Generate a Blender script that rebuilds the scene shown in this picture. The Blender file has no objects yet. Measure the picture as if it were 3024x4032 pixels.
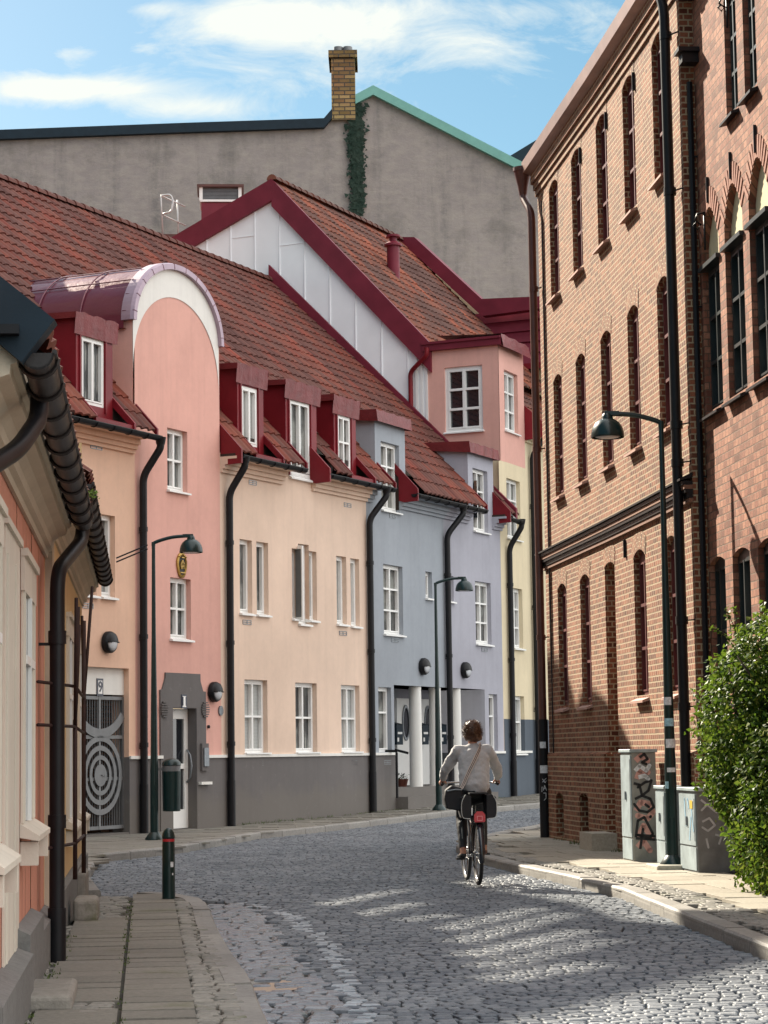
import bpy, bmesh, math, random
from mathutils import Vector
random.seed(7)
SC = bpy.context.scene
COL = SC.collection
V = Vector
# ------------------------------------------------------------------ camera model (used to survey the street)
FP, PX, PY = 8968.0, 1512.0, 2016.0
CAMZ = 1.45
TH = math.atan(951/8968.0); RO = 0.014
_r = V((1, 0, 0)); _f = V((0, math.cos(TH), math.sin(TH))); _u = V((0, -math.sin(TH), math.cos(TH)))
CR = _r*math.cos(RO) - _u*math.sin(RO); CU = _u*math.cos(RO) + _r*math.sin(RO)
def ray(x, y):
    return _f + CR*((x-PX)/FP) - CU*((y-PY)/FP)
def at(x, y, Y):
    d = ray(x, y); t = Y/d.y
    return V((d.x*t, Y, CAMZ + d.z*t))
def G(y):                                       # the street climbs gently beyond the bend
    t = (y-43.5)/2
    return .044*(math.log1p(math.exp(t)) if t < 30 else t)
def gnd(x, y, h=0.0):
    d = ray(x, y); Y = 20.0
    for _ in range(60):
        Y = max(1.0, (h + G(Y) - CAMZ)/d.z*d.y) if d.z < -1e-5 else 90
    t = Y/d.y
    return V((d.x*t, Y, CAMZ + d.z*t))
CROP = dict(a=(0,1000,1.659), b=(800,1000,1.659), c=(1400,1200,2.07375), d=(2024,1000,1.659), e=(0,1900,1.8433),
            f=(700,1900,1.8433), g=(1400,2000,2.07375), h=(2124,1900,1.8433), i=(0,2600,1.8433), j=(800,2550,1.8433),
            k=(1400,2600,2.07375), l=(2124,2600,1.8433), m=(0,3200,1.659), n=(900,3200,1.508), o=(1900,3200,1.476),
            p=(0,0,1.0972), q=(1512,0,1.0972), D=(0,0,0.548596))
def S(c, x, y):
    ox, oy, k = CROP[c]
    return ox + x/k, oy + y/k
# ------------------------------------------------------------------ objects
def tag(o, label=None, cat=None, group=None, kind=None):
    if label: o['label'] = label
    if cat: o['category'] = cat
    if group: o['group'] = group
    if kind: o['kind'] = kind
    return o
def thing(name, loc, label, cat, group=None):
    o = bpy.data.objects.new(name, None); COL.objects.link(o)
    o.location = loc; o.empty_display_size = .2
    return tag(o, label, cat, group)
WLOC = {}
def wl(o):
    if o is None: return V((0, 0, 0))
    return V(o.location) + wl(o.parent)
class MB:
    def __init__(s): s.v = []; s.f = []; s.uv = []; s.mi = []
    def poly(s, pts, uvs=None, mi=0):
        b = len(s.v); s.v += [tuple(p) for p in pts]; s.f.append(tuple(range(b, b+len(pts))))
        s.uv.append(uvs); s.mi.append(mi)
    def box8(s, P, mi=0, uvs=None):
        # P: 8 points, bottom ring 0-3, top ring 4-7
        b = len(s.v); s.v += [tuple(p) for p in P]
        for q in ((0,3,2,1),(4,5,6,7),(0,1,5,4),(1,2,6,5),(2,3,7,6),(3,0,4,7)):
            s.f.append(tuple(b+i for i in q)); s.uv.append(uvs); s.mi.append(mi)
    def box(s, c, h, rz=0, mi=0):
        c = V(c); cs, sn = math.cos(rz), math.sin(rz)
        P = []
        for z in (-h[2], h[2]):
            for x, y in ((-1,-1),(1,-1),(1,1),(-1,1)):
                X, Y = x*h[0], y*h[1]
                P.append((c.x+X*cs-Y*sn, c.y+X*sn+Y*cs, c.z+z))
        s.box8(P, mi)
    def beam(s, a, b, w, h, up=(0,0,1), mi=0):
        a, b = V(a), V(b); d = (b-a).normalized(); up = V(up)
        r = d.cross(up)
        if r.length < 1e-4: r = V((1,0,0))
        r.normalize(); u = r.cross(d).normalized()
        P = []
        for p in (a, b):
            for i, j in ((-1,-1),(1,-1),(1,1),(-1,1)): P.append(p + r*i*w/2 + u*j*h/2)
        s.box8(P, mi)
    def rings(s, rings, closed=True, cap=(True, True), mi=0):
        b = len(s.v); n = len(rings[0])
        for R in rings: s.v += [tuple(p) for p in R]
        m = n if closed else n-1
        for i in range(len(rings)-1):
            for j in range(m):
                k = (j+1) % n
                s.f.append((b+i*n+j, b+i*n+k, b+(i+1)*n+k, b+(i+1)*n+j)); s.uv.append(None); s.mi.append(mi)
        if closed:
            if cap[0]: s.f.append(tuple(b+j for j in range(n-1, -1, -1))); s.uv.append(None); s.mi.append(mi)
            if cap[1]: s.f.append(tuple(b+(len(rings)-1)*n+j for j in range(n))); s.uv.append(None); s.mi.append(mi)
    def tube(s, pts, r, n=10, mi=0, flat=1.0, up=None):
        pts = [V(p) for p in pts]; R = []
        rr = r if isinstance(r, (list, tuple)) else [r]*len(pts)
        pu = None
        for i, p in enumerate(pts):
            d = (pts[min(i+1, len(pts)-1)] - pts[max(i-1, 0)]).normalized()
            if pu is None:
                a = V(up) if up else (V((0,0,1)) if abs(d.z) < .9 else V((1,0,0)))
            else: a = pu
            x = a - d*a.dot(d); x.normalize(); pu = x; y = d.cross(x)
            R.append([p + x*math.cos(2*math.pi*k/n)*rr[i] + y*math.sin(2*math.pi*k/n)*rr[i]*flat for k in range(n)])
        s.rings(R, mi=mi)
    def lathe(s, c, prof, n=20, mi=0, cap=(True, True), sx=1, sy=1):
        c = V(c)
        s.rings([[c + V((math.cos(2*math.pi*k/n)*r*sx, math.sin(2*math.pi*k/n)*r*sy, z)) for k in range(n)] for r, z in prof], mi=mi, cap=cap)
    def build(s, name, mats, parent=None, smooth=False, auto=None):
        me = bpy.data.meshes.new(name); off = wl(parent)
        me.from_pydata([(a-off.x, b-off.y, c-off.z) for a, b, c in s.v], [], s.f)
        if not isinstance(mats, (list, tuple)): mats = [mats]
        for m in mats: me.materials.append(m)
        if len(mats) > 1: me.polygons.foreach_set('material_index', s.mi)
        if any(u is not None for u in s.uv):
            L = me.uv_layers.new(name='UVMap'); flat = []
            for f, u in zip(s.f, s.uv):
                if u is None: flat += [0.0]*(2*len(f))
                else:
                    for a in u: flat += [a[0], a[1]]
            L.data.foreach_set('uv', flat)
        if smooth: me.polygons.foreach_set('use_smooth', [True]*len(me.polygons))
        me.update()
        if smooth and auto:
            bm = bmesh.new(); bm.from_mesh(me)
            bmesh.ops.recalc_face_normals(bm, faces=bm.faces)
            for e in bm.edges:
                if len(e.link_faces) == 2 and e.calc_face_angle(0) > math.radians(auto): e.smooth = False
            bm.to_mesh(me); bm.free()
        o = bpy.data.objects.new(name, me); COL.objects.link(o)
        if parent: o.parent = parent
        return o
def copy_tree(o, parent=None):
    c = o.copy(); COL.objects.link(c); c.parent = parent
    for ch in list(o.children): copy_tree(ch, c)
    return c
# ------------------------------------------------------------------ materials
def newmat(name):
    m = bpy.data.materials.new(name); m.use_nodes = True
    nt = m.node_tree; b = nt.nodes['Principled BSDF']
    return m, nt, b
def nd(nt, t, **kw):
    n = nt.nodes.new(t)
    for k, v in kw.items():
        if k in n.inputs: n.inputs[k].default_value = v
        else: setattr(n, k, v)
    return n
def ramp(nt, fac, stops):
    r = nt.nodes.new('ShaderNodeValToRGB'); e = r.color_ramp.elements
    while len(e) < len(stops): e.new(.5)
    for x, (p, c) in zip(e, stops):
        x.position = p; x.color = (*c, 1) if len(c) == 3 else c
    nt.links.new(fac, r.inputs['Fac']); return r.outputs['Color']
def mixc(nt, fac, a, b, mode='MIX'):
    n = nt.nodes.new('ShaderNodeMix'); n.data_type = 'RGBA'; n.blend_type = mode
    for sock, val in ((n.inputs['Factor'], fac), (n.inputs[6], a), (n.inputs[7], b)):
        if hasattr(val, 'links'): nt.links.new(val, sock)
        elif isinstance(val, (int, float)): sock.default_value = val
        else: sock.default_value = (*val, 1) if len(val) == 3 else val
    return n.outputs[2]
def coords(nt, kind='Object', scale=(1,1,1)):
    tc = nt.nodes.new('ShaderNodeTexCoord'); mp = nt.nodes.new('ShaderNodeMapping')
    mp.inputs['Scale'].default_value = scale
    nt.links.new(tc.outputs[kind], mp.inputs['Vector']); return mp.outputs['Vector']
def noise(nt, vec, scale, detail=4, rough=.55, dist=0):
    n = nd(nt, 'ShaderNodeTexNoise', Scale=scale, Detail=detail, Roughness=rough, Distortion=dist)
    nt.links.new(vec, n.inputs['Vector']); return n.outputs['Fac']
def math_(nt, op, a, b=0.0, c=None):
    n = nt.nodes.new('ShaderNodeMath'); n.operation = op
    for i, v in enumerate((a, b) if c is None else (a, b, c)):
        if hasattr(v, 'links'): nt.links.new(v, n.inputs[i])
        else: n.inputs[i].default_value = v
    return n.outputs[0]
def bump(nt, b, h, strength, dist=.01, prev=None):
    n = nd(nt, 'ShaderNodeBump', Strength=strength, Distance=dist)
    nt.links.new(h, n.inputs['Height'])
    if prev: nt.links.new(prev, n.inputs['Normal'])
    nt.links.new(n.outputs['Normal'], b.inputs['Normal']); return n.outputs['Normal']
def mul(c, k): return tuple(min(1, x*k) for x in c)
def plain(name, col, rough=.5, metal=0, var=.15, vs=4, bs=0, bsc=60, spec=.5, coat=0, bd=.003):
    m, nt, b = newmat(name)
    v = coords(nt)
    f = noise(nt, v, vs, 5)
    c = ramp(nt, f, [(.25, mul(col, 1-var)), (.75, mul(col, 1+var))])
    nt.links.new(c, b.inputs['Base Color'])
    b.inputs['Roughness'].default_value = rough; b.inputs['Metallic'].default_value = metal
    b.inputs['Specular IOR Level'].default_value = spec; b.inputs['Coat Weight'].default_value = coat
    if bs: bump(nt, b, noise(nt, v, bsc, 6, .65), bs, bd)
    return m
def stucco(name, col, dirt=.18, bs=.5, splash=False):
    m, nt, b = newmat(name); v = coords(nt)
    big = noise(nt, v, .45, 5, .6); fine = noise(nt, v, 9, 6, .7)
    streak = noise(nt, coords(nt, 'Object', (3, 3, .18)), 1.6, 5, .6)
    c = ramp(nt, big, [(.3, mul(col, 1-dirt)), (.7, mul(col, 1+dirt*.35))])
    c = mixc(nt, math_(nt, 'MULTIPLY', ramp(nt, streak, [(.48, (0,0,0)), (.72, (1,1,1))]), .38), c, mul(col, .72))
    c = mixc(nt, .12, c, ramp(nt, fine, [(.3, mul(col, .75)), (.7, mul(col, 1.2))]))
    if splash:
        sp_ = nt.nodes.new('ShaderNodeSeparateXYZ'); nt.links.new(v, sp_.inputs[0]); hh = math_(nt, 'SUBTRACT', sp_.outputs['Z'], math_(nt, 'MULTIPLY', noise(nt, v, 2.2, 7, .7), .9))
        c = mixc(nt, ramp(nt, hh, [(-.0,(.5,.5,.5)),(.3,(0,0,0))]), c, (.17,.155,.135))
        c = mixc(nt, math_(nt, 'MULTIPLY', ramp(nt, noise(nt, v, 6, 8, .75), [(.60,(0,0,0)),(.66,(1,1,1))]), .4), c, mul(col, 1.5))
    nt.links.new(c, b.inputs['Base Color']); b.inputs['Roughness'].default_value = .88
    b.inputs['Specular IOR Level'].default_value = .25
    bump(nt, b, noise(nt, v, 45, 5, .7), bs, .006)
    return m
def brick(name, c1, c2, mortar, w=.12, h=.075, ms=.011, off=.5, patch=(.5,.2,.12), bs=1.0, dirt=.3):
    m, nt, b = newmat(name)
    tc = nt.nodes.new('ShaderNodeTexCoord'); uv = tc.outputs['UV']
    # ragged joints
    nz = nd(nt, 'ShaderNodeTexNoise', Scale=14.0, Detail=3.0); nt.links.new(uv, nz.inputs['Vector'])
    sub = nt.nodes.new('ShaderNodeVectorMath'); sub.operation = 'MULTIPLY_ADD'
    nt.links.new(nz.outputs['Color'], sub.inputs[0]); sub.inputs[1].default_value = (.014, .014, 0); nt.links.new(uv, sub.inputs[2])
    br = nd(nt, 'ShaderNodeTexBrick', offset=off, offset_frequency=2)
    nt.links.new(sub.outputs[0], br.inputs['Vector'])
    br.inputs['Scale'].default_value = 1; br.inputs['Brick Width'].default_value = w; br.inputs['Row Height'].default_value = h
    br.inputs['Mortar Size'].default_value = ms; br.inputs['Mortar Smooth'].default_value = .25; br.inputs['Bias'].default_value = 0
    br.inputs['Color1'].default_value = (0,0,0,1); br.inputs['Color2'].default_value = (1,1,1,1); br.inputs['Mortar'].default_value = (.5,.5,.5,1)
    cell = br.outputs['Color']
    col = ramp(nt, cell, [(0, mul(c1, .62)), (.35, c1), (.7, c2), (1, mul(c2, 1.25))])
    big = noise(nt, uv, .5, 5, .65)
    col = mixc(nt, ramp(nt, big, [(.45, (0,0,0)), (.62, (.75,.75,.75))]), col, mixc(nt, .5, col, patch))
    fine = noise(nt, uv, 30, 5, .7)
    col = mixc(nt, ramp(nt, fine, [(.4, (0,0,0)), (.75, (.6,.6,.6))]), col, mul(c1, .5))
    col = mixc(nt, br.outputs['Fac'], col, mixc(nt, noise(nt, uv, 3, 4), mortar, mul(mortar, .7)))
    odd = nt.nodes.new('ShaderNodeTexWhiteNoise'); odd.noise_dimensions = '2D'; sc_ = nt.nodes.new('ShaderNodeVectorMath'); sc_.operation = 'MULTIPLY'; sc_.inputs[1].default_value = (1/w/2, 1/h, 0); fl_ = nt.nodes.new('ShaderNodeVectorMath'); fl_.operation = 'FLOOR'
    nt.links.new(sub.outputs[0], sc_.inputs[0]); nt.links.new(sc_.outputs[0], fl_.inputs[0]); nt.links.new(fl_.outputs[0], odd.inputs['Vector'])
    col = mixc(nt, math_(nt, 'MULTIPLY', ramp(nt, odd.outputs['Value'], [(.80,(0,0,0)),(.84,(1,1,1))]), math_(nt, 'MULTIPLY', math_(nt, 'SUBTRACT', 1.0, br.outputs['Fac']), .55)), col, mul(c1, .35))
    dn = noise(nt, uv, 1.3, 6, .7)
    col = mixc(nt, math_(nt, 'MULTIPLY', ramp(nt, dn, [(.5, (0,0,0)), (.8, (1,1,1))]), dirt), col, (.05,.035,.03))
    nt.links.new(col, b.inputs['Base Color']); b.inputs['Roughness'].default_value = .85
    b.inputs['Specular IOR Level'].default_value = .3
    inv = math_(nt, 'SUBTRACT', 1.0, br.outputs['Fac'])
    h_ = math_(nt, 'ADD', inv, math_(nt, 'MULTIPLY', fine, .5))
    h_ = math_(nt, 'ADD', h_, math_(nt, 'MULTIPLY', cell, .35))
    bump(nt, b, h_, bs, .012)
    return m
def tiles(name, c1, c2, dark, amount=.5):
    m, nt, b = newmat(name)
    tc = nt.nodes.new('ShaderNodeTexCoord'); uv = tc.outputs['UV']
    fl = nt.nodes.new('ShaderNodeVectorMath'); fl.operation = 'FLOOR'; nt.links.new(uv, fl.inputs[0])
    wn = nt.nodes.new('ShaderNodeTexWhiteNoise'); wn.noise_dimensions = '2D'; nt.links.new(fl.outputs[0], wn.inputs['Vector'])
    mp = nt.nodes.new('ShaderNodeMapping'); mp.inputs['Scale'].default_value = (.30, .10, 1); nt.links.new(uv, mp.inputs['Vector'])
    st = noise(nt, mp.outputs[0], 1.3, 7, .68)
    mp2 = nt.nodes.new('ShaderNodeMapping'); mp2.inputs['Scale'].default_value = (.05, .07, 1); nt.links.new(uv, mp2.inputs['Vector'])
    bg = noise(nt, mp2.outputs[0], 1.6, 4, .6)
    col = mixc(nt, wn.outputs['Value'], c1, c2)
    k = math_(nt, 'ADD', math_(nt, 'MULTIPLY', st, .55), math_(nt, 'MULTIPLY', bg, .45))
    k = math_(nt, 'ADD', k, math_(nt, 'MULTIPLY', wn.outputs['Value'], .10))
    k = ramp(nt, k, [(.56-.2*amount, (0,0,0)), (.66-.12*amount, (1,1,1))])
    col = mixc(nt, math_(nt, 'MULTIPLY', k, .85), col, mixc(nt, wn.outputs['Value'], dark, mul(dark, 2.2)))
    f = noise(nt, uv, 4, 5, .7)
    col = mixc(nt, ramp(nt, f, [(.5, (0,0,0)), (.8, (.5,.5,.5))]), col, mul(dark, 1.4))
    nt.links.new(col, b.inputs['Base Color']); b.inputs['Roughness'].default_value = .8
    b.inputs['Specular IOR Level'].default_value = .25
    return m
def pane_mat(name, base, fold, rough=.04, kind='curtain', scale=9):
    m, nt, b = newmat(name)
    tc = nt.nodes.new('ShaderNodeTexCoord'); uv = tc.outputs['UV']
    if kind == 'curtain':
        w = nd(nt, 'ShaderNodeTexWave', Scale=scale, Distortion=2.5, Detail=2.0); w.bands_direction = 'X'
    else:
        w = nd(nt, 'ShaderNodeTexWave', Scale=11.0, Distortion=0.0); w.bands_direction = 'Y'
    nt.links.new(uv, w.inputs['Vector'])
    c = ramp(nt, w.outputs['Fac'], [(.1, base), (.9, fold)])
    n1 = noise(nt, uv, 1.1, 3)
    if kind != 'blind': c = mixc(nt, ramp(nt, n1, [(.45, (0,0,0)), (.55, (1,1,1))]), c, mul(base, .35))
    nt.links.new(c, b.inputs['Base Color']); b.inputs['Roughness'].default_value = rough
    b.inputs['Specular IOR Level'].default_value = .7
    b.inputs['Roughness'].default_value = .5
    b.inputs['Coat Weight'].default_value = 1; b.inputs['Coat Roughness'].default_value = .02; b.inputs['Coat IOR'].default_value = 1.6
    return m
def stone(name, col, col2, rough=.6, rr=.15, bs=.6, bsc=25, moss=None, isl=True, spec=.5):
    m, nt, b = newmat(name); v = coords(nt)
    if isl:
        g = nt.nodes.new('ShaderNodeNewGeometry'); r = g.outputs['Random Per Island']
    else: r = noise(nt, v, .8, 4)
    c = mixc(nt, r, col, col2)
    f = noise(nt, v, bsc, 6, .7)
    c = mixc(nt, .35, c, ramp(nt, f, [(.3, mul(col, .45)), (.7, mul(col2, 1.5))]))
    big = noise(nt, v, .6, 5, .65)
    c = mixc(nt, math_(nt, 'MULTIPLY', ramp(nt, big, [(.45, (0,0,0)), (.7, (1,1,1))]), .35), c, mul(col, .55))
    if moss:
        c = mixc(nt, ramp(nt, noise(nt, v, 1.7, 6, .7), [(.58, (0,0,0)), (.7, (.8,.8,.8))]), c, moss)
    nt.links.new(c, b.inputs['Base Color'])
    rg = math_(nt, 'ADD', math_(nt, 'MULTIPLY', big, rr*2), rough-rr)
    nt.links.new(rg, b.inputs['Roughness']); b.inputs['Specular IOR Level'].default_value = spec
    bump(nt, b, f, bs, .008)
    return m
MT = {}
MT['peach'] = stucco('peach_render', (.79, .52, .38))
MT['pink'] = stucco('pink_render', (.73, .41, .345))
MT['cream'] = stucco('cream_render', (.77, .59, .47))
MT['blue'] = stucco('blue_grey_render', (.34, .37, .41))
MT['lavender'] = stucco('lavender_grey_render', (.40, .40, .455))
MT['yellow'] = stucco('pale_yellow_render', (.72, .62, .43))
MT['grey'] = stucco('grey_dado_render', (.15, .14, .138), .2, .5, True)
MT['bluegrey'] = stucco('blue_grey_dado_render', (.10, .12, .145), .15)
MT['white'] = stucco('white_render', (.78, .77, .73), .06, .3)
MT['panel'] = plain('white_steel_panel', (.88, .89, .91), .5, 0, .06, 1.2, .15, 20)
MT['paint'] = plain('white_window_paint', (.80, .80, .78), .4, 0, .04)
MT['redmetal'] = plain('dark_red_sheet_metal', (.17, .010, .016), .45, 0, .25, 1.5, .25, 3, .25, 0, .02)
MT['redtrim'] = plain('wine_red_trim_metal', (.17, .02, .035), .5, 0, .2, 2, .15, 4, .25, 0, .01)
MT['purple'] = plain('plum_sheet_metal', (.13, .02, .038), .34, .25, .2, 1.2, .4, 1.6, .5, .3, .05)
MT['black'] = plain('black_painted_steel', (.009, .009, .011), .45, 0, .3, 6, .1, 40, .25)
MT['navy'] = plain('dark_blue_sheet_metal', (.010, .022, .034), .6, 0, .2, 5, .2, 60, .3)
MT['green'] = plain('dark_green_lamp_paint', (.003, .020, .020), .34, 0, .25, 8, .05, 60, .35, .2)
MT['lilac'] = plain('lilac_grey_rim_metal', (.36, .27, .33), .4, .3, .15, 3, .2, 8)
MT['steel'] = plain('galvanised_steel', (.22, .24, .26), .4, .6, .2, 20, .1, 80)
MT['gategrey'] = plain('grey_gate_metal', (.17, .175, .18), .5, .3, .15, 6, .1, 60)
MT['brown'] = plain('brown_red_gutter_metal', (.10, .035, .026), .4, .2, .25, 4, .1, 30)
MT['copperpink'] = plain('weathered_roof_metal', (.32, .20, .16), .4, .4, .2, 2, .2, 20)
MT['verdigris'] = plain('verdigris_copper', (.19, .42, .36), .6, .1, .12, 2, .1, 20)
MT['rust'] = plain('rusty_iron', (.03, .012, .01), .7, .3, .4, 20, .3, 60)
MT['ochre'] = brick('yellow_chimney_brick', (.38, .24, .09), (.5, .34, .14), (.16, .13, .1), .25, .095, .012, dirt=.1)
MT['brickA'] = brick('old_red_brick', (.185, .054, .027), (.28, .102, .052), (.46, .35, .225), .112, .072, .0105, patch=(.27, .105, .055), bs=1.0, dirt=.3)
MT['brickB'] = brick('pink_red_brick', (.27, .10, .062), (.35, .16, .10), (.17, .10, .065), .14, .085, .008, patch=(.38, .18, .115), bs=.8, dirt=.22)
MT['tileA'] = tiles('weathered_clay_tiles', (.23, .046, .028), (.30, .080, .042), (.045, .021, .018), .78)
MT['tileB'] = tiles('patched_clay_tiles', (.30, .078, .040), (.38, .12, .06), (.035, .022, .020), .70)
MT['curt'] = pane_mat('window_glass_curtains', (.05, .055, .05), (.30, .31, .28))
MT['blind'] = pane_mat('window_glass_blinds', (.30, .32, .31), (.44, .46, .45), kind='blind')
MT['curt2'] = pane_mat('window_glass_side_curtains', (.025,.03,.035), (.24,.25,.23), scale=3.2)
MT['curt3'] = pane_mat('window_glass_net_curtain', (.16,.165,.16), (.36,.37,.35), scale=14)
MT['curtw'] = pane_mat('window_glass_pale_curtains', (.16,.17,.16), (.50,.51,.46))
MT['dark'] = plain('dark_window_glass', (.012, .015, .02), .03, 0, .2, 1, 0, 1, .9)
MT['winred'] = plain('dark_red_window_paint', (.10, .018, .018), .5, 0, .2)
MT['winblack'] = plain('black_window_paint', (.012, .02, .022), .4, 0, .2)
MT['deepbrown'] = plain('dark_brown_inside', (.03, .018, .013), .9)
# ------------------------------------------------------------------ walls that follow the street line
class Wall:
    """ground line pts; d>0 goes into the building"""
    def __init__(s, pts, inward):
        s.p = [V((p[0], p[1], 0)) for p in pts]; s.L = [0.0]
        for a, b in zip(s.p, s.p[1:]): s.L.append(s.L[-1] + (b-a).length)
        s.inw = inward                          # +1: inward is to the left of the direction
    def P2(s, u):
        L = s.L; n = len(s.p); i = 0
        while i < n-2 and u > L[i+1]: i += 1
        t = (u-L[i])/(L[i+1]-L[i])
        return s.p[i] + (s.p[i+1]-s.p[i])*t
    def T(s, u):
        return (s.P2(u+.5)-s.P2(u-.5)).normalized()
    def N(s, u):
        t = s.T(u); return V((-t.y, t.x, 0))*s.inw
    def P(s, u, d=0.0, z=0.0):
        p = s.P2(u) + s.N(u)*d; return V((p.x, p.y, z))
    def uz(s, x, y, d=0.0):
        r = ray(x, y)
        def cr(u):
            p = s.P2(u) + s.N(u)*d; return p.x*r.y - p.y*r.x
        lo, hi = -25.0, s.L[-1]+25.0
        # pick the bracket in front of the camera
        N = 400; best = None; pu = lo; pc = cr(lo)
        for i in range(1, N+1):
            u = lo + (hi-lo)*i/N; c = cr(u); p = s.P2(u)
            if pc*c <= 0 and p.y > 2:
                a, b = pu, u
                for _ in range(40):
                    m = (a+b)/2
                    if cr(a)*cr(m) <= 0: b = m
                    else: a = m
                best = (a+b)/2; break
            pu, pc = u, c
        if best is None: raise ValueError('no hit %s %s' % (x, y))
        p = s.P2(best) + s.N(best)*d
        t = p.y/r.y
        return best, CAMZ + r.z*t
    def rect(s, c1, x1, y1, c2, x2, y2, d=0.0):
        u0, z1 = s.uz(*S(c1, x1, y1), d); u1, z0 = s.uz(*S(c2, x2, y2), d)
        if u0 > u1: u0, u1 = u1, u0
        return [u0, u1, z0, z1]
def wbox(mb, W, u0, u1, d0, d1, z0, z1, mi=0, seg=1):
    for k in range(seg):
        a, b = u0+(u1-u0)*k/seg, u0+(u1-u0)*(k+1)/seg
        mb.box8([W.P(a,d0,z0), W.P(b,d0,z0), W.P(b,d1,z0), W.P(a,d1,z0), W.P(a,d0,z1), W.P(b,d0,z1), W.P(b,d1,z1), W.P(a,d1,z1)], mi)
def facade(mb, W, u0, u1, z0, z1, holes, d=0.0, mi=0, step=1.5, zf=None):
    """holes: (ua,ub,za,zb,depth,arch)"""
    us = {u0, u1}; zs = {z0, z1}
    H = [h for h in holes if h[1] > u0 and h[0] < u1 and h[3] > z0 and h[2] < z1]
    for h in H:
        for k in (0, 1):
            if u0 < h[k] < u1: us.add(h[k])
            if z0 < h[k+2] < z1: zs.add(h[k+2])
    n = max(1, int((u1-u0)/step))
    for i in range(1, n): us.add(u0+(u1-u0)*i/n)
    us = sorted(us); zs = sorted(zs)
    for a, b in zip(us, us[1:]):
        if b-a < 1e-6: continue
        for c, e in zip(zs, zs[1:]):
            mu, mz = (a+b)/2, (c+e)/2
            if any(h[0] < mu < h[1] and h[2] < mz < h[3] for h in H): continue
            mb.poly([W.P(a,d,c), W.P(b,d,c), W.P(b,d,e), W.P(a,d,e)], [(a,c),(b,c),(b,e),(a,e)], mi)
    for h in H:
        ua, ub = h[0], h[1]; za, zb = max(h[2], z0), min(h[3], z1); dp = h[4]; ar = h[5] if len(h) > 5 else 0
        top = h[3]-ar
        zt = min(top, zb)
        for uu in (ua, ub):
            mb.poly([W.P(uu,d,za), W.P(uu,d+dp,za), W.P(uu,d+dp,zt), W.P(uu,d,zt)], [(uu,za),(uu+dp,za),(uu+dp,zt),(uu,zt)], mi)
        if zb == h[3]:
            K = 8 if ar else 1
            for k in range(K):
                a, b = ua+(ub-ua)*k/K, ua+(ub-ua)*(k+1)/K
                fa = lambda q: top + ar*(1-(2*(q-ua)/(ub-ua)-1)**2)
                A, B = fa(a), fa(b)
                mb.poly([W.P(a,d,A), W.P(b,d,B), W.P(b,d+dp,B), W.P(a,d+dp,A)], [(a,A),(b,B),(b,B+dp),(a,A+dp)], mi)
                if ar:
                    mb.poly([W.P(a,d,A), W.P(b,d,B), W.P(b,d,h[3]), W.P(a,d,h[3])], [(a,A),(b,B),(b,h[3]),(a,h[3])], mi)
        if za == h[2]:
            mb.poly([W.P(ua,d,za), W.P(ub,d,za), W.P(ub,d+dp,za), W.P(ua,d+dp,za)], [(ua,0),(ub,0),(ub,dp),(ua,dp)], mi)
WR = random.Random(12)
def window(par, W, R, depth=.13, cols=(.5,), rows=(.5,), mat='paint', glass='curt', fr=.055, bar=.04, sill=True, d=0.0, sillmat='paint', sash=True, name='window', arch=0, sillw=.07):
    u0, u1, z0, z1 = R
    if glass == 'curt': glass = WR.choice(['curt','curt','curt2','curt3'])
    mb = MB(); D = d+depth; a, b = D-.03, D+.05
    wbox(mb, W, u0, u0+fr, a, b, z0, z1); wbox(mb, W, u1-fr, u1, a, b, z0, z1)
    wbox(mb, W, u0+fr, u1-fr, a, b, z0, z0+fr); wbox(mb, W, u0+fr, u1-fr, a, b, z1-fr-arch, z1)
    iw, ih = u1-u0-2*fr, z1-z0-2*fr-arch
    if sash:
        s_ = fr*.55
        xs = [0]+list(cols[:1] if len(cols) in (1, 3) and cols[0] == .5 else [])+[1]
        for k in range(len(xs)-1):
            A = u0+fr+iw*xs[k]+.003; B = u0+fr+iw*xs[k+1]-.003
            wbox(mb, W, A, A+s_, a-.012, b-.02, z0+fr+.003, z0+fr+ih-.003); wbox(mb, W, B-s_, B, a-.012, b-.02, z0+fr+.003, z0+fr+ih-.003)
            wbox(mb, W, A+s_, B-s_, a-.012, b-.02, z0+fr+.003, z0+fr+s_); wbox(mb, W, A+s_, B-s_, a-.012, b-.02, z0+fr+ih-s_, z0+fr+ih-.003)
    for c in cols: wbox(mb, W, u0+fr+iw*c-bar/2, u0+fr+iw*c+bar/2, a-.018, b-.025, z0+fr+.005, z0+fr+ih-.005)
    for r in rows: wbox(mb, W, u0+fr+.005, u1-fr-.005, a-.015, b-.027, z0+fr+ih*r-bar/2, z0+fr+ih*r+bar/2)
    w = mb.build(name, MT[mat], par)
    g = MB(); e = D+.035
    g.poly([W.P(u0+fr*.5,e,z0+fr*.5), W.P(u1-fr*.5,e,z0+fr*.5), W.P(u1-fr*.5,e,z1-fr*.5-arch), W.P(u0+fr*.5,e,z1-fr*.5-arch)],
           [(u0,z0),(u1,z0),(u1,z1),(u0,z1)])
    g.build('pane', MT[glass], w)
    if sill:
        s = MB(); 
        P = [W.P(u0-.03,d-sillw,z0-.05), W.P(u1+.03,d-sillw,z0-.05), W.P(u1+.03,D-.032,z0-.05), W.P(u0-.03,D-.032,z0-.05),
             W.P(u0-.03,d-sillw,z0-.02), W.P(u1+.03,d-sillw,z0-.02), W.P(u1+.03,D-.032,z0+.025), W.P(u0-.03,D-.032,z0+.025)]
        s.box8(P); s.build('sill', MT[sillmat], w)
    return w
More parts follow.
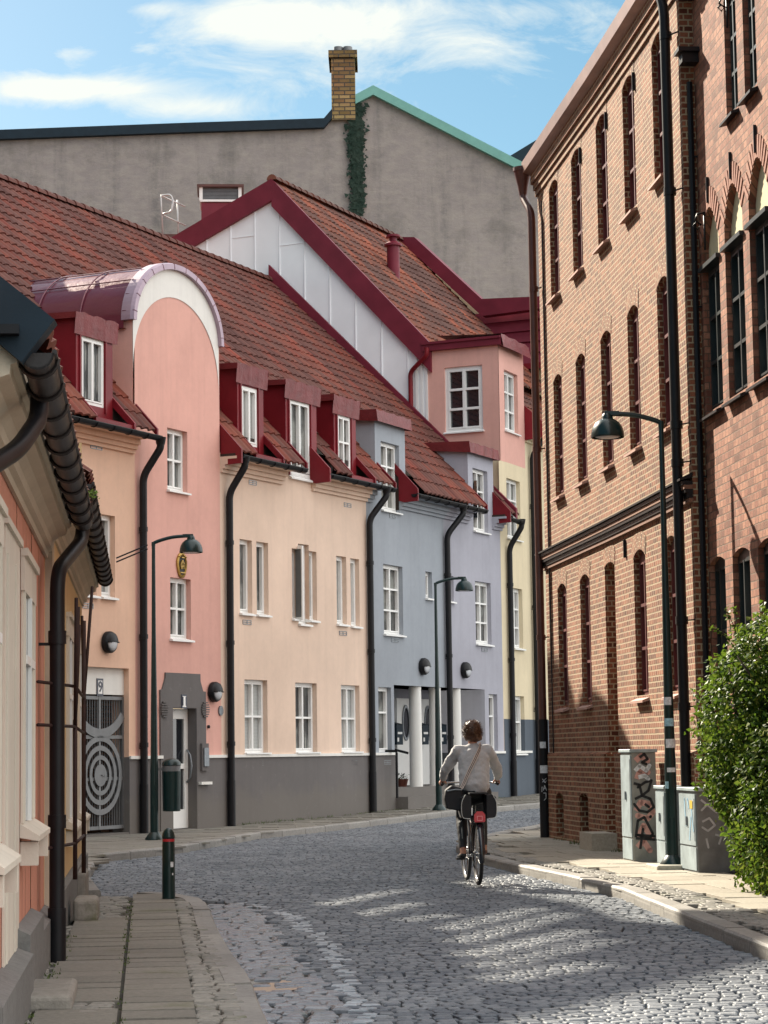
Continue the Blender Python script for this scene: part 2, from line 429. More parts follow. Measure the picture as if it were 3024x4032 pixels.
def gutter(par, W, u0, u1, z, d=-.38, r=.075, mat='black', brackets=True):
    mb = MB(); n = max(2, int((u1-u0)/.6)); R = []; Ri = []
    for k in range(n+1):
        u = u0+(u1-u0)*k/n
        out = []; 
        for j in range(9):
            a = math.pi*j/8; out.append(W.P(u, d - r*math.cos(a), z - r*math.sin(a)))
        for j in range(8, -1, -1):
            a = math.pi*j/8; out.append(W.P(u, d - (r-.01)*math.cos(a), z - (r-.01)*math.sin(a)))
        R.append(out)
    mb.rings(R)
    for u in (u0, u1):
        mb.poly([W.P(u, d - r*math.cos(math.pi*j/8), z - r*math.sin(math.pi*j/8)) for j in range(9)])
    if brackets:
        k = u0+.15
        while k < u1:
            pts = [W.P(k, d-(r+.008)*math.cos(math.pi*j/8), z-(r+.008)*math.sin(math.pi*j/8)) for j in range(9)]
            mb.tube(pts, .009 if brackets is True else brackets, 5); k += .55 if brackets is True else .62
    mb.tube([W.P(u0, d-r, z+.005), W.P((u0+u1)/2, d-r, z+.005), W.P(u1, d-r, z+.005)], .012, 6)
    return mb.build('gutter', MT[mat], par, True, 40)
def smoothpath(P, n=6):
    P = [V(p) for p in P]; out = []
    for i in range(len(P)-1):
        p0 = P[max(i-1,0)]; p1 = P[i]; p2 = P[i+1]; p3 = P[min(i+2, len(P)-1)]
        for k in range(n):
            t = k/n
            out.append(.5*((2*p1)+(p2-p0)*t+(2*p0-5*p1+4*p2-p3)*t*t+(3*p1-p0-3*p2+p3)*t**3))
    out.append(P[-1]); return out
def bendpath(P, r=.12, n=5):
    P = [V(p) for p in P]; out = [P[0]]
    for i in range(1, len(P)-1):
        a = (P[i-1]-P[i]); b = (P[i+1]-P[i]); k = min(r, a.length*.45, b.length*.45)
        A = P[i]+a.normalized()*k; B = P[i]+b.normalized()*k
        for j in range(n+1):
            t = j/n; out.append(A*(1-t)**2 + P[i]*2*t*(1-t) + B*t*t)
    out.append(P[-1]); return out
def downpipe(par, W, u, zt, zb, d0=-.38, d1=-.09, r=.05, mat='black', drop=.16, neck=.5, du=0.0, joints=(.25,.55,.85), mat2=None):
    mb = MB()
    P = [W.P(u+du, d0, zt-.02), W.P(u+du, d0, zt-drop), W.P(u, d1, zt-drop-neck), W.P(u, d1, zb)]
    mb.tube(bendpath(P, .14), r, 12)
    mb.tube([W.P(u+du, d0, zt+.03), W.P(u+du, d0, zt-.1)], [r*1.5, r*1.12], 12)
    H = zt-drop-neck-zb
    for j in joints:
        z = zb+H*j; mb.tube([W.P(u,d1,z-.04), W.P(u,d1,z+.04)], r*1.18, 12)
        mb.beam(W.P(u,d1,z-.06), W.P(u,.02,z-.06), .02, .02)
    mb.tube([W.P(u,d1,zb), W.P(u,d1,zb+.9)], r*1.12, 12)
    return mb.build('downpipe', MT[mat], par, True, 40)
def cornice(par, W, u0, u1, z, prof=((.02,.30),(.06,.22),(.11,.14),(.16,.06)), mat='cream', zt=None, name='cornice'):
    mb = MB(); seg = max(1, int((u1-u0)/2))
    zt_ = z if zt is None else zt
    pz = zt_
    prev = None
    hs = [p[1] for p in prof]
    for k, (o, dz) in enumerate(prof):
        top = z - (prof[k+1][1] if k+1 < len(prof) else 0)
        wbox(mb, W, u0, u1, -o, .01, z-dz, top-.0, 0, seg)
    return mb.build(name, MT[mat] if isinstance(mat, str) else mat, par)
def vent(par, W, c, x0, y0, x1, y1, mat='steel'):
    R = W.rect(c, x0, y0, c, x1, y1); u0, u1 = R[0], R[1]; zc = (R[2]+R[3])/2; h = .045
    mb = MB()
    wbox(mb, W, u0, u1, -.012, .0, zc-h, zc-h+.012); wbox(mb, W, u0, u1, -.012, 0, zc+h-.012, zc+h)
    wbox(mb, W, u0, u1, -.012, 0, zc-.006, zc+.006)
    for uu in (u0, u1-.012, (u0+u1)/2): wbox(mb, W, uu, uu+.012, -.011, 0, zc-h+.012, zc+h-.012)
    mb.build('air_vent', MT['steel'], par)
def walllamp(par, W, c, x, y):
    u, z = W.uz(*S(c, x, y)); r = .19; mb = MB(); g = MB()
    def ring(rr, d, n=28): return [W.P(u+math.cos(2*math.pi*k/n)*rr, d, z+math.sin(2*math.pi*k/n)*rr) for k in range(n)]
    mb.rings([ring(r*.85, 0), ring(r, -.02), ring(r, -.09), ring(r*.88, -.125), ring(r*.8, -.125)])
    o = mb.build('wall_lamp', MT['black'], par, True, 35)
    g.rings([ring(r*.8, -.12), ring(r*.7, -.145), ring(r*.4, -.165), ring(.01, -.17)])
    g.build('diffuser', MT['lampglass'], o, True)
    h = MB()
    n = 14; hood = lambda rr, d: [W.P(u+math.cos(math.pi*k/n)*rr, d, z+math.sin(math.pi*k/n)*rr) for k in range(n+1)]
    h.rings([hood(r*.99, -.09), hood(r*.86, -.14), hood(r*.6, -.172), hood(.012, -.182)], closed=False)
    h.beam(W.P(u-r*.85, -.15, z), W.P(u+r*.85, -.15, z), .03, .02)
    h.build('hood', MT['black'], o, True)
MT['lampglass'] = plain('frosted_lamp_glass', (.55, .57, .6), .3)
def tile_roof(mb, pos, u0, u1, s0, s1, tw=.235, tl=.36, wave=.038, lip=.030, clip=None):
    nu = max(1, round((u1-u0)/tw)); ns = max(1, round((s1-s0)/tl)); K = 5
    prof = [0, .25, .8, 1, .8]                 # pantile roll
    for i in range(ns):
        a = s0+(s1-s0)*i/ns; b = s0+(s1-s0)*(i+1)/ns
        sag = [random.uniform(-.006, .006) for _ in range(nu+1)]
        lo = []; hi = []; lb = []
        for j in range(nu*K+1):
            u = u0+(u1-u0)*j/(nu*K); w = prof[j % K]*wave + sag[j//K]
            lo.append((u, a, w+lip)); hi.append((u, b, w)); lb.append((u, a, w-.01))
        for j in range(nu*K):
            if clip and not clip(lo[j][0], (a+b)/2): continue
            f = [lo[j], lo[j+1], hi[j+1], hi[j]]
            tu = j//K
            mb.poly([pos(*q) for q in f], [(tu+.1+.15*(j%K), i+.1), (tu+.2+.15*(j%K), i+.1), (tu+.2+.15*(j%K), i+.9), (tu+.1+.15*(j%K), i+.9)])
            f = [lb[j], lb[j+1], lo[j+1], lo[j]]
            mb.poly([pos(*q) for q in f], [(tu+.5, i+.5)]*4)
def ridge(par, pts, r=.13, tl=.36, mat='tileA', name='ridge_tiles'):
    mb = MB(); a, b = V(pts[0]), V(pts[1]); L = (b-a).length; n = int(L/tl); d = (b-a)/n
    side = d.cross(V((0,0,1))).normalized()
    for k in range(n):
        p, q = a+d*k, a+d*(k+1.12)
        R = []
        for c, rr in ((p, r*1.12), (q, r*.9)):
            R.append([c + side*math.cos(math.pi*j/6)*rr + V((0,0,math.sin(math.pi*j/6)*rr-.02)) for j in range(7)])
        mb.rings(R, closed=False)
        mb.poly(R[0], [(k+.5, .5)]*7)
    return mb.build(name, MT[mat], par, False)
# ------------------------------------------------------------------ the terrace across the bend
F = Wall([tuple(at(x,y,Y))[:2] for x,y,Y in ((573,3278,40.6),(914,3250,43.4),(1466,3197,48.6),(2027,3133,56.0),(2109,3125,57.5))], 1)
EZ, SL, S0, Z0 = 7.1, .9377, 1.92, 9.57
def zr(s): return Z0 + SL*(s-S0) - (.20*(1-(s+.45)/1.3)**2 if -.6 < s < .85 else 0)
nh = math.sqrt(1+SL*SL)
def rpos(u, s, h):                              # a point on the long tiled roof
    p = F.P(u, s - h*SL/nh, zr(s) + h/nh); return p
def zof(u): return .1 + G(F.P2(u).y) - .02
def prism(mb, W, prof, ua, ub, mi=0):
    """prof = [(s,z)...] extruded between ua and ub"""
    A = [W.P(ua, s, z) for s, z in prof]; B = [W.P(ub, s, z) for s, z in prof]
    n = len(prof); b = len(mb.v); mb.v += [tuple(p) for p in A+B]
    mb.f.append(tuple(range(b, b+n))); mb.uv.append([(s, z) for s, z in prof]); mb.mi.append(mi)
    mb.f.append(tuple(range(b+2*n-1, b+n-1, -1))); mb.uv.append([(s, z) for s, z in prof[::-1]]); mb.mi.append(mi)
    for i in range(n):
        j = (i+1) % n
        mb.f.append((b+i, b+j, b+n+j, b+n+i)); mb.uv.append([(0,0),(0,.3),(.3,.3),(.3,0)]); mb.mi.append(mi)
def verge(par, u, s1=.6, name='verge_board', w=.05, h=.11, full=False):
    mb = MB()
    if not full:
        prism(mb, F, [(-.45, zr(-.45)-.03), (-.45, zr(-.45)+h), (s1, zr(s1)+h), (s1, zr(s1)-.12)], u-w/2, u+w/2); return mb.build(name, MT['redmetal'], par)
    prism(mb, F, [(-.46, zr(-.46)-.16), (-.46, zr(-.46)+h), (s1, zr(s1)+h), (s1, zr(s1)-.1), (0, zr(-.1)-.05), (0, EZ-.1), (-.12, EZ-.14)], u-w/2, u+w/2)
    return mb.build(name, MT['redmetal'], par)
PROF = ((.05,.25),(.10,.18),(.16,.10))
def eave_fill(mb, u0, u1):
    pass
# house roots -------------------------------------------------------
def root(name, u, label, cat, group='terraced houses along the bend'):
    return thing(name, F.P(u, 0, zof(u)), label, cat, group)
HP = root('terraced_house', -3, 'peach rendered terraced house with the grey ring patterned gate and number 9', 'house')
HK = root('terraced_house', 1.2, 'salmon pink terraced house with a tall round topped gable and a grey painted door surround', 'house')
HC = root('terraced_house', 5.8, 'pale cream peach terraced house with three dark red dormers between two black downpipes', 'house')
HB = root('terraced_house', 10.8, 'blue grey terraced house with white columned porch and one grey walled dormer', 'house')
HL = root('terraced_house', 15.0, 'lavender grey terraced house at the end of the low row with an open dormer window', 'house')
HY = thing('corner_house', F.P(17.5, 1, zof(17.5)), 'tall pale yellow house with pink bay and big white gable trimmed wine red', 'house')
HF = thing('corner_house', F.P(20.5, 1, zof(20.5)), 'farthest pale yellow house with ribbed wine red metal mansard beside the brick corner', 'house')
B_PK, B_KC, B_CB, B_BL, B_LY = -.33, 2.72, 8.82, 12.97, 16.45
LEDGE = 1.45
def band(par, u0, u1, skip=(), mat='white', z=LEDGE):
    cur = u0
    for a, b in sorted(skip)+[(u1, u1)]:
        if a > cur:
            mb = MB(); wbox(mb, F, cur, min(a, u1), -.045, .01, z-.035, z+.02, 0, max(1, int((a-cur)/1.5))); mb.build('ledge', MT[mat], par)
        cur = max(cur, b)
def housewall(par, u0, u1, ztop, holes, mat, dado, zd=LEDGE, thick=None):
    mb = MB(); facade(mb, F, u0, u1, zd, ztop, holes); w = mb.build('wall', MT[mat], par)
    mb = MB(); facade(mb, F, u0, u1, -.3, zd, holes, -.012); mb.build('base_wall', MT[dado], par)
    return w
# ---- windows of the terrace ----
def R_(c1,x1,y1,c2,x2,y2): return F.rect(c1,x1,y1,c2,x2,y2)
W1 = dict(rows=(.5,), cols=(.5,))
# peach house
p_a = R_('e',735,228,'e',835,835); p_b = [p_a[0]-.62, p_a[0]-.14, p_a[2], p_a[3]]
gu1, gz1 = F.uz(*S('i',935,60)); gz0 = zof(-1)+.0
GD = .11
gc, gcz = F.uz(*S('i',722,835), GD); gR_ = F.uz(*S('i',898,835), GD)[0]
gL = 2*gc-gR_
port = [gL-.06, gu1, -.3, gz1]
hp = [(*p_a,.17),(*p_b,.17),(*port,.35)]
housewall(HP, -9, B_PK, EZ+.1, hp, 'peach', 'grey')
band(HP, -9, B_PK, [(port[0], port[1])])
for r in (p_a, p_b): window(HP, F, r, cols=(), rows=(), glass='curt', sash=True)
vent(HP, F, 'e',597,885,675,905); vent(HP, F, 'a',590,1243,665,1275); walllamp(HP, F, 'e',773,1160)
# portal panel with the number, the gate
mb = MB(); pz = F.uz(*S('i',722,247), .1)[1]
wbox(mb, F, port[0], port[1]-.0, .10, .2, pz, gz1, 0); pn = mb.build('portal_panel', MT['white'], HP)
def text_on(par, W, u, z, d, txt, size, mat, name='number', sx=1.0, rot=0, bold=False):
    cu = bpy.data.curves.new(name, 'FONT'); cu.body = txt; cu.size = size; cu.align_x = 'CENTER'; cu.align_y = 'CENTER'; cu.extrude = .003
    if bold: cu.offset = size*.02
    t = bpy.data.objects.new(name, cu); COL.objects.link(t)
    bpy.context.view_layer.update()
    dg = bpy.context.evaluated_depsgraph_get(); me = bpy.data.meshes.new_from_object(t.evaluated_get(dg))
    bpy.data.objects.remove(t); 
    T = W.T(u); N = W.N(u); o0 = W.P(u, d, z); off = wl(par)
    for v in me.vertices:
        x, y, q = v.co.x*sx, v.co.y, v.co.z
        if rot: x, y = x*math.cos(rot)-y*math.sin(rot), x*math.sin(rot)+y*math.cos(rot)
        p = o0 + T*x + V((0,0,y)) - N*q - off; v.co = p
    me.materials.clear(); me.materials.append(MT[mat] if isinstance(mat, str) else mat)
    o = bpy.data.objects.new(name, me); COL.objects.link(o); o.parent = par; return o
MT['plate'] = plain('enamel_plate_blue_black', (.012,.015,.04), .3, 0, .1)
def plate(par, W, u, z, d, txt, w=.16, h=.24):
    mb = MB(); wbox(mb, W, u-w/2, u+w/2, d-.012, d, z-h/2, z+h/2); wbox(mb, W, u-w*.32, u+w*.32, d-.016, d-.0125, z-h*.38, z+h*.38, 1)
    o = mb.build('number_plate', [MT['plate'], MT['paint']], par); text_on(o, W, u, z, d-.018, txt, h*.85, 'plate', 'numeral', bold=True)
u9, z9 = F.uz(*S('i',722,195), .10); plate(HP, F, u9, z9, .098, '9', .2, .3)
# gate
GT = MB(); gd = .10; g0, g1 = gL, gR_; gzb, gzt = F.uz(*S('i',722,1230), gd)[1], pz-.03
for a, b in ((g0, g0+.05), (g1-.05, g1), (gc-.03, gc+.03)): wbox(GT, F, a, b, gd, gd+.05, gzb, gzt)
zm1 = F.uz(*S('i',722,557), gd)[1]; zm2 = F.uz(*S('i',722,862), gd)[1]
for z in (gzb+.03, gzt-.03, zm1, zm2): wbox(GT, F, g0+.05, g1-.05, gd+.005, gd+.045, z-.03, z+.03)
gate = GT.build('gate', MT['gategrey'], HP)
b_ = MB(); k = g0+.11
while k < g1-.06: b_.beam(F.P(k, gd+.025, gzb), F.P(k, gd+.025, gzt), .016, .016); k += .078
b_.build('bars', MT['gategrey'], gate)
def annulus(mb, W, uc, zc, r0, r1, d, t=.012, a0=0, a1=2*math.pi, n=48, umin=None, umax=None):
    for k in range(n):
        A, B = a0+(a1-a0)*k/n, a0+(a1-a0)*(k+1)/n
        q = [(uc+r0*math.cos(A), zc+r0*math.sin(A)), (uc+r1*math.cos(A), zc+r1*math.sin(A)), (uc+r1*math.cos(B), zc+r1*math.sin(B)), (uc+r0*math.cos(B), zc+r0*math.sin(B))]
        if umin is not None and (min(x[0] for x in q) < umin or max(x[0] for x in q) > umax): continue
        mb.box8([W.P(x, d, z) for x, z in q] + [W.P(x, d-t, z) for x, z in q])
rg = MB(); sc = .68
for a, b in ((.585,.68),(.425,.51),(.27,.345),(.001,.19)): annulus(rg, F, gc, gcz, a, b, gd-.004)
rb = zm1-.02
annulus(rg, F, gc, rb+1.02, .86, 1.02, gd-.004, a0=math.pi, a1=2*math.pi, umin=g0, umax=g1)
rg.beam(F.P(gc+.02, gd-.03, gcz), F.P(gc+.16, gd-.03, gcz), .02, .02)
rg.build('ring_ornament', MT['gategrey'], gate)
ps = MB(); zf0 = zof(-1)
for a in (g0-.3, g1+.3): ps.poly([F.P(a,.4,-.3), F.P(a,4,-.3), F.P(a,4,gz1), F.P(a,.4,gz1)], [(0,0),(4,0),(4,4),(0,4)])
ps.poly([F.P(g0-.3,4,-.3), F.P(g1+.3,4,-.3), F.P(g1+.3,4,gz1), F.P(g0-.3,4,gz1)], [(0,0),(3,0),(3,4),(0,4)])
ps.poly([F.P(g0-.3,.4,pz+.3), F.P(g1+.3,.4,pz+.3), F.P(g1+.3,4,pz+.3), F.P(g0-.3,4,pz+.3)], [(0,0),(3,0),(3,4),(0,4)])
MT['brickdark'] = brick('passage_brown_brick', (.16,.09,.06), (.22,.13,.08), (.05,.04,.035), .22, .075, .01)
ps.build('passage', MT['brickdark'], HP)
mb = MB(); wbox(mb, F, port[0], port[1]-.0, .0, .5, -.2, gzb-.07); mb.build('threshold', MT['grey'], HP)

# pink house
k_up = R_('a',1092,1132,'a',1225,1560); k_mid = R_('e',1235,686,'e',1387,1142)
kd = R_('i',1243,340,'i',1424,1219)
hk = [(*k_up,.17),(*k_mid,.17),(*kd,.24)]
SPR, AT = 9.24, 10.43
housewall(HK, B_PK, B_KC, SPR, [h for h in hk], 'pink', 'grey')
ku0, ku1 = -.40, 2.68
band(HK, B_PK, B_KC, [(F.uz(*S('i',1172,700))[0], F.uz(*S('i',1500,700))[0])])
window(HK, F, k_up, rows=(.5,)); window(HK, F, k_mid, rows=(.5,))
# gable top: white field, pink ellipse, side walls
um, hw = (ku0+ku1)/2, (ku1-ku0)/2
ell = lambda zc, a, h, n=40: [(um+a*math.cos(math.pi*k/n), zc+h*math.sin(math.pi*k/n)) for k in range(n+1)]
mb = MB(); pts = ell(SPR, hw, AT-SPR)
A = [F.P(u, 0, z) for u, z in pts]; Bk = [F.P(u, .3, z) for u, z in pts]
mb.poly(A); mb.poly(Bk[::-1])
low = 8.25
mb2 = MB(); pe = [(um+hw*math.cos(math.pi*k/40), low+(9.9-low)*math.sin(math.pi*k/40)**.92) for k in range(41)]
# white band between pink field and arch: strips
wb_ = MB()
for k in range(40):
    a = math.pi*k/40; b = math.pi*(k+1)/40
    P = []
    for t in (a, b):
        oz = SPR+(AT-SPR)*math.sin(t); uu = um+hw*math.cos(t); iz = low+(9.9-low)*math.sin(t)**.85
        P.append((uu, max(iz, low), oz))
    (ua, za, Za), (ub, zb, Zb) = P
    wb_.poly([F.P(ua,-.012,za), F.P(ub,-.012,zb), F.P(ub,-.012,Zb), F.P(ua,-.012,Za)])
wb_.build('arch_band', MT['white'], HK)
mb.build('gable_field', MT['pink'], HK)
mb = MB(); sb = (AT-Z0)/SL+S0+.3
for uu in (ku0, ku1):
    mb.poly([F.P(uu,0,EZ-.5), F.P(uu,3.2,EZ-.5), F.P(uu,3.2,SPR), F.P(uu,0,SPR)])
    e = .02 if uu == ku0 else -.02
    mb.poly([F.P(uu+e,0,EZ-.5), F.P(uu+e,.3,EZ-.5), F.P(uu+e,.3,SPR), F.P(uu+e,0,SPR)])
mb.build('gable_side', MT['pink'], HK)
br_ = MB(); rows_ = []
HWo, HTo = hw+.10, AT-SPR+.07
NS = 5
for i in range(NS+1):
    s = .12+(sb-.12)*i/NS
    rows_.append([F.P(um+HWo*math.cos(math.pi*k/32), s, SPR-.02+HTo*math.sin(math.pi*k/32)+(.015*math.sin(k*2.1+i))) for k in range(33)])
br_.rings(rows_, closed=False)
for sx in (-1, 1):     # little upright edge under the barrel
    u = um+sx*HWo
    br_.poly([F.P(u,.12,SPR-.02), F.P(u,sb,SPR-.02), F.P(u,sb,SPR-.14), F.P(u,.12,SPR-.14)])
    br_.poly([F.P(u,.12,SPR-.14), F.P(u,sb,SPR-.14), F.P(um+sx*hw,sb,SPR-.14), F.P(um+sx*hw,.12,SPR-.14)])
barrel = br_.build('barrel_roof', MT['purple'], HK, True, 50)
sm_ = MB()
for s in (1.05, 2.0, 2.9):
    sm_.tube([F.P(um+(HWo+.012)*math.cos(math.pi*k/32), s, SPR+(HTo+.012)*math.sin(math.pi*k/32)) for k in range(33)], .014, 5)
for kk in (7, 11, 21, 25):
    a = math.pi*kk/32; sm_.tube([F.P(um+(HWo+.012)*math.cos(a), s, SPR+(HTo+.012)*math.sin(a)) for s in (.12, sb)], .014, 5)
sm_.build('seams', MT['purple'], barrel)
ri = MB(); R0, R1 = [], []
rim = []
for k in range(49):
    a = math.pi*k/48
    rim.append([F.P(um+(hw+ro)*math.cos(a), dd, SPR+(AT-SPR+ro)*math.sin(a)) for ro, dd in ((-.015,-.09),(.085,-.09),(.11,-.02),(.11,.17),(-.015,.17))])
ri.rings(rim)
rm = ri.build('arch_rim', MT['lilac'], HK, False)
rs = MB()
for k in range(2, 48, 4):
    rs = MB(); a = math.pi*k/48; rs.tube([F.P(um+(hw-.015)*math.cos(a), -.092, SPR+(AT-SPR-.015)*math.sin(a)), F.P(um+(hw+.088)*math.cos(a), -.092, SPR+(AT-SPR+.088)*math.sin(a)), F.P(um+(hw+.113)*math.cos(a), .15, SPR+(AT-SPR+.113)*math.sin(a))], .007, 5)
    rs.build('rim_seam', MT['purple'], rm)
# grey door surround
def iu(x, y): return F.uz(*S('i', x, y))
pan = [iu(*q) for q in ((1155,215),(1170,210),(1180,175),(1192,130),(1194,88),(1445,100),(1446,150),(1456,190),(1466,225),(1485,229))]
pw0, pw1 = pan[0][0], pan[-1][0]
mb = MB()
def pf(pts, d=-.03):
    mb.poly([F.P(u, d, z) for u, z in pts])
zk = kd[3]
pf([(pw0, zk), (pw1, zk)] + [pan[-1]] + pan[-2:0:-1] + [pan[0]])
pf([(pw0, -.2), (kd[0], -.2), (kd[0], zk), (pw0, zk)]); pf([(kd[1], -.2), (pw1, -.2), (pw1, zk), (kd[1], zk)])
P_ = [(pw0, -.2)] + pan + [(pw1, -.2)]
for a, b in zip(P_, P_[1:]):
    mb.poly([F.P(a[0],-.03,a[1]), F.P(b[0],-.03,b[1]), F.P(b[0],.0,b[1]), F.P(a[0],.0,a[1])])
mb.build('door_surround', MT['grey'], HK)
mb = MB()
for uu in (kd[0], kd[1]): wbox(mb, F, uu-(.0 if uu == kd[0] else .012), uu+(.012 if uu == kd[0] else 0), -.028, .24, -.1, zk)
wbox(mb, F, kd[0]+.012, kd[1]-.012, -.028, .24, zk-.012, zk); mb.build('door_recess', MT['grey'], HK)
zdb = F.uz(*S('i',1300,1219), .16)[1]
# glazed door
mb = MB(); du0, du1 = kd[0]+.01, kd[1]-.015; dd = .16
for a, b in ((du0, du0+.07), (du1-.13, du1)): wbox(mb, F, a, b, dd, dd+.06, zdb, zk-.02)
wbox(mb, F, du0+.07, du1-.13, dd, dd+.06, zdb, zdb+.34); zt1 = F.uz(*S('i',1290,425), dd)[1]
wbox(mb, F, du0+.07, du1-.13, dd, dd+.06, zt1, zk-.02)
zb1 = F.uz(*S('i',1290,788), dd)[1]; zb2 = F.uz(*S('i',1290,750), dd)[1]
wbox(mb, F, du0+.07, du1-.13, dd-.005, dd+.05, zb1, zb2)
dr = mb.build('door', MT['paint'], HK)
mb = MB(); mb.poly([F.P(du0+.06,dd+.03,zdb+.3), F.P(du1-.12,dd+.03,zdb+.3), F.P(du1-.12,dd+.03,zt1+.02), F.P(du0+.06,dd+.03,zt1+.02)], [(0,0),(1,0),(1,2),(0,2)]); mb.build('pane', MT['dark'], dr)
mb = MB(); hc = (zb1+zb2)/2
mb.tube([F.P(du1-.07,dd-.02,hc+.3), F.P(du1-.07,dd-.09,hc+.2), F.P(du1-.07,dd-.12,hc), F.P(du1-.07,dd-.09,hc-.2), F.P(du1-.07,dd-.02,hc-.3)], .018, 8); mb.build('handle', MT['steel'], dr, True)
u1_, z1_ = iu(1323, 300); plate(HK, F, u1_, z1_, -.031, '11', .19, .26)
for x, y, m in ((1180,356,'steel'), (1475,358,'steel'), (1597,366,'steel')):
    u, z = iu(x, y); mb = MB(); dz = -.032 if x < 1490 else 0; rr = .15 if x < 1490 else .09
    for k in range(7):
        t = (k+.5)/7*2-1; w = rr*math.sqrt(max(0,1-t*t)); wbox(mb, F, u-w*.9, u+w*.9, dz-.03, dz, z+t*rr-.012, z+t*rr+.012)
    mb.build('round_vent', MT['grey' if x < 1490 else 'steel'], HK)
walllamp(HK, F, 'i',1540,230)
ub, zb_ = iu(1465, 690); mb = MB(); wbox(mb, F, ub-.11, ub+.13, -.075, -.031, zb_-.28, zb_+.22); wbox(mb, F, ub-.07, ub+.1, -.1, -.076, zb_-.2, zb_+.14, 1)
mb.build('door_phone', [MT['grey'], MT['steel']], HK)
mb = MB(); ua, za = iu(1430, 895); ub2, _ = iu(1508, 893); wbox(mb, F, ua, ub2, -.1, -.031, za-.02, za+.03); mb.build('ledge', MT['white'], HK)
mb = MB(); u, z = iu(1508, 482); mb.lathe(F.P(u, -.02, z-.03), [(.025,0),(.03,.03),(.02,.06)], 10); mb.build('door_bell', MT['black'], HK)
# gilded emblem: oval shield with a seated figure-like monogram
MT['gold'] = plain('gilded_cast_iron', (.40, .25, .06), .4, .6, .3, 14)
ue, ze = F.uz(*S('e',1313,600)); mb = MB()
def oval(a, h, d, n=30, sq=1): return [F.P(ue+a*math.cos(2*math.pi*k/n)*(1+.06*math.sin(6*math.pi*k/n)), d, ze+h*math.sin(2*math.pi*k/n)) for k in range(n)]
mb.rings([oval(.17,.235,0), oval(.175,.24,-.03), oval(.14,.20,-.045), oval(.13,.185,-.02)])
em = mb.build('emblem', MT['gold'], HK, True, 50)
mb = MB(); mb.rings([oval(.135,.19,-.015), oval(.13,.18,-.022)]); mb.build('emblem_field', MT['black'], em)
mb = MB()
for a, b, r in (((-.07,.02),(.0,.16),.02),((0,.16),(.07,.04),.018),((-.07,.02),(-.05,-.13),.018),((.0,.1),(-.01,-.12),.02),((.07,.04),(.07,-.12),.016),((-.08,-.05),(.08,-.02),.014),((-.09,-.24),(.09,-.24),.02),((-.05,.24),(.05,.24),.03)):
    mb.beam(F.P(ue+a[0]*.9,-.035,ze+a[1]*.58), F.P(ue+b[0]*.9,-.035,ze+b[1]*.58), r*1.1, .02)
for q in (-.12,-.06,0,.06,.12): mb.lathe(F.P(ue+q,-.03,ze+.20-abs(q)*.4), [(.001,-.03),(.03,0),(.001,.03)], 8)
mb.build('emblem_relief', MT['gold'], em)

# cream house
c1 = [R_('f',448,408,'f',542,952), R_('f',570,427,'f',660,962)]
c2 = [R_('f',1150,530,'f',1228,1030), R_('f',1252,548,'f',1322,1045)]
cm = R_('f',872,442,'f',957,1030); cl = R_('f',827,473,'f',872,985); cr = R_('f',957,500,'f',1012,1005)
cl[1] = cm[0]; cr[0] = cm[1]; cl[2] = cr[2] = (cl[2]+cr[2])/2; cl[3] = cr[3] = (cl[3]+cr[3])/2
cg = [R_('j',299,230,'j',470,766), R_('j',668,253,'j',829,768), R_('j',1000,270,'j',1140,768)]
for r in cg: r[2] = LEDGE+.045
d2 = R_('b',560,945,'b',700,1480)              # tall window of the middle dormer
d2w = R_('b',535,1370,'b',745,1375)
hcm = [(*r,.17) for r in c1+c2+cg] + [(*cm,.17),(*cl,.17),(*cr,.17)]
hole_d2 = (*d2, .15)
housewall(HC, B_KC, B_CB, EZ+.1, hcm+[hole_d2], 'cream', 'grey')
band(HC, B_KC, B_CB)
for r in c1+c2: window(HC, F, r, cols=(), rows=(), glass='curt' if r in c1 else 'blind')
for r, g_ in zip(cg, ('blind','curt','blind')): window(HC, F, r, glass=g_, sill=False)
for r in cg:
    mb = MB(); wbox(mb, F, r[0]-.03, r[1]+.03, -.07, .14, r[2]-.024, r[2]+.005); mb.build('sill', MT['paint'], HC)
window(HC, F, cl, cols=(), rows=()); window(HC, F, cm, cols=(), rows=()); window(HC, F, cr, cols=(), rows=())
# its left casement stands open
mb = MB(); a = F.P(cm[0]+.03, .1, 0); 
for zz0, zz1, u_, d_ in ((cm[2]+.06, cm[3]-.06, cm[0]+.02, .12),):
    P0 = F.P(u_, d_, 0); P1 = F.P(u_-.10, d_-.27, 0); dv = (P1-P0)
    def sb_(t0, t1, z0_, z1_): mb.beam(P0+dv*t0+V((0,0,(z0_+z1_)/2)), P0+dv*t1+V((0,0,(z0_+z1_)/2)), .035, z1_-z0_)
    sb_(0, .12, zz0, zz1); sb_(.88, 1, zz0, zz1); sb_(.12, .88, zz0, zz0+.06); sb_(.12, .88, zz1-.06, zz1)
oc = mb.build('open_casement', MT['paint'], HC)
mb = MB(); mb.poly([P0+dv*.1+V((0,0,zz0+.04)), P0+dv*.9+V((0,0,zz0+.04)), P0+dv*.9+V((0,0,zz1-.04)), P0+dv*.1+V((0,0,zz1-.04))])
MT['mirror'] = plain('reflecting_pane', (.02,.02,.02), .02, 0, .1, 1, 0, 1, 1.0, 1.0)
mb.build('pane', MT['curt3'], oc)
for q in (('f',470,1003,532,1025), ('f',1170,1083,1225,1105), ('f',1205,150,1257,178), ('f',515,-8,570,10), ('j',370,830,433,850), ('j',1062,828,1115,843)):
    vent(HC, F, *q)
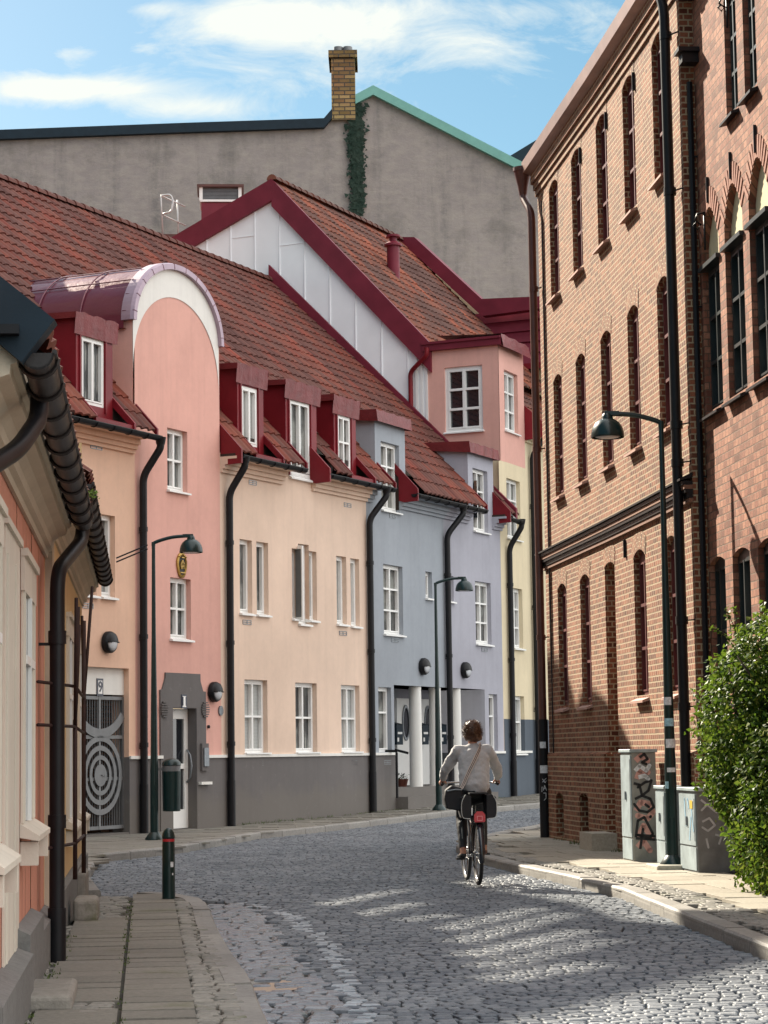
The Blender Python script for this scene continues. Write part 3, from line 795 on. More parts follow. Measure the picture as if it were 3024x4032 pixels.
# blue house
b_w = R_('g',225,455,'g',391,1040); b_s = R_('g',570,517,'g',627,740); b_g = R_('j',1270,285,'j',1370,768)
b_d = R_('c',205,1110,'c',362,1700); b_g[2] = LEDGE+.03
po = R_('k',312,200,'k',1070,1100)              # shared porch
pu0, pu1 = po[0], po[1]; pzt = F.uz(*S('k',312,200))[1]; pzt2 = F.uz(*S('k',1070,240))[1]; pzt = (pzt+pzt2)/2
pfl = F.uz(*S('k',500,1032), .1)[1]             # porch floor
pst = F.uz(*S('k',500,1105), -.0)[1]
porch = (pu0, pu1, -.3, pzt, 1.25)
bd0 = F.uz(*S('c',158,1200))[0]; bd1 = F.uz(*S('c',400,1000))[0]; bdz = F.uz(*S('c',158,895))[1]
housewall(HB, B_CB, B_BL, EZ+.1, [(*b_w,.17),(*b_s,.17),(*b_g,.17),porch,(*b_d,.17)], 'blue', 'grey')
band(HB, B_CB, B_BL, [(pu0, pu1)])
window(HB, F, b_w, cols=(.5,), rows=(1/3,2/3)); window(HB, F, b_s, cols=(), rows=()); window(HB, F, b_g, cols=(), rows=(.62,), sill=False)
for q in (('g',290,1070,348,1090), ('c',275,1715,325,1740), ('k',230,825,287,840)): vent(HB, F, *q)
walllamp(HB, F, 'g',540,1295)
# lavender house
l_s = R_('g',750,550,'g',803,765); l_w = R_('g',975,595,'g',1112,1118); l_g = R_('k',1087,275,'k',1165,755); l_g[2] = LEDGE+.03
l_d = R_('c',955,1330,'c',1085,1865)
ld0 = F.uz(*S('c',915,1300))[0]; ld1 = F.uz(*S('c',1120,1250))[0]; ldz = F.uz(*S('c',915,1155))[1]
housewall(HL, B_BL, B_LY, EZ+.1, [(*l_s,.17),(*l_w,.17),(*l_g,.17),porch,(*l_d,.17)], 'lavender', 'bluegrey')
band(HL, B_BL, B_LY, [(pu0, pu1)])
window(HL, F, l_s, cols=(), rows=()); window(HL, F, l_w, cols=(.5,), rows=(1/3,2/3)); window(HL, F, l_g, cols=(), rows=(.62,), sill=False)
for q in (('g',1028,1150,1075,1168), ('k',1135,812,1175,825)): vent(HL, F, *q)
walllamp(HL, F, 'g',880,1325)
# porch: back wall, doors, columns, steps -- split between the two houses at the party line
def porch_part(par, a, b, doors, cols, mat):
    mb = MB(); facade(mb, F, a, b, pfl-.5, pzt, [], 1.2); mb.build('porch_wall', MT[mat], par)
    mb = MB(); wbox(mb, F, a, b, 0.0, 1.2, pst-.3, pfl-.0, 0, 2); wbox(mb, F, a, b, -.3, -.002, zof(a)-.3, pst, 0, 2); mb.build('steps', MT['grey'], par)
    for cc in cols:
        mb = MB(); p = F.P(cc, .16, 0); r = .145
        mb.lathe(p, [(r*1.03, pfl), (r, pfl+.4), (r*.94, pzt-.001)], 24); mb.build('column', MT['white'], par, True, 40)
    for (c, kind) in doors:
        mb = MB(); w = .46; zt = pzt-.22
        if kind == 'oval':
            wbox(mb, F, c-w, c+w, 1.1, 1.195, pfl+.01, zt); do = mb.build('door', MT['paint'], par)
            ow = MB(); zc = pfl+(zt-pfl)*.72
            ow.rings([[F.P(c+.17*q*math.cos(2*math.pi*k/28), dd_, zc+.36*q*math.sin(2*math.pi*k/28)) for k in range(28)] for q, dd_ in ((1.15,1.099),(1.15,1.07),(.95,1.07),(.95,1.09))], cap=(False, False))
            ow.build('oval_frame', MT['steel'], do, True, 40)
            ow = MB(); ow.poly([F.P(c+.17*math.cos(2*math.pi*k/28), 1.092, zc+.36*math.sin(2*math.pi*k/28)) for k in range(28)]); ow.build('pane', MT['dark'], do)
        else:
            zt = pzt-.08; w = .52
            for x0, x1, z0, z1 in ((-w,-w+.12,pfl,zt),(w-.12,w,pfl,zt),(-w+.12,w-.12,pfl,pfl+.5),(-w+.12,w-.12,zt-.12,zt),(-w+.12,w-.12,zt-.95,zt-.8)): wbox(mb, F, c+x0, c+x1, 1.1, 1.17, z0+.01, z1)
            do = mb.build('door', MT['paint'], par)
            ow = MB(); ow.poly([F.P(c-w+.1,1.15,pfl+.45), F.P(c+w-.1,1.15,pfl+.45), F.P(c+w-.1,1.15,zt-.1), F.P(c-w+.1,1.15,zt-.1)]); ow.build('pane', MT['dark'], do)
def ku(x, y=600, d=0): return F.uz(*S('k', x, y), d)[0]
c1_, c2_, c3_ = ku(490,600,.16), ku(652,600,.16), ku(815,600,.16)
porch_part(HB, pu0, B_BL, [(ku(408,600,1.1),'oval'), (ku(588,600,1.1),'oval')], [c1_, c2_], 'blue')
porch_part(HL, B_BL, pu1, [(ku(945,600,1.1),'glass')], [c3_], 'lavender')
for x, y, par in ((352,610,HB), (563,610,HB), (712,610,HL)):
    u, z = F.uz(*S('k', x, y), .95); mb = MB(); wbox(mb, F, u-.17, u+.17, .92, 1.19, z-.22, z+.24); 
    prism(mb, F, [(.90,z+.24),(1.19,z+.31),(1.19,z+.24)], u-.18, u+.18)
    wbox(mb, F, u-.12, u+.12, .912, .9195, z+.02, z+.07, 1); wbox(mb, F, u-.14, u-.06, .912, .9195, z-.15, z-.06, 1)
    mb.build('mailbox', [MT['navy'], MT['paint']], par)
for x, y, par in ((361,467,HB), (547,467,HB)):
    u, z = F.uz(*S('k', x, y), 1.18); mb = MB(); wbox(mb, F, u-.08, u+.08, 1.178, 1.198, z-.11, z+.11); q = mb.build('number_plate', MT['steel'], par); text_on(q, F, u, z, 1.176, '13' if x < 400 else '15', .13, 'plate', 'numeral', bold=True)
u, z = F.uz(*S('k', 352, 740), -.25); mb = MB(); zb0 = F.uz(*S('k', 352, 1105), -.25)[1]
mb.tube([F.P(u,-.2,zb0-.05), F.P(u,-.2,z-.03)], .028, 8); mb.tube([F.P(u-.02,-.5+.3,z-.0), F.P(u+.0,-.2,z), F.P(u+.1,.15,z+.0)], .03, 8)
mb.beam(F.P(pu0+.01,.9,z+.25), F.P(pu0+.16,-.25,z-.05), .05, .05); mb.build('handrail', MT['black'], HB, True, 40)
mb = MB(); u = ku(400, 1000, .5); mb.lathe(F.P(u,.55,pfl), [(.09,0),(.13,.16),(.14,.17),(.12,.17)], 14); pot = mb.build('plant_pot', plain('terracotta_pot', (.18,.06,.04), .8), None, True, 40)
tag(pot, 'small terracotta pot with dark plant on the porch floor behind the black handrail', 'plant pot')
mb = MB()
for k in range(60):
    a = random.uniform(0, 6.28); r = random.uniform(.02,.17); p = F.P(u,.55,pfl+.17)+V((math.cos(a)*r, math.sin(a)*r, random.uniform(0,.12))); s = .035
    t = V((random.uniform(-1,1), random.uniform(-1,1), random.uniform(-.3,1)))*s; w = V((random.uniform(-1,1), random.uniform(-1,1), random.uniform(-.3,.3)))*s*.6
    mb.poly([p-t, p+w, p+t, p-w])
mb.build('leaves', plain('dark_pot_leaves', (.03,.05,.02), .6), pot)

# ---- the long roof, cut up house by house ----
DH = .0
def rd(c1,x1,y1,c2,x2,y2,d): return F.rect(c1,x1,y1,c2,x2,y2,d)
D_p = rd('a',495,385,'a',735,1030,DH); D_1 = rd('b',220,720,'b',395,1330,DH); D_2 = rd('b',535,825,'b',742,1370,0); D_3 = rd('b',850,930,'b',1000,1450,DH)
excl = [(D_p[0], D_p[1], .3), (ku0, ku1, .35), (D_1[0], D_1[1], .3), (D_2[0]-.02, D_2[1]+.02, .3), (D_3[0], D_3[1], .3), (bd0-.03, bd1+.03, .3), (ld0-.03, ld1+.03, .3)]
g1b = 5.42; g2a = 6.33; g2b = 9.42
excl += [(B_KC-.3, B_KC+.02, 0), (g1b, D_2[0], .05), (D_2[1], g2a, .05), (bd0-.5 if 0 else g2b, bd0, 0.02), (bd1, 10.5, .02), (14.55, ld0, .02), (ld1, 16.0, .02)]
def clip(u, s):
    for a, b, m in excl:
        if a <= u <= b and s < m: return False
    return True
def roofpart(par, a, b):
    mb = MB(); tile_roof(mb, rpos, a, b, -.42, 6.25, .235, .262, clip=clip)
    return mb.build('roof', MT['tileA'], par)
for par, a, b in ((HP,-9,B_PK),(HK,B_PK,B_KC),(HC,B_KC,B_CB),(HB,B_CB,B_BL),(HL,B_BL,16.62)):
    roofpart(par, a, b)
    p0, p1 = F.P(a, 6.3, zr(6.3)+.0), F.P(b, 6.3, zr(6.3)+.0); ridge(par, (p0, p1))
    mb = MB()                                    # rear slope
    mb.poly([F.P(a,6.3,zr(6.3)), F.P(b,6.3,zr(6.3)), F.P(b,13,zr(6.3)-6), F.P(a,13,zr(6.3)-6)], [(0,0),(5,0),(5,5),(0,5)]); mb.build('rear_roof', MT['tileA'], par)
    mb = MB()                                    # closed eaves
    cur = a
# eaves: soffit, cornice, gutter, pipes
def eave(par, a, b, mat, g=True, gut=None):
    mb = MB(); wbox(mb, F, a, b, .02, .3, EZ-.3, zr(0)-.06, 0, 3); wbox(mb, F, a, b, -.33, .02, EZ+.021, EZ+.07, 0, 3); mb.build('eave_filler', MT['deepbrown'], par)
    mb = MB(); wbox(mb, F, a, b, -.36, .0, EZ-.03, EZ+.02, 0, 2); mb.build('soffit', MT[mat], par)
    cornice(par, F, a, b, EZ-.03, PROF, mat)
eave(HP, -9, B_PK-.05, 'peach'); eave(HC, B_KC+.02, g1b-.3, 'cream'); eave(HC, g2a+.05, B_CB, 'cream'); eave(HB, B_CB, g2b-.35, 'blue')
eave(HB, 10.55, B_BL, 'blue'); eave(HL, B_BL, 14.4, 'lavender'); eave(HL, 15.95, 16.5, 'lavender')
gutter(HP, F, -9, B_PK+.2, EZ+.03); gutter(HC, F, B_KC+.12, g1b, EZ+.03); gutter(HC, F, g2a, g2b, EZ+.03); gutter(HB, F, 10.5, 14.62, EZ+.03); gutter(HL, F, 16.0, 16.95, EZ-.02)
zb = lambda u: zof(u)-.02
downpipe(HP, F, -.19, EZ, zb(-.2), r=.068, du=.12); downpipe(HC, F, 2.93, EZ, zb(2.9), r=.068, du=.1); downpipe(HC, F, 8.8, EZ, zb(8.8), r=.068, du=.25)
downpipe(HB, F, 12.97, EZ, zb(13), r=.068, du=.3); downpipe(HL, F, 17.08-.25, EZ, zb(17), r=.068, du=.1)
# valley and verge pieces
for par, u in ((HP,D_p[0]-.03),(HP,D_p[1]+.03),(HP,B_PK+.05),(HC,B_KC+.05),(HC,D_1[0]-.03),(HC,D_1[1]+.03),(HC,g1b-.02),(HC,g2a+.02),(HC,D_3[0]-.03),(HC,D_3[1]+.03),(HB,g2b-.02),(HB,10.54),(HL,14.58),(HL,16.02)):
    verge(par, u, 1.0, full=(par, round(u,2)) in ((HC, round(B_KC+.05,2)), (HC, round(g2a+.02,2)), (HB, 10.54), (HL, 16.02)))
def dormer(par, R, d0, z1, zb_, win, mat='redmetal', header=.62, cols=(.5,), rows=(), glass='curt', wmat='redmetal', post=.13, ov=.1, apron=True):
    u0, u1 = R[0], R[1]; sb = (z1-Z0)/SL+S0+.15; s_b = (z1-.02-Z0)/SL+S0
    mb = MB()
    for a, b in ((u0, u0+.06), (u1-.06, u1)):
        prism(mb, F, [(d0, zr(d0)-.25), (d0, z1), (s_b+.1, z1), (s_b, zr(s_b)-.2)], a, b)
    mb.build('dormer_cheeks', MT[wmat], par)
    wu0, wu1, wz0, wz1 = win
    mb = MB()
    for a, b, c, e in ((u0+.002, wu0, zb_, z1), (wu1, u1-.002, zb_, z1), (wu0, wu1, wz1, z1), (wu0, wu1, zb_, wz0)):
        if b-a > .01 and e-c > .01:
            mb.poly([F.P(a,d0-.003,c), F.P(b,d0-.003,c), F.P(b,d0-.003,e), F.P(a,d0-.003,e)])
    for a in (wu0, wu1): mb.poly([F.P(a,d0-.003,wz0), F.P(a,d0+.17,wz0), F.P(a,d0+.17,wz1), F.P(a,d0-.003,wz1)])
    for z in (wz0, wz1): mb.poly([F.P(wu0,d0-.003,z), F.P(wu1,d0-.003,z), F.P(wu1,d0+.17,z), F.P(wu0,d0+.17,z)])
    if wmat == 'redmetal':
        for a in (wu0-.05, wu1+.01): wbox(mb, F, a, a+.04, d0-.03, d0-.003, wz0-.1, wz1+.05)
    mb.build('dormer_front', MT[wmat], par)
    # metal roof with crimped front fascia
    mb = MB(); n = 10; A = []; Bq = []; Cq = []
    zt = z1+.04
    for k in range(n+1):
        u = u0-ov+(u1-u0+2*ov)*k/n; wv = .018*math.sin(k*1.9+u0)
        A.append(F.P(u, d0-.035+wv*.3, z1-header*.56)); Bq.append(F.P(u, d0-.07, zt+wv)); Cq.append(F.P(u, s_b+.3, zt+.05))
    for k in range(n):
        mb.poly([A[k], A[k+1], Bq[k+1], Bq[k]]); mb.poly([Bq[k], Bq[k+1], Cq[k+1], Cq[k]])
    for k, sg in ((0, 1), (n, -1)):
        u = u0-ov if k == 0 else u1+ov
        mb.poly([Bq[k], Cq[k], F.P(u, s_b+.3, zt-.08), F.P(u, d0-.07, zt-.12)])
    mb.build('dormer_roof', MT['rooffascia'], par)
    # apron down to the gutter
    if apron:
        mb = MB(); mb.poly([F.P(u0,d0,zb_-.0), F.P(u1,d0,zb_-.0), F.P(u1,-.42,EZ+.12), F.P(u0,-.42,EZ+.12)]); mb.poly([F.P(u0,-.42,EZ+.12), F.P(u1,-.42,EZ+.12), F.P(u1,-.42,EZ+.03), F.P(u0,-.42,EZ+.03)])
        mb.build('dormer_apron', MT['redmetal'], par)
    window(par, F, win, depth=.04, d=d0, cols=cols, rows=rows, glass=glass, sill=False)
MT['rooffascia'] = plain('rippled_fascia_metal', (.16,.022,.024), .40, .1, .25, 3, .4, 7, .3, .05, .04)
def dwin(c, x0, y0, x1, y1, d): return F.rect(c, x0, y0, c, x1, y1, d)
dormer(HP, D_p, DH, D_p[3]-.02, 7.35, dwin('a',525,528,680,1008,DH))
dormer(HC, D_1, DH, D_1[3]-.02, 7.35, dwin('b',245,857,355,1265,DH), glass='blind')
dormer(HC, D_2, -.0, D_2[3]-.02, EZ+.05, [d2[0], d2[1], EZ+.05, d2[3]], glass='curt', apron=False)
window(HC, F, [d2[0], d2[1], d2[2], EZ+.04], depth=.04, cols=(.62,), rows=(), glass='curt')
dormer(HC, D_3, DH, D_3[3]-.02, 7.35, dwin('b',873,1045,965,1420,DH), rows=(.5,), cols=(.45,))
# rendered dormers of the grey houses
def wdormer(par, u0, u1, z1, win, mat, cols, rows, glass='curt'):
    mb = MB(); facade(mb, F, u0, u1, EZ+.1, z1, [(*win, .17)]); mb.build('dormer_front', MT[mat], par)
    mb = MB(); s_b = (z1-Z0)/SL+S0
    for a, b in ((u0, u0+.05), (u1-.05, u1)): prism(mb, F, [(.004, EZ-.2), (.004, z1), (s_b+.2, z1), (s_b, zr(s_b)-.3)], a, b)
    mb.build('dormer_cheeks', MT[mat], par)
    mb = MB(); n = 10; A = []; Bq = []; Cq = []; C2 = []
    for k in range(n+1):
        u = u0-.12+(u1-u0+.24)*k/n; wv = .016*math.sin(k*2.3+u0)
        A.append(F.P(u, -.14+wv*.5, z1-.17)); Bq.append(F.P(u, -.1, z1+.09+wv)); Cq.append(F.P(u, s_b+.4, z1+.15)); C2.append(F.P(u, .0, z1-.1))
    for k in range(n): mb.poly([A[k], A[k+1], Bq[k+1], Bq[k]]); mb.poly([Bq[k], Bq[k+1], Cq[k+1], Cq[k]]); mb.poly([A[k], A[k+1], C2[k+1], C2[k]])
    for u, k in ((u0-.12, 0), (u1+.12, n)): 
        mb.poly([Bq[k], Cq[k], F.P(u, s_b+.4, z1-.02), A[k]])
    mb.build('dormer_roof', MT['rooffascia'], par)
    window(par, F, win, cols=cols, rows=rows, glass=glass)
wdormer(HB, bd0, bd1, bdz, b_d, 'blue', (.5,), (1/3,2/3)); wdormer(HL, ld0, ld1, ldz, l_d, 'lavender', (.5,), (1/3,2/3))
# the open sash
u, _ = F.uz(*S('c',1000,1500)); mb = MB(); mb.beam(F.P(l_d[0]+.33,.08,l_d[2]+.3), F.P(l_d[0]+.33,.08,l_d[3]-.3), .07, .5); mb.build('open_casement', MT['dark'], HL)

# ---- the big gable house ----
ug = 16.563; O = F.P(ug); nG = F.N(ug); eG = F.T(ug)
def Wperp(t): 
    o = O + eG*t; return Wall([o+nG*14, o], 1)
SD = Wperp(0)
def sp(W, s, d, z): return W.P(14-s, d, z)
def spoly(mb, W, pts, d, th=0, mi=0):
    A = [sp(W, s, d, z) for s, z in pts]; mb.poly(A, [(s, z) for s, z in pts], mi)
    if th:
        B = [sp(W, s, d+th, z) for s, z in pts]; mb.poly(B[::-1], None, mi)
        for i in range(len(pts)):
            j = (i+1) % len(pts); mb.poly([A[i], B[i], B[j], A[j]], None, mi)
mb = MB(); AS, AZ = 6.22, 16.25; FS, FZ = 1.88, 11.62; k1 = (AZ-FZ)/(AS-FS); k2 = .41
spoly(mb, SD, [(1.9,7.4),(1.9,FZ),(AS,AZ-.05),(12.5,AZ-k2*(12.5-AS)-.05),(12.5,7.4)], 0, .2); gbl = mb.build('gable_wall', MT['panel'], HY)
mb = MB()
for s in [2.45+.72*i for i in range(13)]:
    zt = AZ-(AS-s)*k1 if s < AS else AZ-(s-AS)*k2
    mb.beam(sp(SD, s, -.012, 8), sp(SD, s, -.012, zt-.05), .022, .03, up=eG)
for s, z in ((5.7,14.6),(7.1,14.95),(7.8,14.2)):
    mb.beam(sp(SD, s-.35, -.008, z), sp(SD, s+.35, -.008, z), .015, .02)
mb.build('panel_seams', MT['panel'], gbl)
# wine red verge
mb = MB(); hB = .42
for (s0, s1) in ((FS-.1, AS), (12.5, AS)):
    f = lambda s: (AZ-(AS-s)*k1) if s <= AS else (AZ-(s-AS)*k2)
    kk = 1.45 if s0 < AS else 1.08
    spoly(mb, SD, [(s0, f(s0)-hB*kk), (s1, f(s1)-hB*kk), (s1, f(s1)+.12), (s0, f(s0)+.12)], -.12-(0 if s0 < AS else .004), .11)
mb.build('verge_board', MT['redtrim'], HY)
# high tiled roof
n2 = math.sqrt(1+k1*k1)
def hpos(t, s, h):
    p = O + eG*t + nG*(s - h*k1/n2); return V((p.x, p.y, AZ-(AS-s)*k1 + .06 + h/n2))
mb = MB(); tile_roof(mb, hpos, -.02, 8.2, 1.55, AS, .235, .25); mb.build('roof', MT['tileB'], HY)
mb = MB(); q = [O+eG*t+nG*s for t, s in ((0,AS),(8.2,AS),(8.2,12.5),(0,12.5))]; zz = (AZ, AZ, AZ-k2*6.2, AZ-k2*6.2)
mb.poly([V((p.x,p.y,z+.1)) for p, z in zip(q, zz)], [(0,0),(10,0),(10,10),(0,10)]); mb.build('rear_roof', MT['tileB'], HY)
a = O+nG*AS-eG*.1; b = a+eG*8.1; ridge(HY, (V((a.x,a.y,AZ+.12)), V((b.x,b.y,AZ+.12))), mat='tileB')
def rhit(x, y, k=0):                             # pixel on the high roof plane
    r = ray(x, y); nn = (eG.cross(nG + V((0,0,k1)))); p0 = hpos(0, AS, 0); c = V((0,0,CAMZ)); t = (p0-c).dot(nn)/r.dot(nn); return c + r*t
# flue
p = rhit(*S('D',850,592)); mb = MB(); mb.lathe(p-V((0,0,.3)), [(.17,0),(.17,1.05),(.24,1.06),(.24,1.12),(.1,1.2),(.1,1.3),(.2,1.31),(.2,1.36)], 16); mb.build('flue_pipe', MT['redtrim'], HY, True, 40)
# pink bay: side face, front face
zpy = F.uz(*S('c',1185,1272))[1]; bz = 11.50; be = 18.40
sw = SD.rect('c',727,517,'c',1045,1020)
mb = MB(); facade(mb, SD, 14-1.9, 14, zpy, bz, [(*sw, .15)], -.02); mb.build('bay_side_wall', MT['pink'], HY)
mb = MB(); facade(mb, SD, 14-1.9, 14, 5, zpy, [], -.02); mb.build('side_wall', MT['yellow'], HY)
window(HY, SD, sw, cols=(.5,), rows=(1/3,2/3), glass='dark', depth=.08, d=-.02, fr=.075, bar=.06)
fw = R_('c',1210,527,'c',1330,1060); y3 = R_('c',1230,1412,'c',1350,1925); y2 = R_('g',1278,650,'g',1370,1150); y1 = R_('k',1290,290,'k',1385,758)
zdy = F.uz(*S('k',1400,483))[1]
mb = MB(); facade(mb, F, ug, be, zpy, bz, [(*fw,.17)], -.004); mb.build('bay_front_wall', MT['pink'], HY)
mb = MB(); facade(mb, F, B_LY, be, zdy, zpy, [(*y3,.17),(*y2,.17),(*y1,.17)], -.002); mb.build('wall', MT['yellow'], HY)
mb = MB(); facade(mb, F, B_LY, be, -.3, zdy, [(*y1,.17)], -.004); mb.build('base_wall', MT['bluegrey'], HY)
for r in (fw, y3, y2): window(HY, F, r, cols=(.5,), rows=(1/3,2/3))
window(HY, F, y1, cols=(), rows=(.55,), glass='blind')
mb = MB(); P = [F.P(be, 0, 7), F.P(be, 4, 7), F.P(be, 4, bz), F.P(be, 0, bz)]; mb.poly(P); P = [F.P(ug,0,bz), F.P(be,0,bz), F.P(be,2.5,bz), F.P(ug,2.5,bz)]; mb.poly(P); mb.build('bay_far_wall', MT['pink'], HY)
mb = MB(); n = 8                                  # bay roof edge
for W_, a, b, m in ((SD, 14-2.0, 14.12, 0),):
    wbox(mb, W_, a, b, -.14, .3, bz-.06, bz+.16); wbox(mb, W_, a, b, -.18, -.141, bz+.1, bz+.16)
mb.build('bay_roof_edge', MT['redtrim'], HY)
mb = MB()
for k in range(n):
    a, b = ug-.13+(be-ug+.2)*k/n, ug-.13+(be-ug+.2)*(k+1)/n; wa, wb2 = .02*math.sin(k*2.1), .02*math.sin((k+1)*2.1)
    mb.poly([F.P(a,-.2,bz-.12), F.P(b,-.2,bz-.12), F.P(b,-.13,bz+.2+wb2), F.P(a,-.13,bz+.2+wa)]); mb.poly([F.P(a,-.13,bz+.2+wa), F.P(b,-.13,bz+.2+wb2), F.P(b,1.6,bz+.3), F.P(a,1.6,bz+.3)])
mb.build('bay_roof', MT['rooffascia'], HY)
mb = MB()                                         # corner strips and red downpipe on the side
for s in (1.93, 2.07, 2.2): wbox(mb, SD, 14-s-.03, 14-s+.03, -.05, .0, 8.6, FZ-.15)
mb.build('corner_strips', MT['paint'], HY)
mb = MB(); mb.tube(bendpath([sp(SD,1.82,-.25,11.5), sp(SD,1.82,-.25,11.32), sp(SD,2.34,-.1,10.95), sp(SD,2.34,-.1,9.0), sp(SD,2.1,-.12,8.8)], .12), .06, 10); mb.build('downpipe', MT['redmetal'], HY, True, 50)
# flashing where the low roof dies against the gable
mb = MB(); spoly(mb, SD, [(-.45,zr(-.45)-.05),(-.45,zr(-.45)+.2),(6.3,zr(6.3)+.42),(6.3,zr(6.3)-.02)], -.16, .1); mb.build('flashing', MT['redtrim'], HY)
# roof vent box with louvres, and the roof railing
def box_at(name, x0, y0, x1, y1, Y, dep, mat, par, label=None): pass
vb = thing('roof_vent', at(*S('D',478,480), 62.0), 'louvred metal ventilation box on a wine red base behind the white gable', 'roof vent')
cA = at(*S('D',466,434), 62.0); dz = at(*S('D',466,405), 62.0).z; ang = math.atan2(eG.y, eG.x)-math.pi/2+.5
hwB = .58
mb = MB(); mb.box((cA.x+.1, cA.y+.5, cA.z-1.2), (hwB*.92, .5, 1.15), ang); mb.build('vent_base', MT['redtrim'], vb)
mb = MB(); H = dz-cA.z
mb.box((cA.x+.1, cA.y+.5, cA.z+H/2), (hwB*.88, .45, H/2-.02), ang, 1)
for sx in (-1, 1):
    for sy in (-1, 1):
        c_ = V((cA.x+.1, cA.y+.5, 0)); X = sx*hwB*.93; Y_ = sy*.5
        mb.box((c_.x+X*math.cos(ang)-Y_*math.sin(ang), c_.y+X*math.sin(ang)+Y_*math.cos(ang), cA.z+H/2), (.045,.045,H/2), ang)
mb.box((cA.x+.1, cA.y+.5, cA.z+.0), (hwB*.98, .54, .03), ang); mb.build('vent_frame', [MT['paint'], MT['black']], vb)
mb = MB()
for k in range(9):
    z = cA.z+.06+H*.9*k/9; mb.box((cA.x+.1, cA.y+.5, z), (hwB*.91, .49, .012), ang)
mb.build('louvres', MT['gategrey'], vb)
mb = MB(); mb.box((cA.x+.1, cA.y+.5, dz+.03), (hwB*1.12, .62, .035), ang); mb.build('cap', MT['brown'], vb)
Yr = 60.8; rl = thing('roof_railing', at(*S('D',375,512), Yr), 'pale galvanised roof hatch railing standing on the ridge before the grey wall', 'railing')
def rp(x, y, dy=0): return at(*S('D',x,y), Yr+dy)
mb = MB()
mb.tube(bendpath([rp(352,515), rp(347,422), rp(368,420), rp(374,432), rp(371,457), rp(348,463)], .1), .025, 7)
mb.tube(bendpath([rp(385,512,.6), rp(383,432,.6)], .1), .022, 7); mb.tube([rp(347,422), rp(400,446,.8)], .02, 6); mb.tube([rp(349,463), rp(401,487,.8)], .02, 6)
mb.build('rails', MT['railwhite'] if 'railwhite' in MT else plain('pale_galvanised', (.5,.5,.5), .4, .3), rl, True)
mb = MB(); mb.box(tuple(at(*S('D',368,513), 60.8)), (.55,.25,.04), ang); mb.build('rail_step', MT['brown'], rl)

# ---- far building: metal mansard ----
TS = 8.3; SE = Wperp(TS)
def sz(x, y, W=SE): u, z = W.uz(*S('D', x, y)); return 14-u, z
A_ = [sz(*q) for q in ((846,517),(905,517),(1050,650),(1170,645))]
mb = MB(); th = .45
low_ = [(s, z-.5) for s, z in A_]
spoly(mb, SE, [(A_[0][0]+3, A_[0][1])]+A_+[(-3.5, A_[3][1])]+[(-3.5, A_[3][1]-.35), (A_[3][0], A_[3][1]-.35), (A_[2][0]-.0, A_[2][1]-.5), (A_[1][0]-.12, A_[1][1]-.62), (A_[0][0]+3, A_[0][1]-.6)][:], -.35, .35)
mb.build('parapet', MT['redtrim'], HF)
zt_, zb2_ = A_[2][1]-.3, sz(1140,790)[1]
mb = MB(); nR = 5; s_0 = A_[2][0]+.4
for k in range(nR):
    za, zb3 = zb2_+(zt_-zb2_)*k/nR, zb2_+(zt_-zb2_)*(k+1)/nR; da, db = -.25+.5*k/nR, -.25+.5*(k+1)/nR
    mb.poly([sp(SE,s_0+.6,da-.06,za), sp(SE,-3.5,da-.06,za), sp(SE,-3.5,db,zb3), sp(SE,s_0+.6,db,zb3)]); mb.poly([sp(SE,s_0+.6,da-.06,za), sp(SE,-3.5,da-.06,za), sp(SE,-3.5,da,za), sp(SE,s_0+.6,da,za)])
mb.build('mansard', MT['redtrim'], HF)
mb = MB(); spoly(mb, SE, [(A_[0][0]+3,5),(A_[0][0]+3,A_[0][1]-.1),(A_[1][0],A_[1][1]-.3),(A_[2][0],A_[2][1]-.3),(-3.5,A_[2][1]-.3),(-3.5,5)], .3, .2); mb.build('side_wall', MT['yellow'], HF)
mb = MB(); wbox(mb, SE, 14-s_0, 17.5, -.38, -.1, zb2_-.16, zb2_-.0); mb.build('eave_trim', MT['redmetal'], HF)
mb = MB(); facade(mb, F, be, 27, zdy, 9.6, [], .006); mb.build('wall', MT['yellow'], HF)
mb = MB(); facade(mb, F, be, 27, -.3, zdy, [], .002); mb.build('base_wall', MT['bluegrey'], HF)
def fpos(u, s, h): return F.P(u, s-h*.68, 9.85+SL*s+h*.73)
mb = MB(); tile_roof(mb, fpos, be+.1, 24.9, -.4, 1.9, .235, .262); mb.build('roof', MT['tileB'], HF)
mb = MB(); prism(mb, F, [(-.48,9.35),(-.48,9.75),(2.2,12.2),(2.2,11.7),(0,9.6),(0,9.3)], be+.02, be+.1); prism(mb, F, [(1.9,11.75),(1.9,12.0),(2.1,12.0),(2.1,11.75)], be+.1, 24.8); mb.build('verge_board', MT['redmetal'], HF)
cornice(HF, F, be+.05, 24, 9.5, PROF, 'yellow'); gutter(HF, F, be+.3, 23, 9.65)
downpipe(HF, F, 18.72, 9.6, zof(18.7)-.02, r=.068, du=.25)
band(HY, y1[0]-.1, be, z=LEDGE, mat='white')
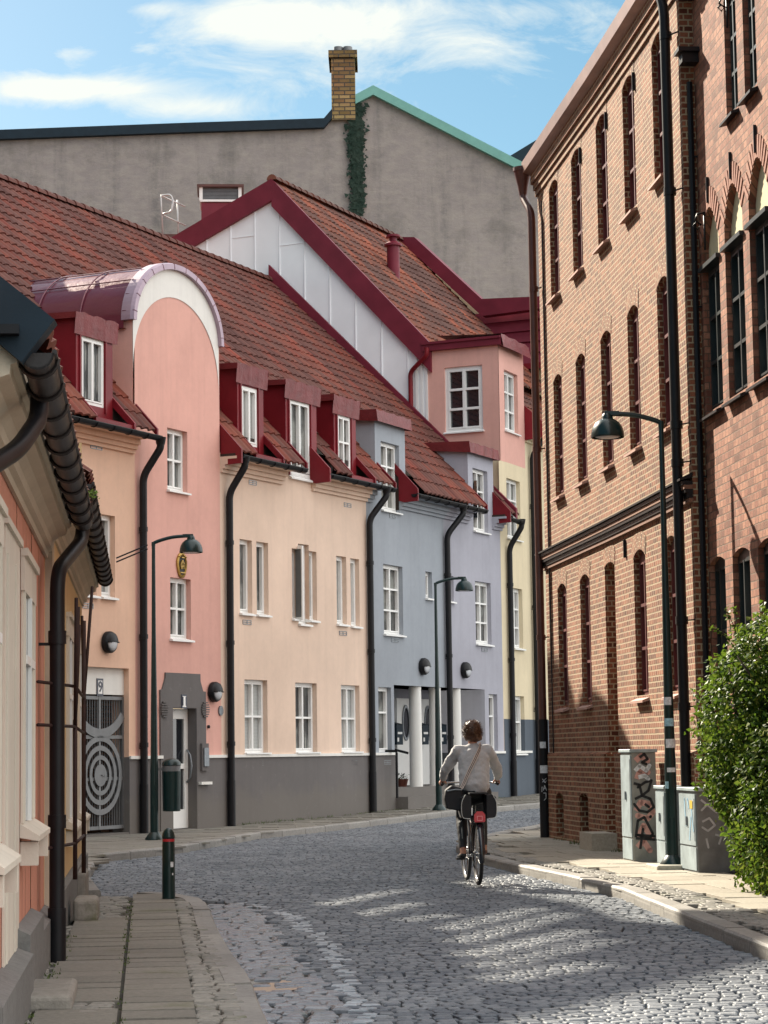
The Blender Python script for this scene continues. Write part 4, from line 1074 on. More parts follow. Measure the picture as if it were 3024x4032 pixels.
# ---- grey fire wall ----
YB = 84.0
def bw(x, y, dy=0): return at(*S('D',x,y), YB+dy)
FW = thing('tall_building', bw(800,1500), 'huge windowless grey rendered fire wall building rising behind the red roofs', 'building')
MT['firewall'] = None
m, nt, b = newmat('stained_grey_render'); v = coords(nt)
st = noise(nt, coords(nt,'Object',(1.1,1,.10)), 1.0, 7, .7); bl = noise(nt, v, .16, 6, .6); fi = noise(nt, coords(nt,'Object',(1,1,1.8)), 1.6, 8, .75)
c = ramp(nt, bl, [(.3,(.255,.215,.205)),(.7,(.37,.315,.295))]); c = mixc(nt, ramp(nt, st, [(.5,(0,0,0)),(.75,(.75,.75,.75))]), c, (.11,.105,.105))
c = mixc(nt, ramp(nt, fi, [(.42,(0,0,0)),(.62,(.5,.5,.5))]), c, (.43,.37,.32)); c = mixc(nt, ramp(nt, noise(nt, v, .5, 7, .7), [(.52,(0,0,0)),(.66,(.5,.5,.5))]), c, (.15,.135,.12))
nt.links.new(c, b.inputs['Base Color']); b.inputs['Roughness'].default_value = .9; bump(nt, b, fi, .6, .05); MT['firewall'] = m
out = [(-120,308),(0,304),(400,287),(700,262),(720,250),(755,226),(770,217),(805,197),(1135,362),(1300,440),(1300,1200),(-120,1200)]
mb = MB(); A = [bw(*q) for q in out]; Bq = [bw(*q)+V((0,9,0)) for q in out]; mb.poly(A); mb.poly(Bq[::-1])
for i in range(len(out)):
    j = (i+1) % len(out); mb.poly([A[i], Bq[i], Bq[j], A[j]])
mb.build('wall', MT['firewall'], FW)
def edge(pts, w, mat, name):
    mb = MB()
    for p, q in zip(pts, pts[1:]):
        a, b = bw(*p), bw(*q); e = (b-a).normalized(); a2, b2 = a-e*.0, b+e*.0
        k = bw(p[0], p[1]+w)-a
        mb.box8([a+V((0,-.25,0)), b2+V((0,-.25,0)), b2+V((0,9,0)), a+V((0,9,0)), a+k+V((0,-.25,0)), b2+k+V((0,-.25,0)), b2+k+V((0,9,0)), a+k+V((0,9,0))])
    return mb.build(name, MT[mat], FW)
edge([(-120,288),(0,284),(400,269),(700,259),(718,238)], 20, 'navy', 'roof_edge')
edge([(768,208),(806,188),(1135,357),(1300,440)], 20, 'verdigris', 'copper_edge')
# ivy-dark damp stain runs under the chimney: a real climbing strip of moss
m, nt, b = newmat('dark_moss'); f = noise(nt, coords(nt), 2.5, 6, .7); nt.links.new(ramp(nt, f, [(.35,(.012,.03,.02)),(.7,(.04,.06,.045))]), b.inputs['Base Color']); b.inputs['Roughness'].default_value = 1; MT['moss'] = m
mb = MB(); random.seed(3); L_ = []; R2 = []
for k in range(81):
    y = 222+(450-222)*k/80; t = k/80; wob = random.uniform(-2.5,2.5); L_.append(bw(757+wob+t*2+(4 if t > .8 else 0), y, -.06)); R2.append(bw(781+random.uniform(-3,3)+t*3-(t>.85)*6-(t<.1)*0, y, -.06))
for k in range(80): mb.poly([L_[k], R2[k], R2[k+1], L_[k+1]]); mb.poly([L_[k], L_[k+1], L_[k+1]+V((0,.05,0)), L_[k]+V((0,.05,0))])
for k in range(1500):
    t = random.random(); y = 224+(478-224)*t; x = 769+t*3+random.gauss(0, 8.5-2*t); p = bw(x, y, -.1-random.random()*.06); s = random.uniform(.04,.13)
    if t > .88 and random.random() < .6: continue
    a = random.uniform(0,6.28); mb.poly([p+V((math.cos(a+q)*s, random.uniform(-.03,.03), math.sin(a+q)*s)) for q in (0,2.1,4.2)])
mb.build('moss_strip', MT['moss'], FW)
mb = MB(); a = bw(717,260); b = bw(766,128)
def uvbox(mb, x0, x1, y0, y1, z0, z1):
    for P, U in (([(x0,y0,z0),(x1,y0,z0),(x1,y0,z1),(x0,y0,z1)], [(x0,z0),(x1,z0),(x1,z1),(x0,z1)]), ([(x1,y0,z0),(x1,y1,z0),(x1,y1,z1),(x1,y0,z1)], [(y0,z0),(y1,z0),(y1,z1),(y0,z1)]),
                 ([(x0,y1,z0),(x0,y0,z0),(x0,y0,z1),(x0,y1,z1)], [(y1,z0),(y0,z0),(y0,z1),(y1,z1)]), ([(x1,y1,z0),(x0,y1,z0),(x0,y1,z1),(x1,y1,z1)], [(x1,z0),(x0,z0),(x0,z1),(x1,z1)]), ([(x0,y0,z1),(x1,y0,z1),(x1,y1,z1),(x0,y1,z1)], [(x0,y0),(x1,y0),(x1,y1),(x0,y1)])):
        mb.poly([V(q) for q in P], U)
MT['ochre'] = brick('yellow_chimney_brick', (.30, .19, .07), (.40, .28, .12), (.10, .08, .065), .42, .155, .022, dirt=.12)
uvbox(mb, a.x, b.x, YB-.2, YB+1.6, bw(740,262).z, b.z); uvbox(mb, a.x-.1, b.x+.1, YB-.3, YB+1.7, b.z, b.z+.28)
ch = mb.build('chimney', MT['ochre'], FW)
mb = MB()
for x in (731, 751):
    p = bw(x,128,.6); mb.lathe((p.x,p.y,b.z+.28), [(.2,0),(.18,.38),(.15,.38),(.15,.2)], 12)
mb.build('chimney_pot', MT['gategrey'], ch, True, 40)
# hip roof behind, right
TB = thing('tall_building', at(*S('D',1140,600), 95), 'dark blue roofed building just showing between the green copper edge and the brick eaves', 'building')
mb = MB(); q = [at(*S('D',x,y), 95) for x, y in ((1060,362),(1175,292),(1300,240),(1300,900),(1060,900))]; mb.poly(q); mb.poly([p+V((0,8,0)) for p in q][::-1])
for i in range(5): mb.poly([q[i], q[i]+V((0,8,0)), q[(i+1)%5]+V((0,8,0)), q[(i+1)%5]])
mb.build('roof', MT['navy'], TB)
# ------------------------------------------------------------------ brick factory on the right
A = Wall([(2.45,37.2),(2.52,36.56),(3.14,31.0),(3.44,28.0),(3.80,24.0),(4.6,15)], 1)
HA = thing('brick_building', A.P(1, 0, .1), 'old red brick building with three rows of deep arched windows and long black string course', 'building')
AU0, AU1, AZT = 1.0, 10.95, 10.6
top = [(2.01+1.83*k, 2.75+1.83*k, 8.5, 10.3, .16, .10) for k in range(5)]
mid = [(2.03+1.81*k, 2.73+1.81*k, 5.38, 7.24, .16, .10) for k in range(5)]
bot = [(2.0,2.72,2.14,4.0,.16,.10),(3.78,4.5,2.14,4.0,.16,.10),(7.47,8.2,2.15,4.03,.16,.10),(9.33,10.04,2.15,4.03,.16,.10)]
nic = (5.56,6.22,.32,4.03,.24,.06)
base = [(1.85,2.47,.16,.82,.3,.06),(3.72,4.36,.16,.84,.3,.06)]
mb = MB(); facade(mb, A, AU0, AU1, 1.42, AZT, top+mid+bot+[nic], step=.8); w = mb.build('wall', MT['brickA'], HA)
mb = MB(); facade(mb, A, AU0, AU1, -.2, 1.40, base+[nic], -.07, step=.8)
for k in range(13):
    a, b = AU0+(AU1-AU0)*k/13, AU0+(AU1-AU0)*(k+1)/13
    if nic[0] < (a+b)/2 < nic[1]: continue
    mb.poly([A.P(a,-.07,1.40), A.P(b,-.07,1.40), A.P(b,.0,1.44), A.P(a,.0,1.44)], [(a,0),(b,0),(b,.08),(a,.08)])
mb.build('plinth', MT['brickA'], HA)
mb = MB()
mb.poly([A.P(nic[0],.24,nic[2]), A.P(nic[1],.24,nic[2]), A.P(nic[1],.24,nic[3]), A.P(nic[0],.24,nic[3])], [(nic[0],nic[2]),(nic[1],nic[2]),(nic[1],nic[3]),(nic[0],nic[3])])
mb.build('blind_niche', MT['brickA'], HA)
for u, s in ((AU0, -1), (AU1, 1)):
    mb = MB()
    for z0_, z1_ in ((-.2, AZT),):
        mb.poly([A.P(u,-.0,z0_), A.P(u,5 if s < 0 else .6,z0_), A.P(u,5 if s < 0 else .6,z1_), A.P(u,-.0,z1_)], [(0,z0_),(5 if s < 0 else .6,z0_),(5 if s < 0 else .6,z1_),(0,z1_)])
    mb.build('end_wall', MT['brickA'], HA)
MT['archA'] = stone('arch_brick', (.19,.062,.032), (.27,.105,.055), .85, .05, .5, 40)
for h in top+mid+bot+[nic]:                       # flat arches of upright bricks
    mb = MB(); n = 9; c = (h[0]+h[1])/2
    for k in range(n):
        t = (k+.5)/n*2-1; u = c+t*(h[1]-h[0])*.56; z = h[3]-.0-h[5]*t*t+.01; hh = .24
        wq = (h[1]-h[0])*.56/n*.86; lean = t*.05
        t0, t1 = k/n*2-1, (k+1)/n*2-1; ua_, ub_ = c+t0*(h[1]-h[0])*.54, c+t1*(h[1]-h[0])*.54; za_, zb__ = h[3]-h[5]*t0*t0+.004, h[3]-h[5]*t1*t1+.004
        mb.poly([A.P(ua_,-.006,za_), A.P(ub_,-.006,zb__), A.P(ub_+t1*.05,-.006,zb__+hh), A.P(ua_+t0*.05,-.006,za_+hh)], [(0,ua_),(0,ub_),(hh,ub_),(hh,ua_)])
    if k == n-1: mb.build('brick_arch', MT['brickA'], HA)
MT['sillA'] = plain('pinkish_sill_metal', (.42,.25,.2), .6, .1, .15, 5, .1, 30)
def bwin(par, W, h, mat, glass, rows=(1/3,2/3), fr=.05, sillmat='sillA', cols=(.5,)):
    R = [h[0], h[1], h[2], h[3]]
    w = window(par, W, R, depth=h[4]-.055, mat=mat, glass=glass, rows=rows, cols=cols, sill=False, fr=fr, arch=h[5])
    s = MB(); u0, u1, z0 = R[0], R[1], R[2]
    s.box8([W.P(u0-.02,-.09,z0-.10), W.P(u1+.02,-.09,z0-.10), W.P(u1+.02,.2,z0-.02), W.P(u0-.02,.2,z0-.02), W.P(u0-.02,-.09,z0-.07), W.P(u1+.02,-.09,z0-.07), W.P(u1+.02,.2,z0+.045), W.P(u0-.02,.2,z0+.045)])
    s.build('sill', MT[sillmat], w)
for h in top+mid+bot: bwin(HA, A, h, 'winred', random.choice(['curt','dark','curt']))
for h in base: window(HA, A, [h[0],h[1],h[2],h[3]], depth=.2, mat='winblack', glass='dark', rows=(), cols=(.5,), sill=False)
# black string course with moulded profile
mb = MB()
for o, z0_, z1_ in ((.06,4.36,4.42),(.09,4.42,4.46)): wbox(mb, A, AU0-.02, AU1, -o, .01, z0_, z1_, 0, 8)
mb.build('string_course', MT['black'], HA)
mb = MB(); wbox(mb, A, AU0-.02, AU1, -.10, .01, 4.462, 4.51, 0, 8); wbox(mb, A, AU0-.02, AU1, -.045, .01, 4.31, 4.355, 0, 8); mb.build('string_moulding', stone('worn_mould_brick', (.16,.07,.045),(.26,.13,.08),.85,.05), HA)
mb = MB()
for k in range(10):
    a, b = AU0-.12+(AU1-AU0+.12)*k/10, AU0-.12+(AU1-AU0+.12)*(k+1)/10
    mb.box8([A.P(a,-.15,4.56), A.P(b,-.15,4.56), A.P(b,.01,4.60), A.P(a,.01,4.60), A.P(a,-.15,4.585), A.P(b,-.15,4.585), A.P(b,.01,4.66), A.P(a,.01,4.66)])
wbox(mb, A, AU0-.04, AU1, -.12, .01, 4.512, 4.556, 0, 8)
mb.build('string_flashing', MT['black'], HA)
# corbelled brick eaves
mb = MB()
for o, z0_, z1_ in ((.03,10.40,10.50),(.06,10.50,10.60),(.10,10.60,10.76)):
    for k in range(8):
        a, b = AU0-.05+(AU1-AU0+.05)*k/8, AU0-.05+(AU1-AU0+.05)*(k+1)/8
        P = [A.P(a,-o,z0_), A.P(b,-o,z0_), A.P(b,-o,z1_), A.P(a,-o,z1_)]; mb.poly(P, [(a,z0_),(b,z0_),(b,z1_),(a,z1_)])
        mb.poly([A.P(a,-o,z0_), A.P(b,-o,z0_), A.P(b,.01,z0_), A.P(a,.01,z0_)], [(a,0),(b,0),(b,.1),(a,.1)])
    mb.poly([A.P(AU0-.05,-o,z0_), A.P(AU0-.05,.3,z0_), A.P(AU0-.05,.3,z1_), A.P(AU0-.05,-o,z1_)], [(0,0),(.3,0),(.3,.1),(0,.1)])
mb.build('corbels', MT['brickA'], HA)
gm = MB()
for k in range(8):
    a, b = AU0-.1+(AU1-AU0+.25)*k/8, AU0-.1+(AU1-AU0+.25)*(k+1)/8
    gm.box8([A.P(a,-.22,10.80), A.P(b,-.22,10.80), A.P(b,-.09,10.765), A.P(a,-.09,10.765), A.P(a,-.235,10.98), A.P(b,-.235,10.98), A.P(b,-.2,11.0), A.P(a,-.2,11.0)])
gm.build('gutter', MT['copperpink'], HA)
mb = MB()
for k in range(8):
    a, b = AU0-.12+(AU1-AU0+.3)*k/8, AU0-.12+(AU1-AU0+.3)*(k+1)/8
    mb.poly([A.P(a,-.2,10.97), A.P(b,-.2,10.97), A.P(b,6,12.8), A.P(a,6,12.8)])
mb.build('roof', MT['brown'], HA)
mb = MB(); mb.poly([A.P(AU0,0,AZT), A.P(AU0,6,AZT), A.P(AU0,6,12.6), A.P(AU0,0,10.9)], [(0,0),(6,0),(6,2),(0,.1)]); mb.build('gable_wall', MT['brickA'], HA)
# corner downpipe with hopper
mb = MB(); uq = AU0+.15
mb.tube(bendpath([A.P(.82,-.2,10.58), A.P(.82,-.2,10.42), A.P(uq+.0,-.13,10.1), A.P(uq,-.12,1.9)], .16), .062, 12)
mb.lathe(A.P(.82,-.2,10.50), [(.062,-.05),(.085,.1),(.15,.36),(.16,.36),(.16,.42),(.14,.42)], 16)
for z in (8.8,6.2,3.2): mb.tube([A.P(uq,-.12,z), A.P(uq,-.12,z+.08)], .074, 12); mb.beam(A.P(uq,-.12,z+.04), A.P(uq+.14,-.02,z+.04), .02, .02)
pp = mb.build('downpipe', MT['brown'], HA, True, 40)
mb = MB(); mb.tube([A.P(uq,-.12,1.95), A.P(uq,-.12,.1)], .078, 14); lo = mb.build('downpipe_foot', MT['black'], HA, True, 40)
def sticker(par, c, zc, r, a0, w, h, mat):
    mb = MB(); n = 5
    for k in range(n):
        A0, A1 = a0+(k/n-.5)*w/r, a0+((k+1)/n-.5)*w/r
        f = lambda q, z: V((c.x+math.cos(q)*(r+.003), c.y+math.sin(q)*(r+.003), z))
        mb.poly([f(A0,zc-h/2), f(A1,zc-h/2), f(A1,zc+h/2), f(A0,zc+h/2)])
    return mb.build('sticker', MT[mat], par, True)
MT['paper'] = plain('weathered_paper', (.62,.64,.66), .7, 0, .35, 30)
MT['paperblue'] = plain('blue_white_paper', (.3,.5,.58), .6, 0, .4, 40)
pc = A.P(uq, -.12, 0)
sticker(lo, pc, 1.55, .078, -math.pi*.5-.2, .10, .10, 'paper'); sticker(lo, pc, 1.17, .078, -math.pi*.5, .14, .12, 'paper')
def strokes(par, fn, segs, w, mat, name='graffiti'):
    for sg in segs:
        mb = MB(); P = sg
        for a, b in zip(P, P[1:]):
            dx, dy = b[0]-a[0], b[1]-a[1]; L = math.hypot(dx, dy) or 1; nx, ny = -dy/L*w/2, dx/L*w/2
            mb.poly([fn(a[0]-nx,a[1]-ny), fn(b[0]-nx,b[1]-ny), fn(b[0]+nx,b[1]+ny), fn(a[0]+nx,a[1]+ny)])
            n = 8; mb.poly([fn(b[0]+w/2*math.cos(2*math.pi*k/n), b[1]+w/2*math.sin(2*math.pi*k/n)) for k in range(n)])
        mb.build(name, MT[mat], par)
pf_ = lambda x, z: V((pc.x+math.cos(-math.pi*.5+x/.08)*.0815, pc.y+math.sin(-math.pi*.5+x/.08)*.0815, z))
strokes(lo, pf_, [[(-.03,1.02),(.01,.96),(.03,.99)],[(-.03,.97),(.03,1.03)],[(-.02,.84),(.0,.92),(.03,.84)],[(-.01,.875),(.02,.875)],[(-.02,.80),(.02,.80),(.02,.72),(-.01,.69)],[(-.04,.9),(-.045,.82)]], .009, 'paper')
# long dark downpipe and iron ties
mb = MB(); uq = 10.72; bo = math.pi
mb.tube(bendpath([A.P(uq-.2,-.2,10.9), A.P(uq-.2,-.2,10.7), A.P(uq+.0,-.13,10.3), A.P(uq,-.12,.1)], .15), .062, 12)
for z in (9.9,8.0,5.2,4.75,2.9,1.9): mb.tube([A.P(uq,-.12,z), A.P(uq,-.12,z+.09)], .075, 12); mb.beam(A.P(uq,-.12,z+.04), A.P(uq+.2,-.01,z+.04), .015, .015)
mb.build('downpipe', MT['black'], HA, True, 40)
mb = MB(); mb.beam(A.P(1.5,-.025,.2), A.P(1.5,-.025,10.2), .02, .02); mb.build('cable', MT['black'], HA)
for u_, z_ in ((4.6,10.0), (6.45,10.0), (8.3,10.0), (7.0,4.0)):
    mb = MB(); mb.beam(A.P(u_,-.015,z_), A.P(u_,-.015,z_+.24), .04, .03); mb.build('iron_anchor', MT['black'], HA)
mb = MB(); wbox(mb, A, 5.45, 6.3, -.42, -.072, .0, .34); stp = mb.build('door_step', stone('granite_step', (.34,.30,.24), (.42,.38,.31), .8, .05, .6, 30, None, False), HA)
# building B
BW = Wall([(p.x+.16, p.y) for p in A.p], 1)
HB2 = thing('brick_building', BW.P(12, 0, .1), 'nearer pinkish brick building with tall black framed windows under round arches behind the climbing shrub', 'building')
B0, B1, BZ = 10.9, 26.0, 13.0
mids = [(11.08+1.10*k, 11.90+1.10*k, 5.32, 7.66, .15, .40) for k in range(3)]; mids += [(15.6+1.1*k, 16.42+1.1*k, 5.32, 7.66, .2, .4) for k in range(3)]
lows = [(10.98+1.12*k, 11.75+1.12*k, 2.0, 3.63, .15, .07) for k in range(3)]+[(15.6+1.1*k, 16.42+1.1*k, 2.0, 3.63, .2, .07) for k in range(3)]
tops = [(12.45+.83*k, 12.98+.83*k, 8.44, 9.85, .15, .07) for k in range(2)]+[(15.6+1.1*k, 16.3+1.1*k, 8.44, 9.85, .2, .07) for k in range(3)]
mb = MB(); facade(mb, BW, B0, B1, -.2, BZ, mids+lows+tops, step=1.0); mb.build('wall', MT['brickB'], HB2)
for h in lows+tops: bwin(HB2, BW, h, 'winblack', 'curtw', rows=(.34,.67) if h in tops else (.5,), cols=(.38,), sillmat='black')
MT['archcream'] = stucco('cream_arch_render', (.62,.55,.36), .1)
for h in mids:
    r = (h[0],h[1],h[2],6.98,h[4],0)
    bwin(HB2, BW, r, 'winblack', 'curtw', rows=(1/3,2/3), cols=(.5,), sillmat='black')
    mb = MB(); wbox(mb, BW, h[0]-.02, h[1]+.02, .08, .3, 7.04, 7.7); mb.build('arch_field', MT['archcream'], HB2)
    mb = MB(); wbox(mb, BW, h[0]-.04, h[1]+.04, -.05, .3, 6.985, 7.035); mb.build('transom', MT['winblack'], HB2)
    mb = MB(); n = 13; c = (h[0]+h[1])/2; hw_ = (h[1]-h[0])/2
    for k in range(n):
        t = (k+.5)/n*2-1; ux = c+t*hw_; z = 7.26+.4*(1-t*t)+.005
        nx, nz = t*.9, .8; L = math.hypot(nx, nz); nx/=L; nz/=L; q = .028
        mb.box8([BW.P(ux-nz*q,dd,z+nx*q) for dd in (-.01,)]+[BW.P(ux+nz*q,-.01,z-nx*q), BW.P(ux+nz*q,.003,z-nx*q), BW.P(ux-nz*q,.003,z+nx*q)]+
                [BW.P(ux-nz*q+nx*.24,-.01,z+nx*q+nz*.24), BW.P(ux+nz*q+nx*.24,-.01,z-nx*q+nz*.24), BW.P(ux+nz*q+nx*.24,.003,z-nx*q+nz*.24), BW.P(ux-nz*q+nx*.24,.003,z+nx*q+nz*.24)])
    mb.build('brick_arch', stone('arch_brick_pink', (.26,.09,.055), (.34,.145,.09), .85, .05, .5, 40), HB2)
    mb = MB(); mb.beam(BW.P(c-.0,-.015,7.72), BW.P(c,-.015,8.02), .03, .025); mb.build('iron_anchor', MT['black'], HB2)
mb = MB(); us = 10.98
mb.tube([BW.P(us,-.07,9.3), BW.P(us,-.07,.2)], .035, 8); mb.tube([BW.P(us-.07,-.05,10.7), BW.P(us-.07,-.05,5)], .02, 6)
for z in (8.4,6.6,4.6): mb.beam(BW.P(us,-.07,z), BW.P(us,.0,z), .02, .02)
mb.build('downpipe', MT['black'], HB2, True, 40)
for (c, x, y, s_) in (('q',1355,970,1.0), ('q',1450,30,.8)):  # wrought iron hooks
    u, z = BW.uz(*S(c, x, y), -.1); mb = MB(); s_ *= .5
    mb.tube([BW.P(u,-.02,z+.28*s_), BW.P(u,-.2*s_,z+.25*s_), BW.P(u,-.26*s_,z+.1*s_), BW.P(u,-.12*s_,z), BW.P(u,-.2*s_,z-.12*s_), BW.P(u,-.3*s_,z-.02*s_), BW.P(u,-.22*s_,z+.06*s_)], .012, 6)
    mb.tube([BW.P(u,-.02,z+.3*s_), BW.P(u,-.02,z-.6*s_)], .012, 6); mb.build('iron_hook', MT['black'], HB2, True)
for z, x, y in ((9.6,0,0),(10.4,0,0)):
    mb = MB(); wbox(mb, BW, 11.0, 11.25, -.25, 0, z, z+.05); wbox(mb, BW, 11.02, 11.2, -.2, 0, z-.12, z); mb.build('bracket', MT['black'], HB2)
mb = MB(); mb.poly([BW.P(B0,-.25,BZ), BW.P(B1,-.25,BZ), BW.P(B1,5,BZ+3), BW.P(B0,5,BZ+3)]); mb.build('roof', MT['brown'], HB2)
# ------------------------------------------------------------------ low houses on the left
_p = gnd(99,3887,.1); _q = gnd(290,3525,.1); _d = (_q-_p).normalized(); _a = _p-_d*8
LW = Wall([(_a.x, _a.y), ((_p+_d*40).x, (_p+_d*40).y)], 1)
MT['salmon'] = stucco('salmon_planks', (.62,.29,.205), .16, .4)
MT['cream2'] = stucco('weathered_cream_trim', (.56,.49,.38), .22, .5)
MT['trim'] = stucco('weathered_off_white_trim', (.68,.63,.54), .2, .4)
MT['ochrewall'] = stucco('warm_yellow_wall', (.72,.53,.28), .12, .4)
MT['granite'] = stone('granite_plinth', (.13,.13,.13), (.2,.2,.19), .75, .1, 1.0, 22, None, False)
HS = thing('low_house', LW.P(7, 0, .1), 'low salmon plank house with cream window surrounds and dark gutter at the left edge', 'house')
HO = thing('low_house', LW.P(15, 0, .1), 'low warm yellow house behind the tall black downpipe on the left', 'house')
SB, OE = 10.62, 19.9
mb = MB()
k = 3.4
mb.poly([LW.P(3.4,0,.0), LW.P(3.4,6.4,.0), LW.P(3.4,6.4,3.5), LW.P(3.4,3.2,6.0), LW.P(3.4,0,3.5)], [(0,0),(6.4,0),(6.4,3.5),(3.2,6),(0,3.5)])
while k < SB:                                     # vertical planks with open joints
    e = min(SB, k+.33); facade(mb, LW, k+.004, e-.004, .34, 2.96, [], -.0+random.uniform(0,.006), step=9)
    mb.poly([LW.P(e-.004,.02,.34), LW.P(e+.004,.02,.34), LW.P(e+.004,.02,2.96), LW.P(e-.004,.02,2.96)]); k += .33
mb.build('plank_wall', MT['salmon'], HS)
mb = MB(); facade(mb, LW, SB, OE, .3, 3.2, [], 0); wbox(mb, LW, OE, OE+.001, 0, 6, 0, 5); mb.build('wall', MT['ochrewall'], HO)
mb = MB(); wbox(mb, LW, SB-.02, SB+.34, -.05, .01, .3, 3.16); mb.build('corner_board', MT['cream2'], HO)
# plinths in granite blocks, stepping down
mb = MB()
for a, b, z in ((3.38,4.2,.44),(4.22,6.96,.42),(6.98,8.7,.52),(8.72,10.6,.42)):
    o = .10 if b < 6.97 else .08
    mb.box8([LW.P(a,-o,-.1), LW.P(b,-o,-.1), LW.P(b,.0,-.1), LW.P(a,.0,-.1), LW.P(a,-o,z-.04), LW.P(b,-o,z-.04), LW.P(b,.0,z), LW.P(a,.0,z)])
mb.build('plinth', MT['granite'], HS)
mb = MB()
for a, b, z in ((10.62,13.2,.40),(13.22,16.4,.4),(16.42,19.9,.4)): wbox(mb, LW, a, b, -.07, -.001, -.1, z)
mb.build('plinth', MT['granite'], HO)
def cprof(mb, W, u0, u1, prof):
    n = max(1, int((u1-u0)/2)); R = [[W.P(u0+(u1-u0)*k/n, d, z) for d, z in prof] for k in range(n+1)]
    mb.rings(R, closed=True)
pr = [(0,2.88),(-.02,2.88),(-.025,2.92),(-.055,2.935),(-.06,2.99),(-.10,3.03),(-.155,3.05),(-.16,3.09),(-.185,3.10),(-.19,3.2),(0,3.2)]
mb = MB(); cprof(mb, LW, 3.62, SB-.05, pr); mb.build('cornice', MT['cream2'], HS)
mb = MB(); cprof(mb, LW, SB-.0, OE+.15, [(d*1.0, z+.27) for d, z in pr]); mb.build('cornice', MT['cream2'], HO)
mb = MB(); wbox(mb, LW, 3.5, SB-.02, -.2, .2, 3.2, 3.24); mb.build('fascia', MT['black'], HS)
MT['oldgutter'] = plain('old_brown_gutter', (.022,.017,.016), .5, .1, .4, 9, .2, 40)
gutter(HS, LW, 3.62, SB-.1, 3.14, -.27, .072, 'oldgutter', .011)
gutter(HO, LW, SB-.02, OE-.2, 3.42, -.27, .072, 'oldgutter', .011)
def hoops(par, W, u0, u1, z, d, r, step, mat):
    mb = MB(); k = u0
    while k < u1:
        mb.tube([W.P(k, d-r*math.cos(math.pi*j/10), z-r*math.sin(math.pi*j/10)) for j in range(11)], .010, 5); k += step
    mb.build('gutter_hoops', MT[mat], par)
def lroof(par, u0, u1, z0, mat='tileA'):
    mb = MB(); pos = lambda u, s, h: LW.P(u, s-h*.5, z0+.8*s+h*.85)
    tile_roof(mb, pos, u0, u1, -.3, 3.2, .24, .3); mb.build('roof', MT[mat], par)
    mb = MB(); mb.poly([LW.P(u0,3.2,z0+2.55), LW.P(u1,3.2,z0+2.55), LW.P(u1,6.6,z0), LW.P(u0,6.6,z0)]); mb.poly([LW.P(u1-.02,0,z0-3), LW.P(u1-.02,6.4,z0-3), LW.P(u1-.02,6.4,z0), LW.P(u1-.02,3.2,z0+2.5), LW.P(u1-.02,0,z0)]); mb.build('rear_roof', MT['ochrewall'], par)
lroof(HS, 3.70, SB-.03, 3.46); lroof(HO, SB, OE+.1, 3.72)
# dark sheet metal end of the next roof, its gutter pipe
mb = MB()
va = [at(*S('D',x,y), 9.35) for x, y in ((-60,545),(0,596),(118,690),(46,782),(0,744),(-60,690))]
mb.poly(va); vb2 = [p+V((-.005,.12,0)) for p in va]; mb.poly(vb2[::-1])
for i in range(6): mb.poly([va[i], va[(i+1)%6], vb2[(i+1)%6], vb2[i]])
mb.build('barge_board', MT['navy'], HS)
mb = MB(); g0_ = lambda x, y, Y: at(*S('D',x,y), Y)
mb.tube(bendpath([g0_(84,770,10.3), g0_(86,830,10.3), g0_(84,905,10.25), g0_(40,970,9.9), g0_(-40,1020,9.5)], .12), .043, 14)
hp_ = g0_(86,785,10.3)
mb.lathe(hp_, [(.045,-.07),(.062,-.0),(.078,.07),(.078,.075)], 16); mb.build('gutter_pipe', MT['black'], HS, True, 40)
# tall black downpipe with swan neck
mb = MB(); ud = LW.uz(*S('e',415,1400), -.12)[0]
print('left pipe u', ud)
mb.tube(bendpath([LW.P(SB+.02,-.27,3.40), LW.P(SB+.0,-.27,3.02), LW.P(ud,-.12,2.72), LW.P(ud,-.12,.08)], .17, 7), .052, 14)
mb.lathe(LW.P(SB+.02,-.27,3.22), [(.05,-.1),(.06,0),(.085,.16),(.085,.17)], 16)
for z in (2.22,.98,): mb.tube([LW.P(ud,-.12,z), LW.P(ud,-.12,z+.09)], .062, 14); mb.beam(LW.P(ud,-.12,z+.0), LW.P(ud-.0,.02,z), .02, .02)
mb.tube([LW.P(ud,-.12,.08), LW.P(ud,-.12,.45)], .062, 14)
mb.build('downpipe', MT['black'], HO, True, 40)
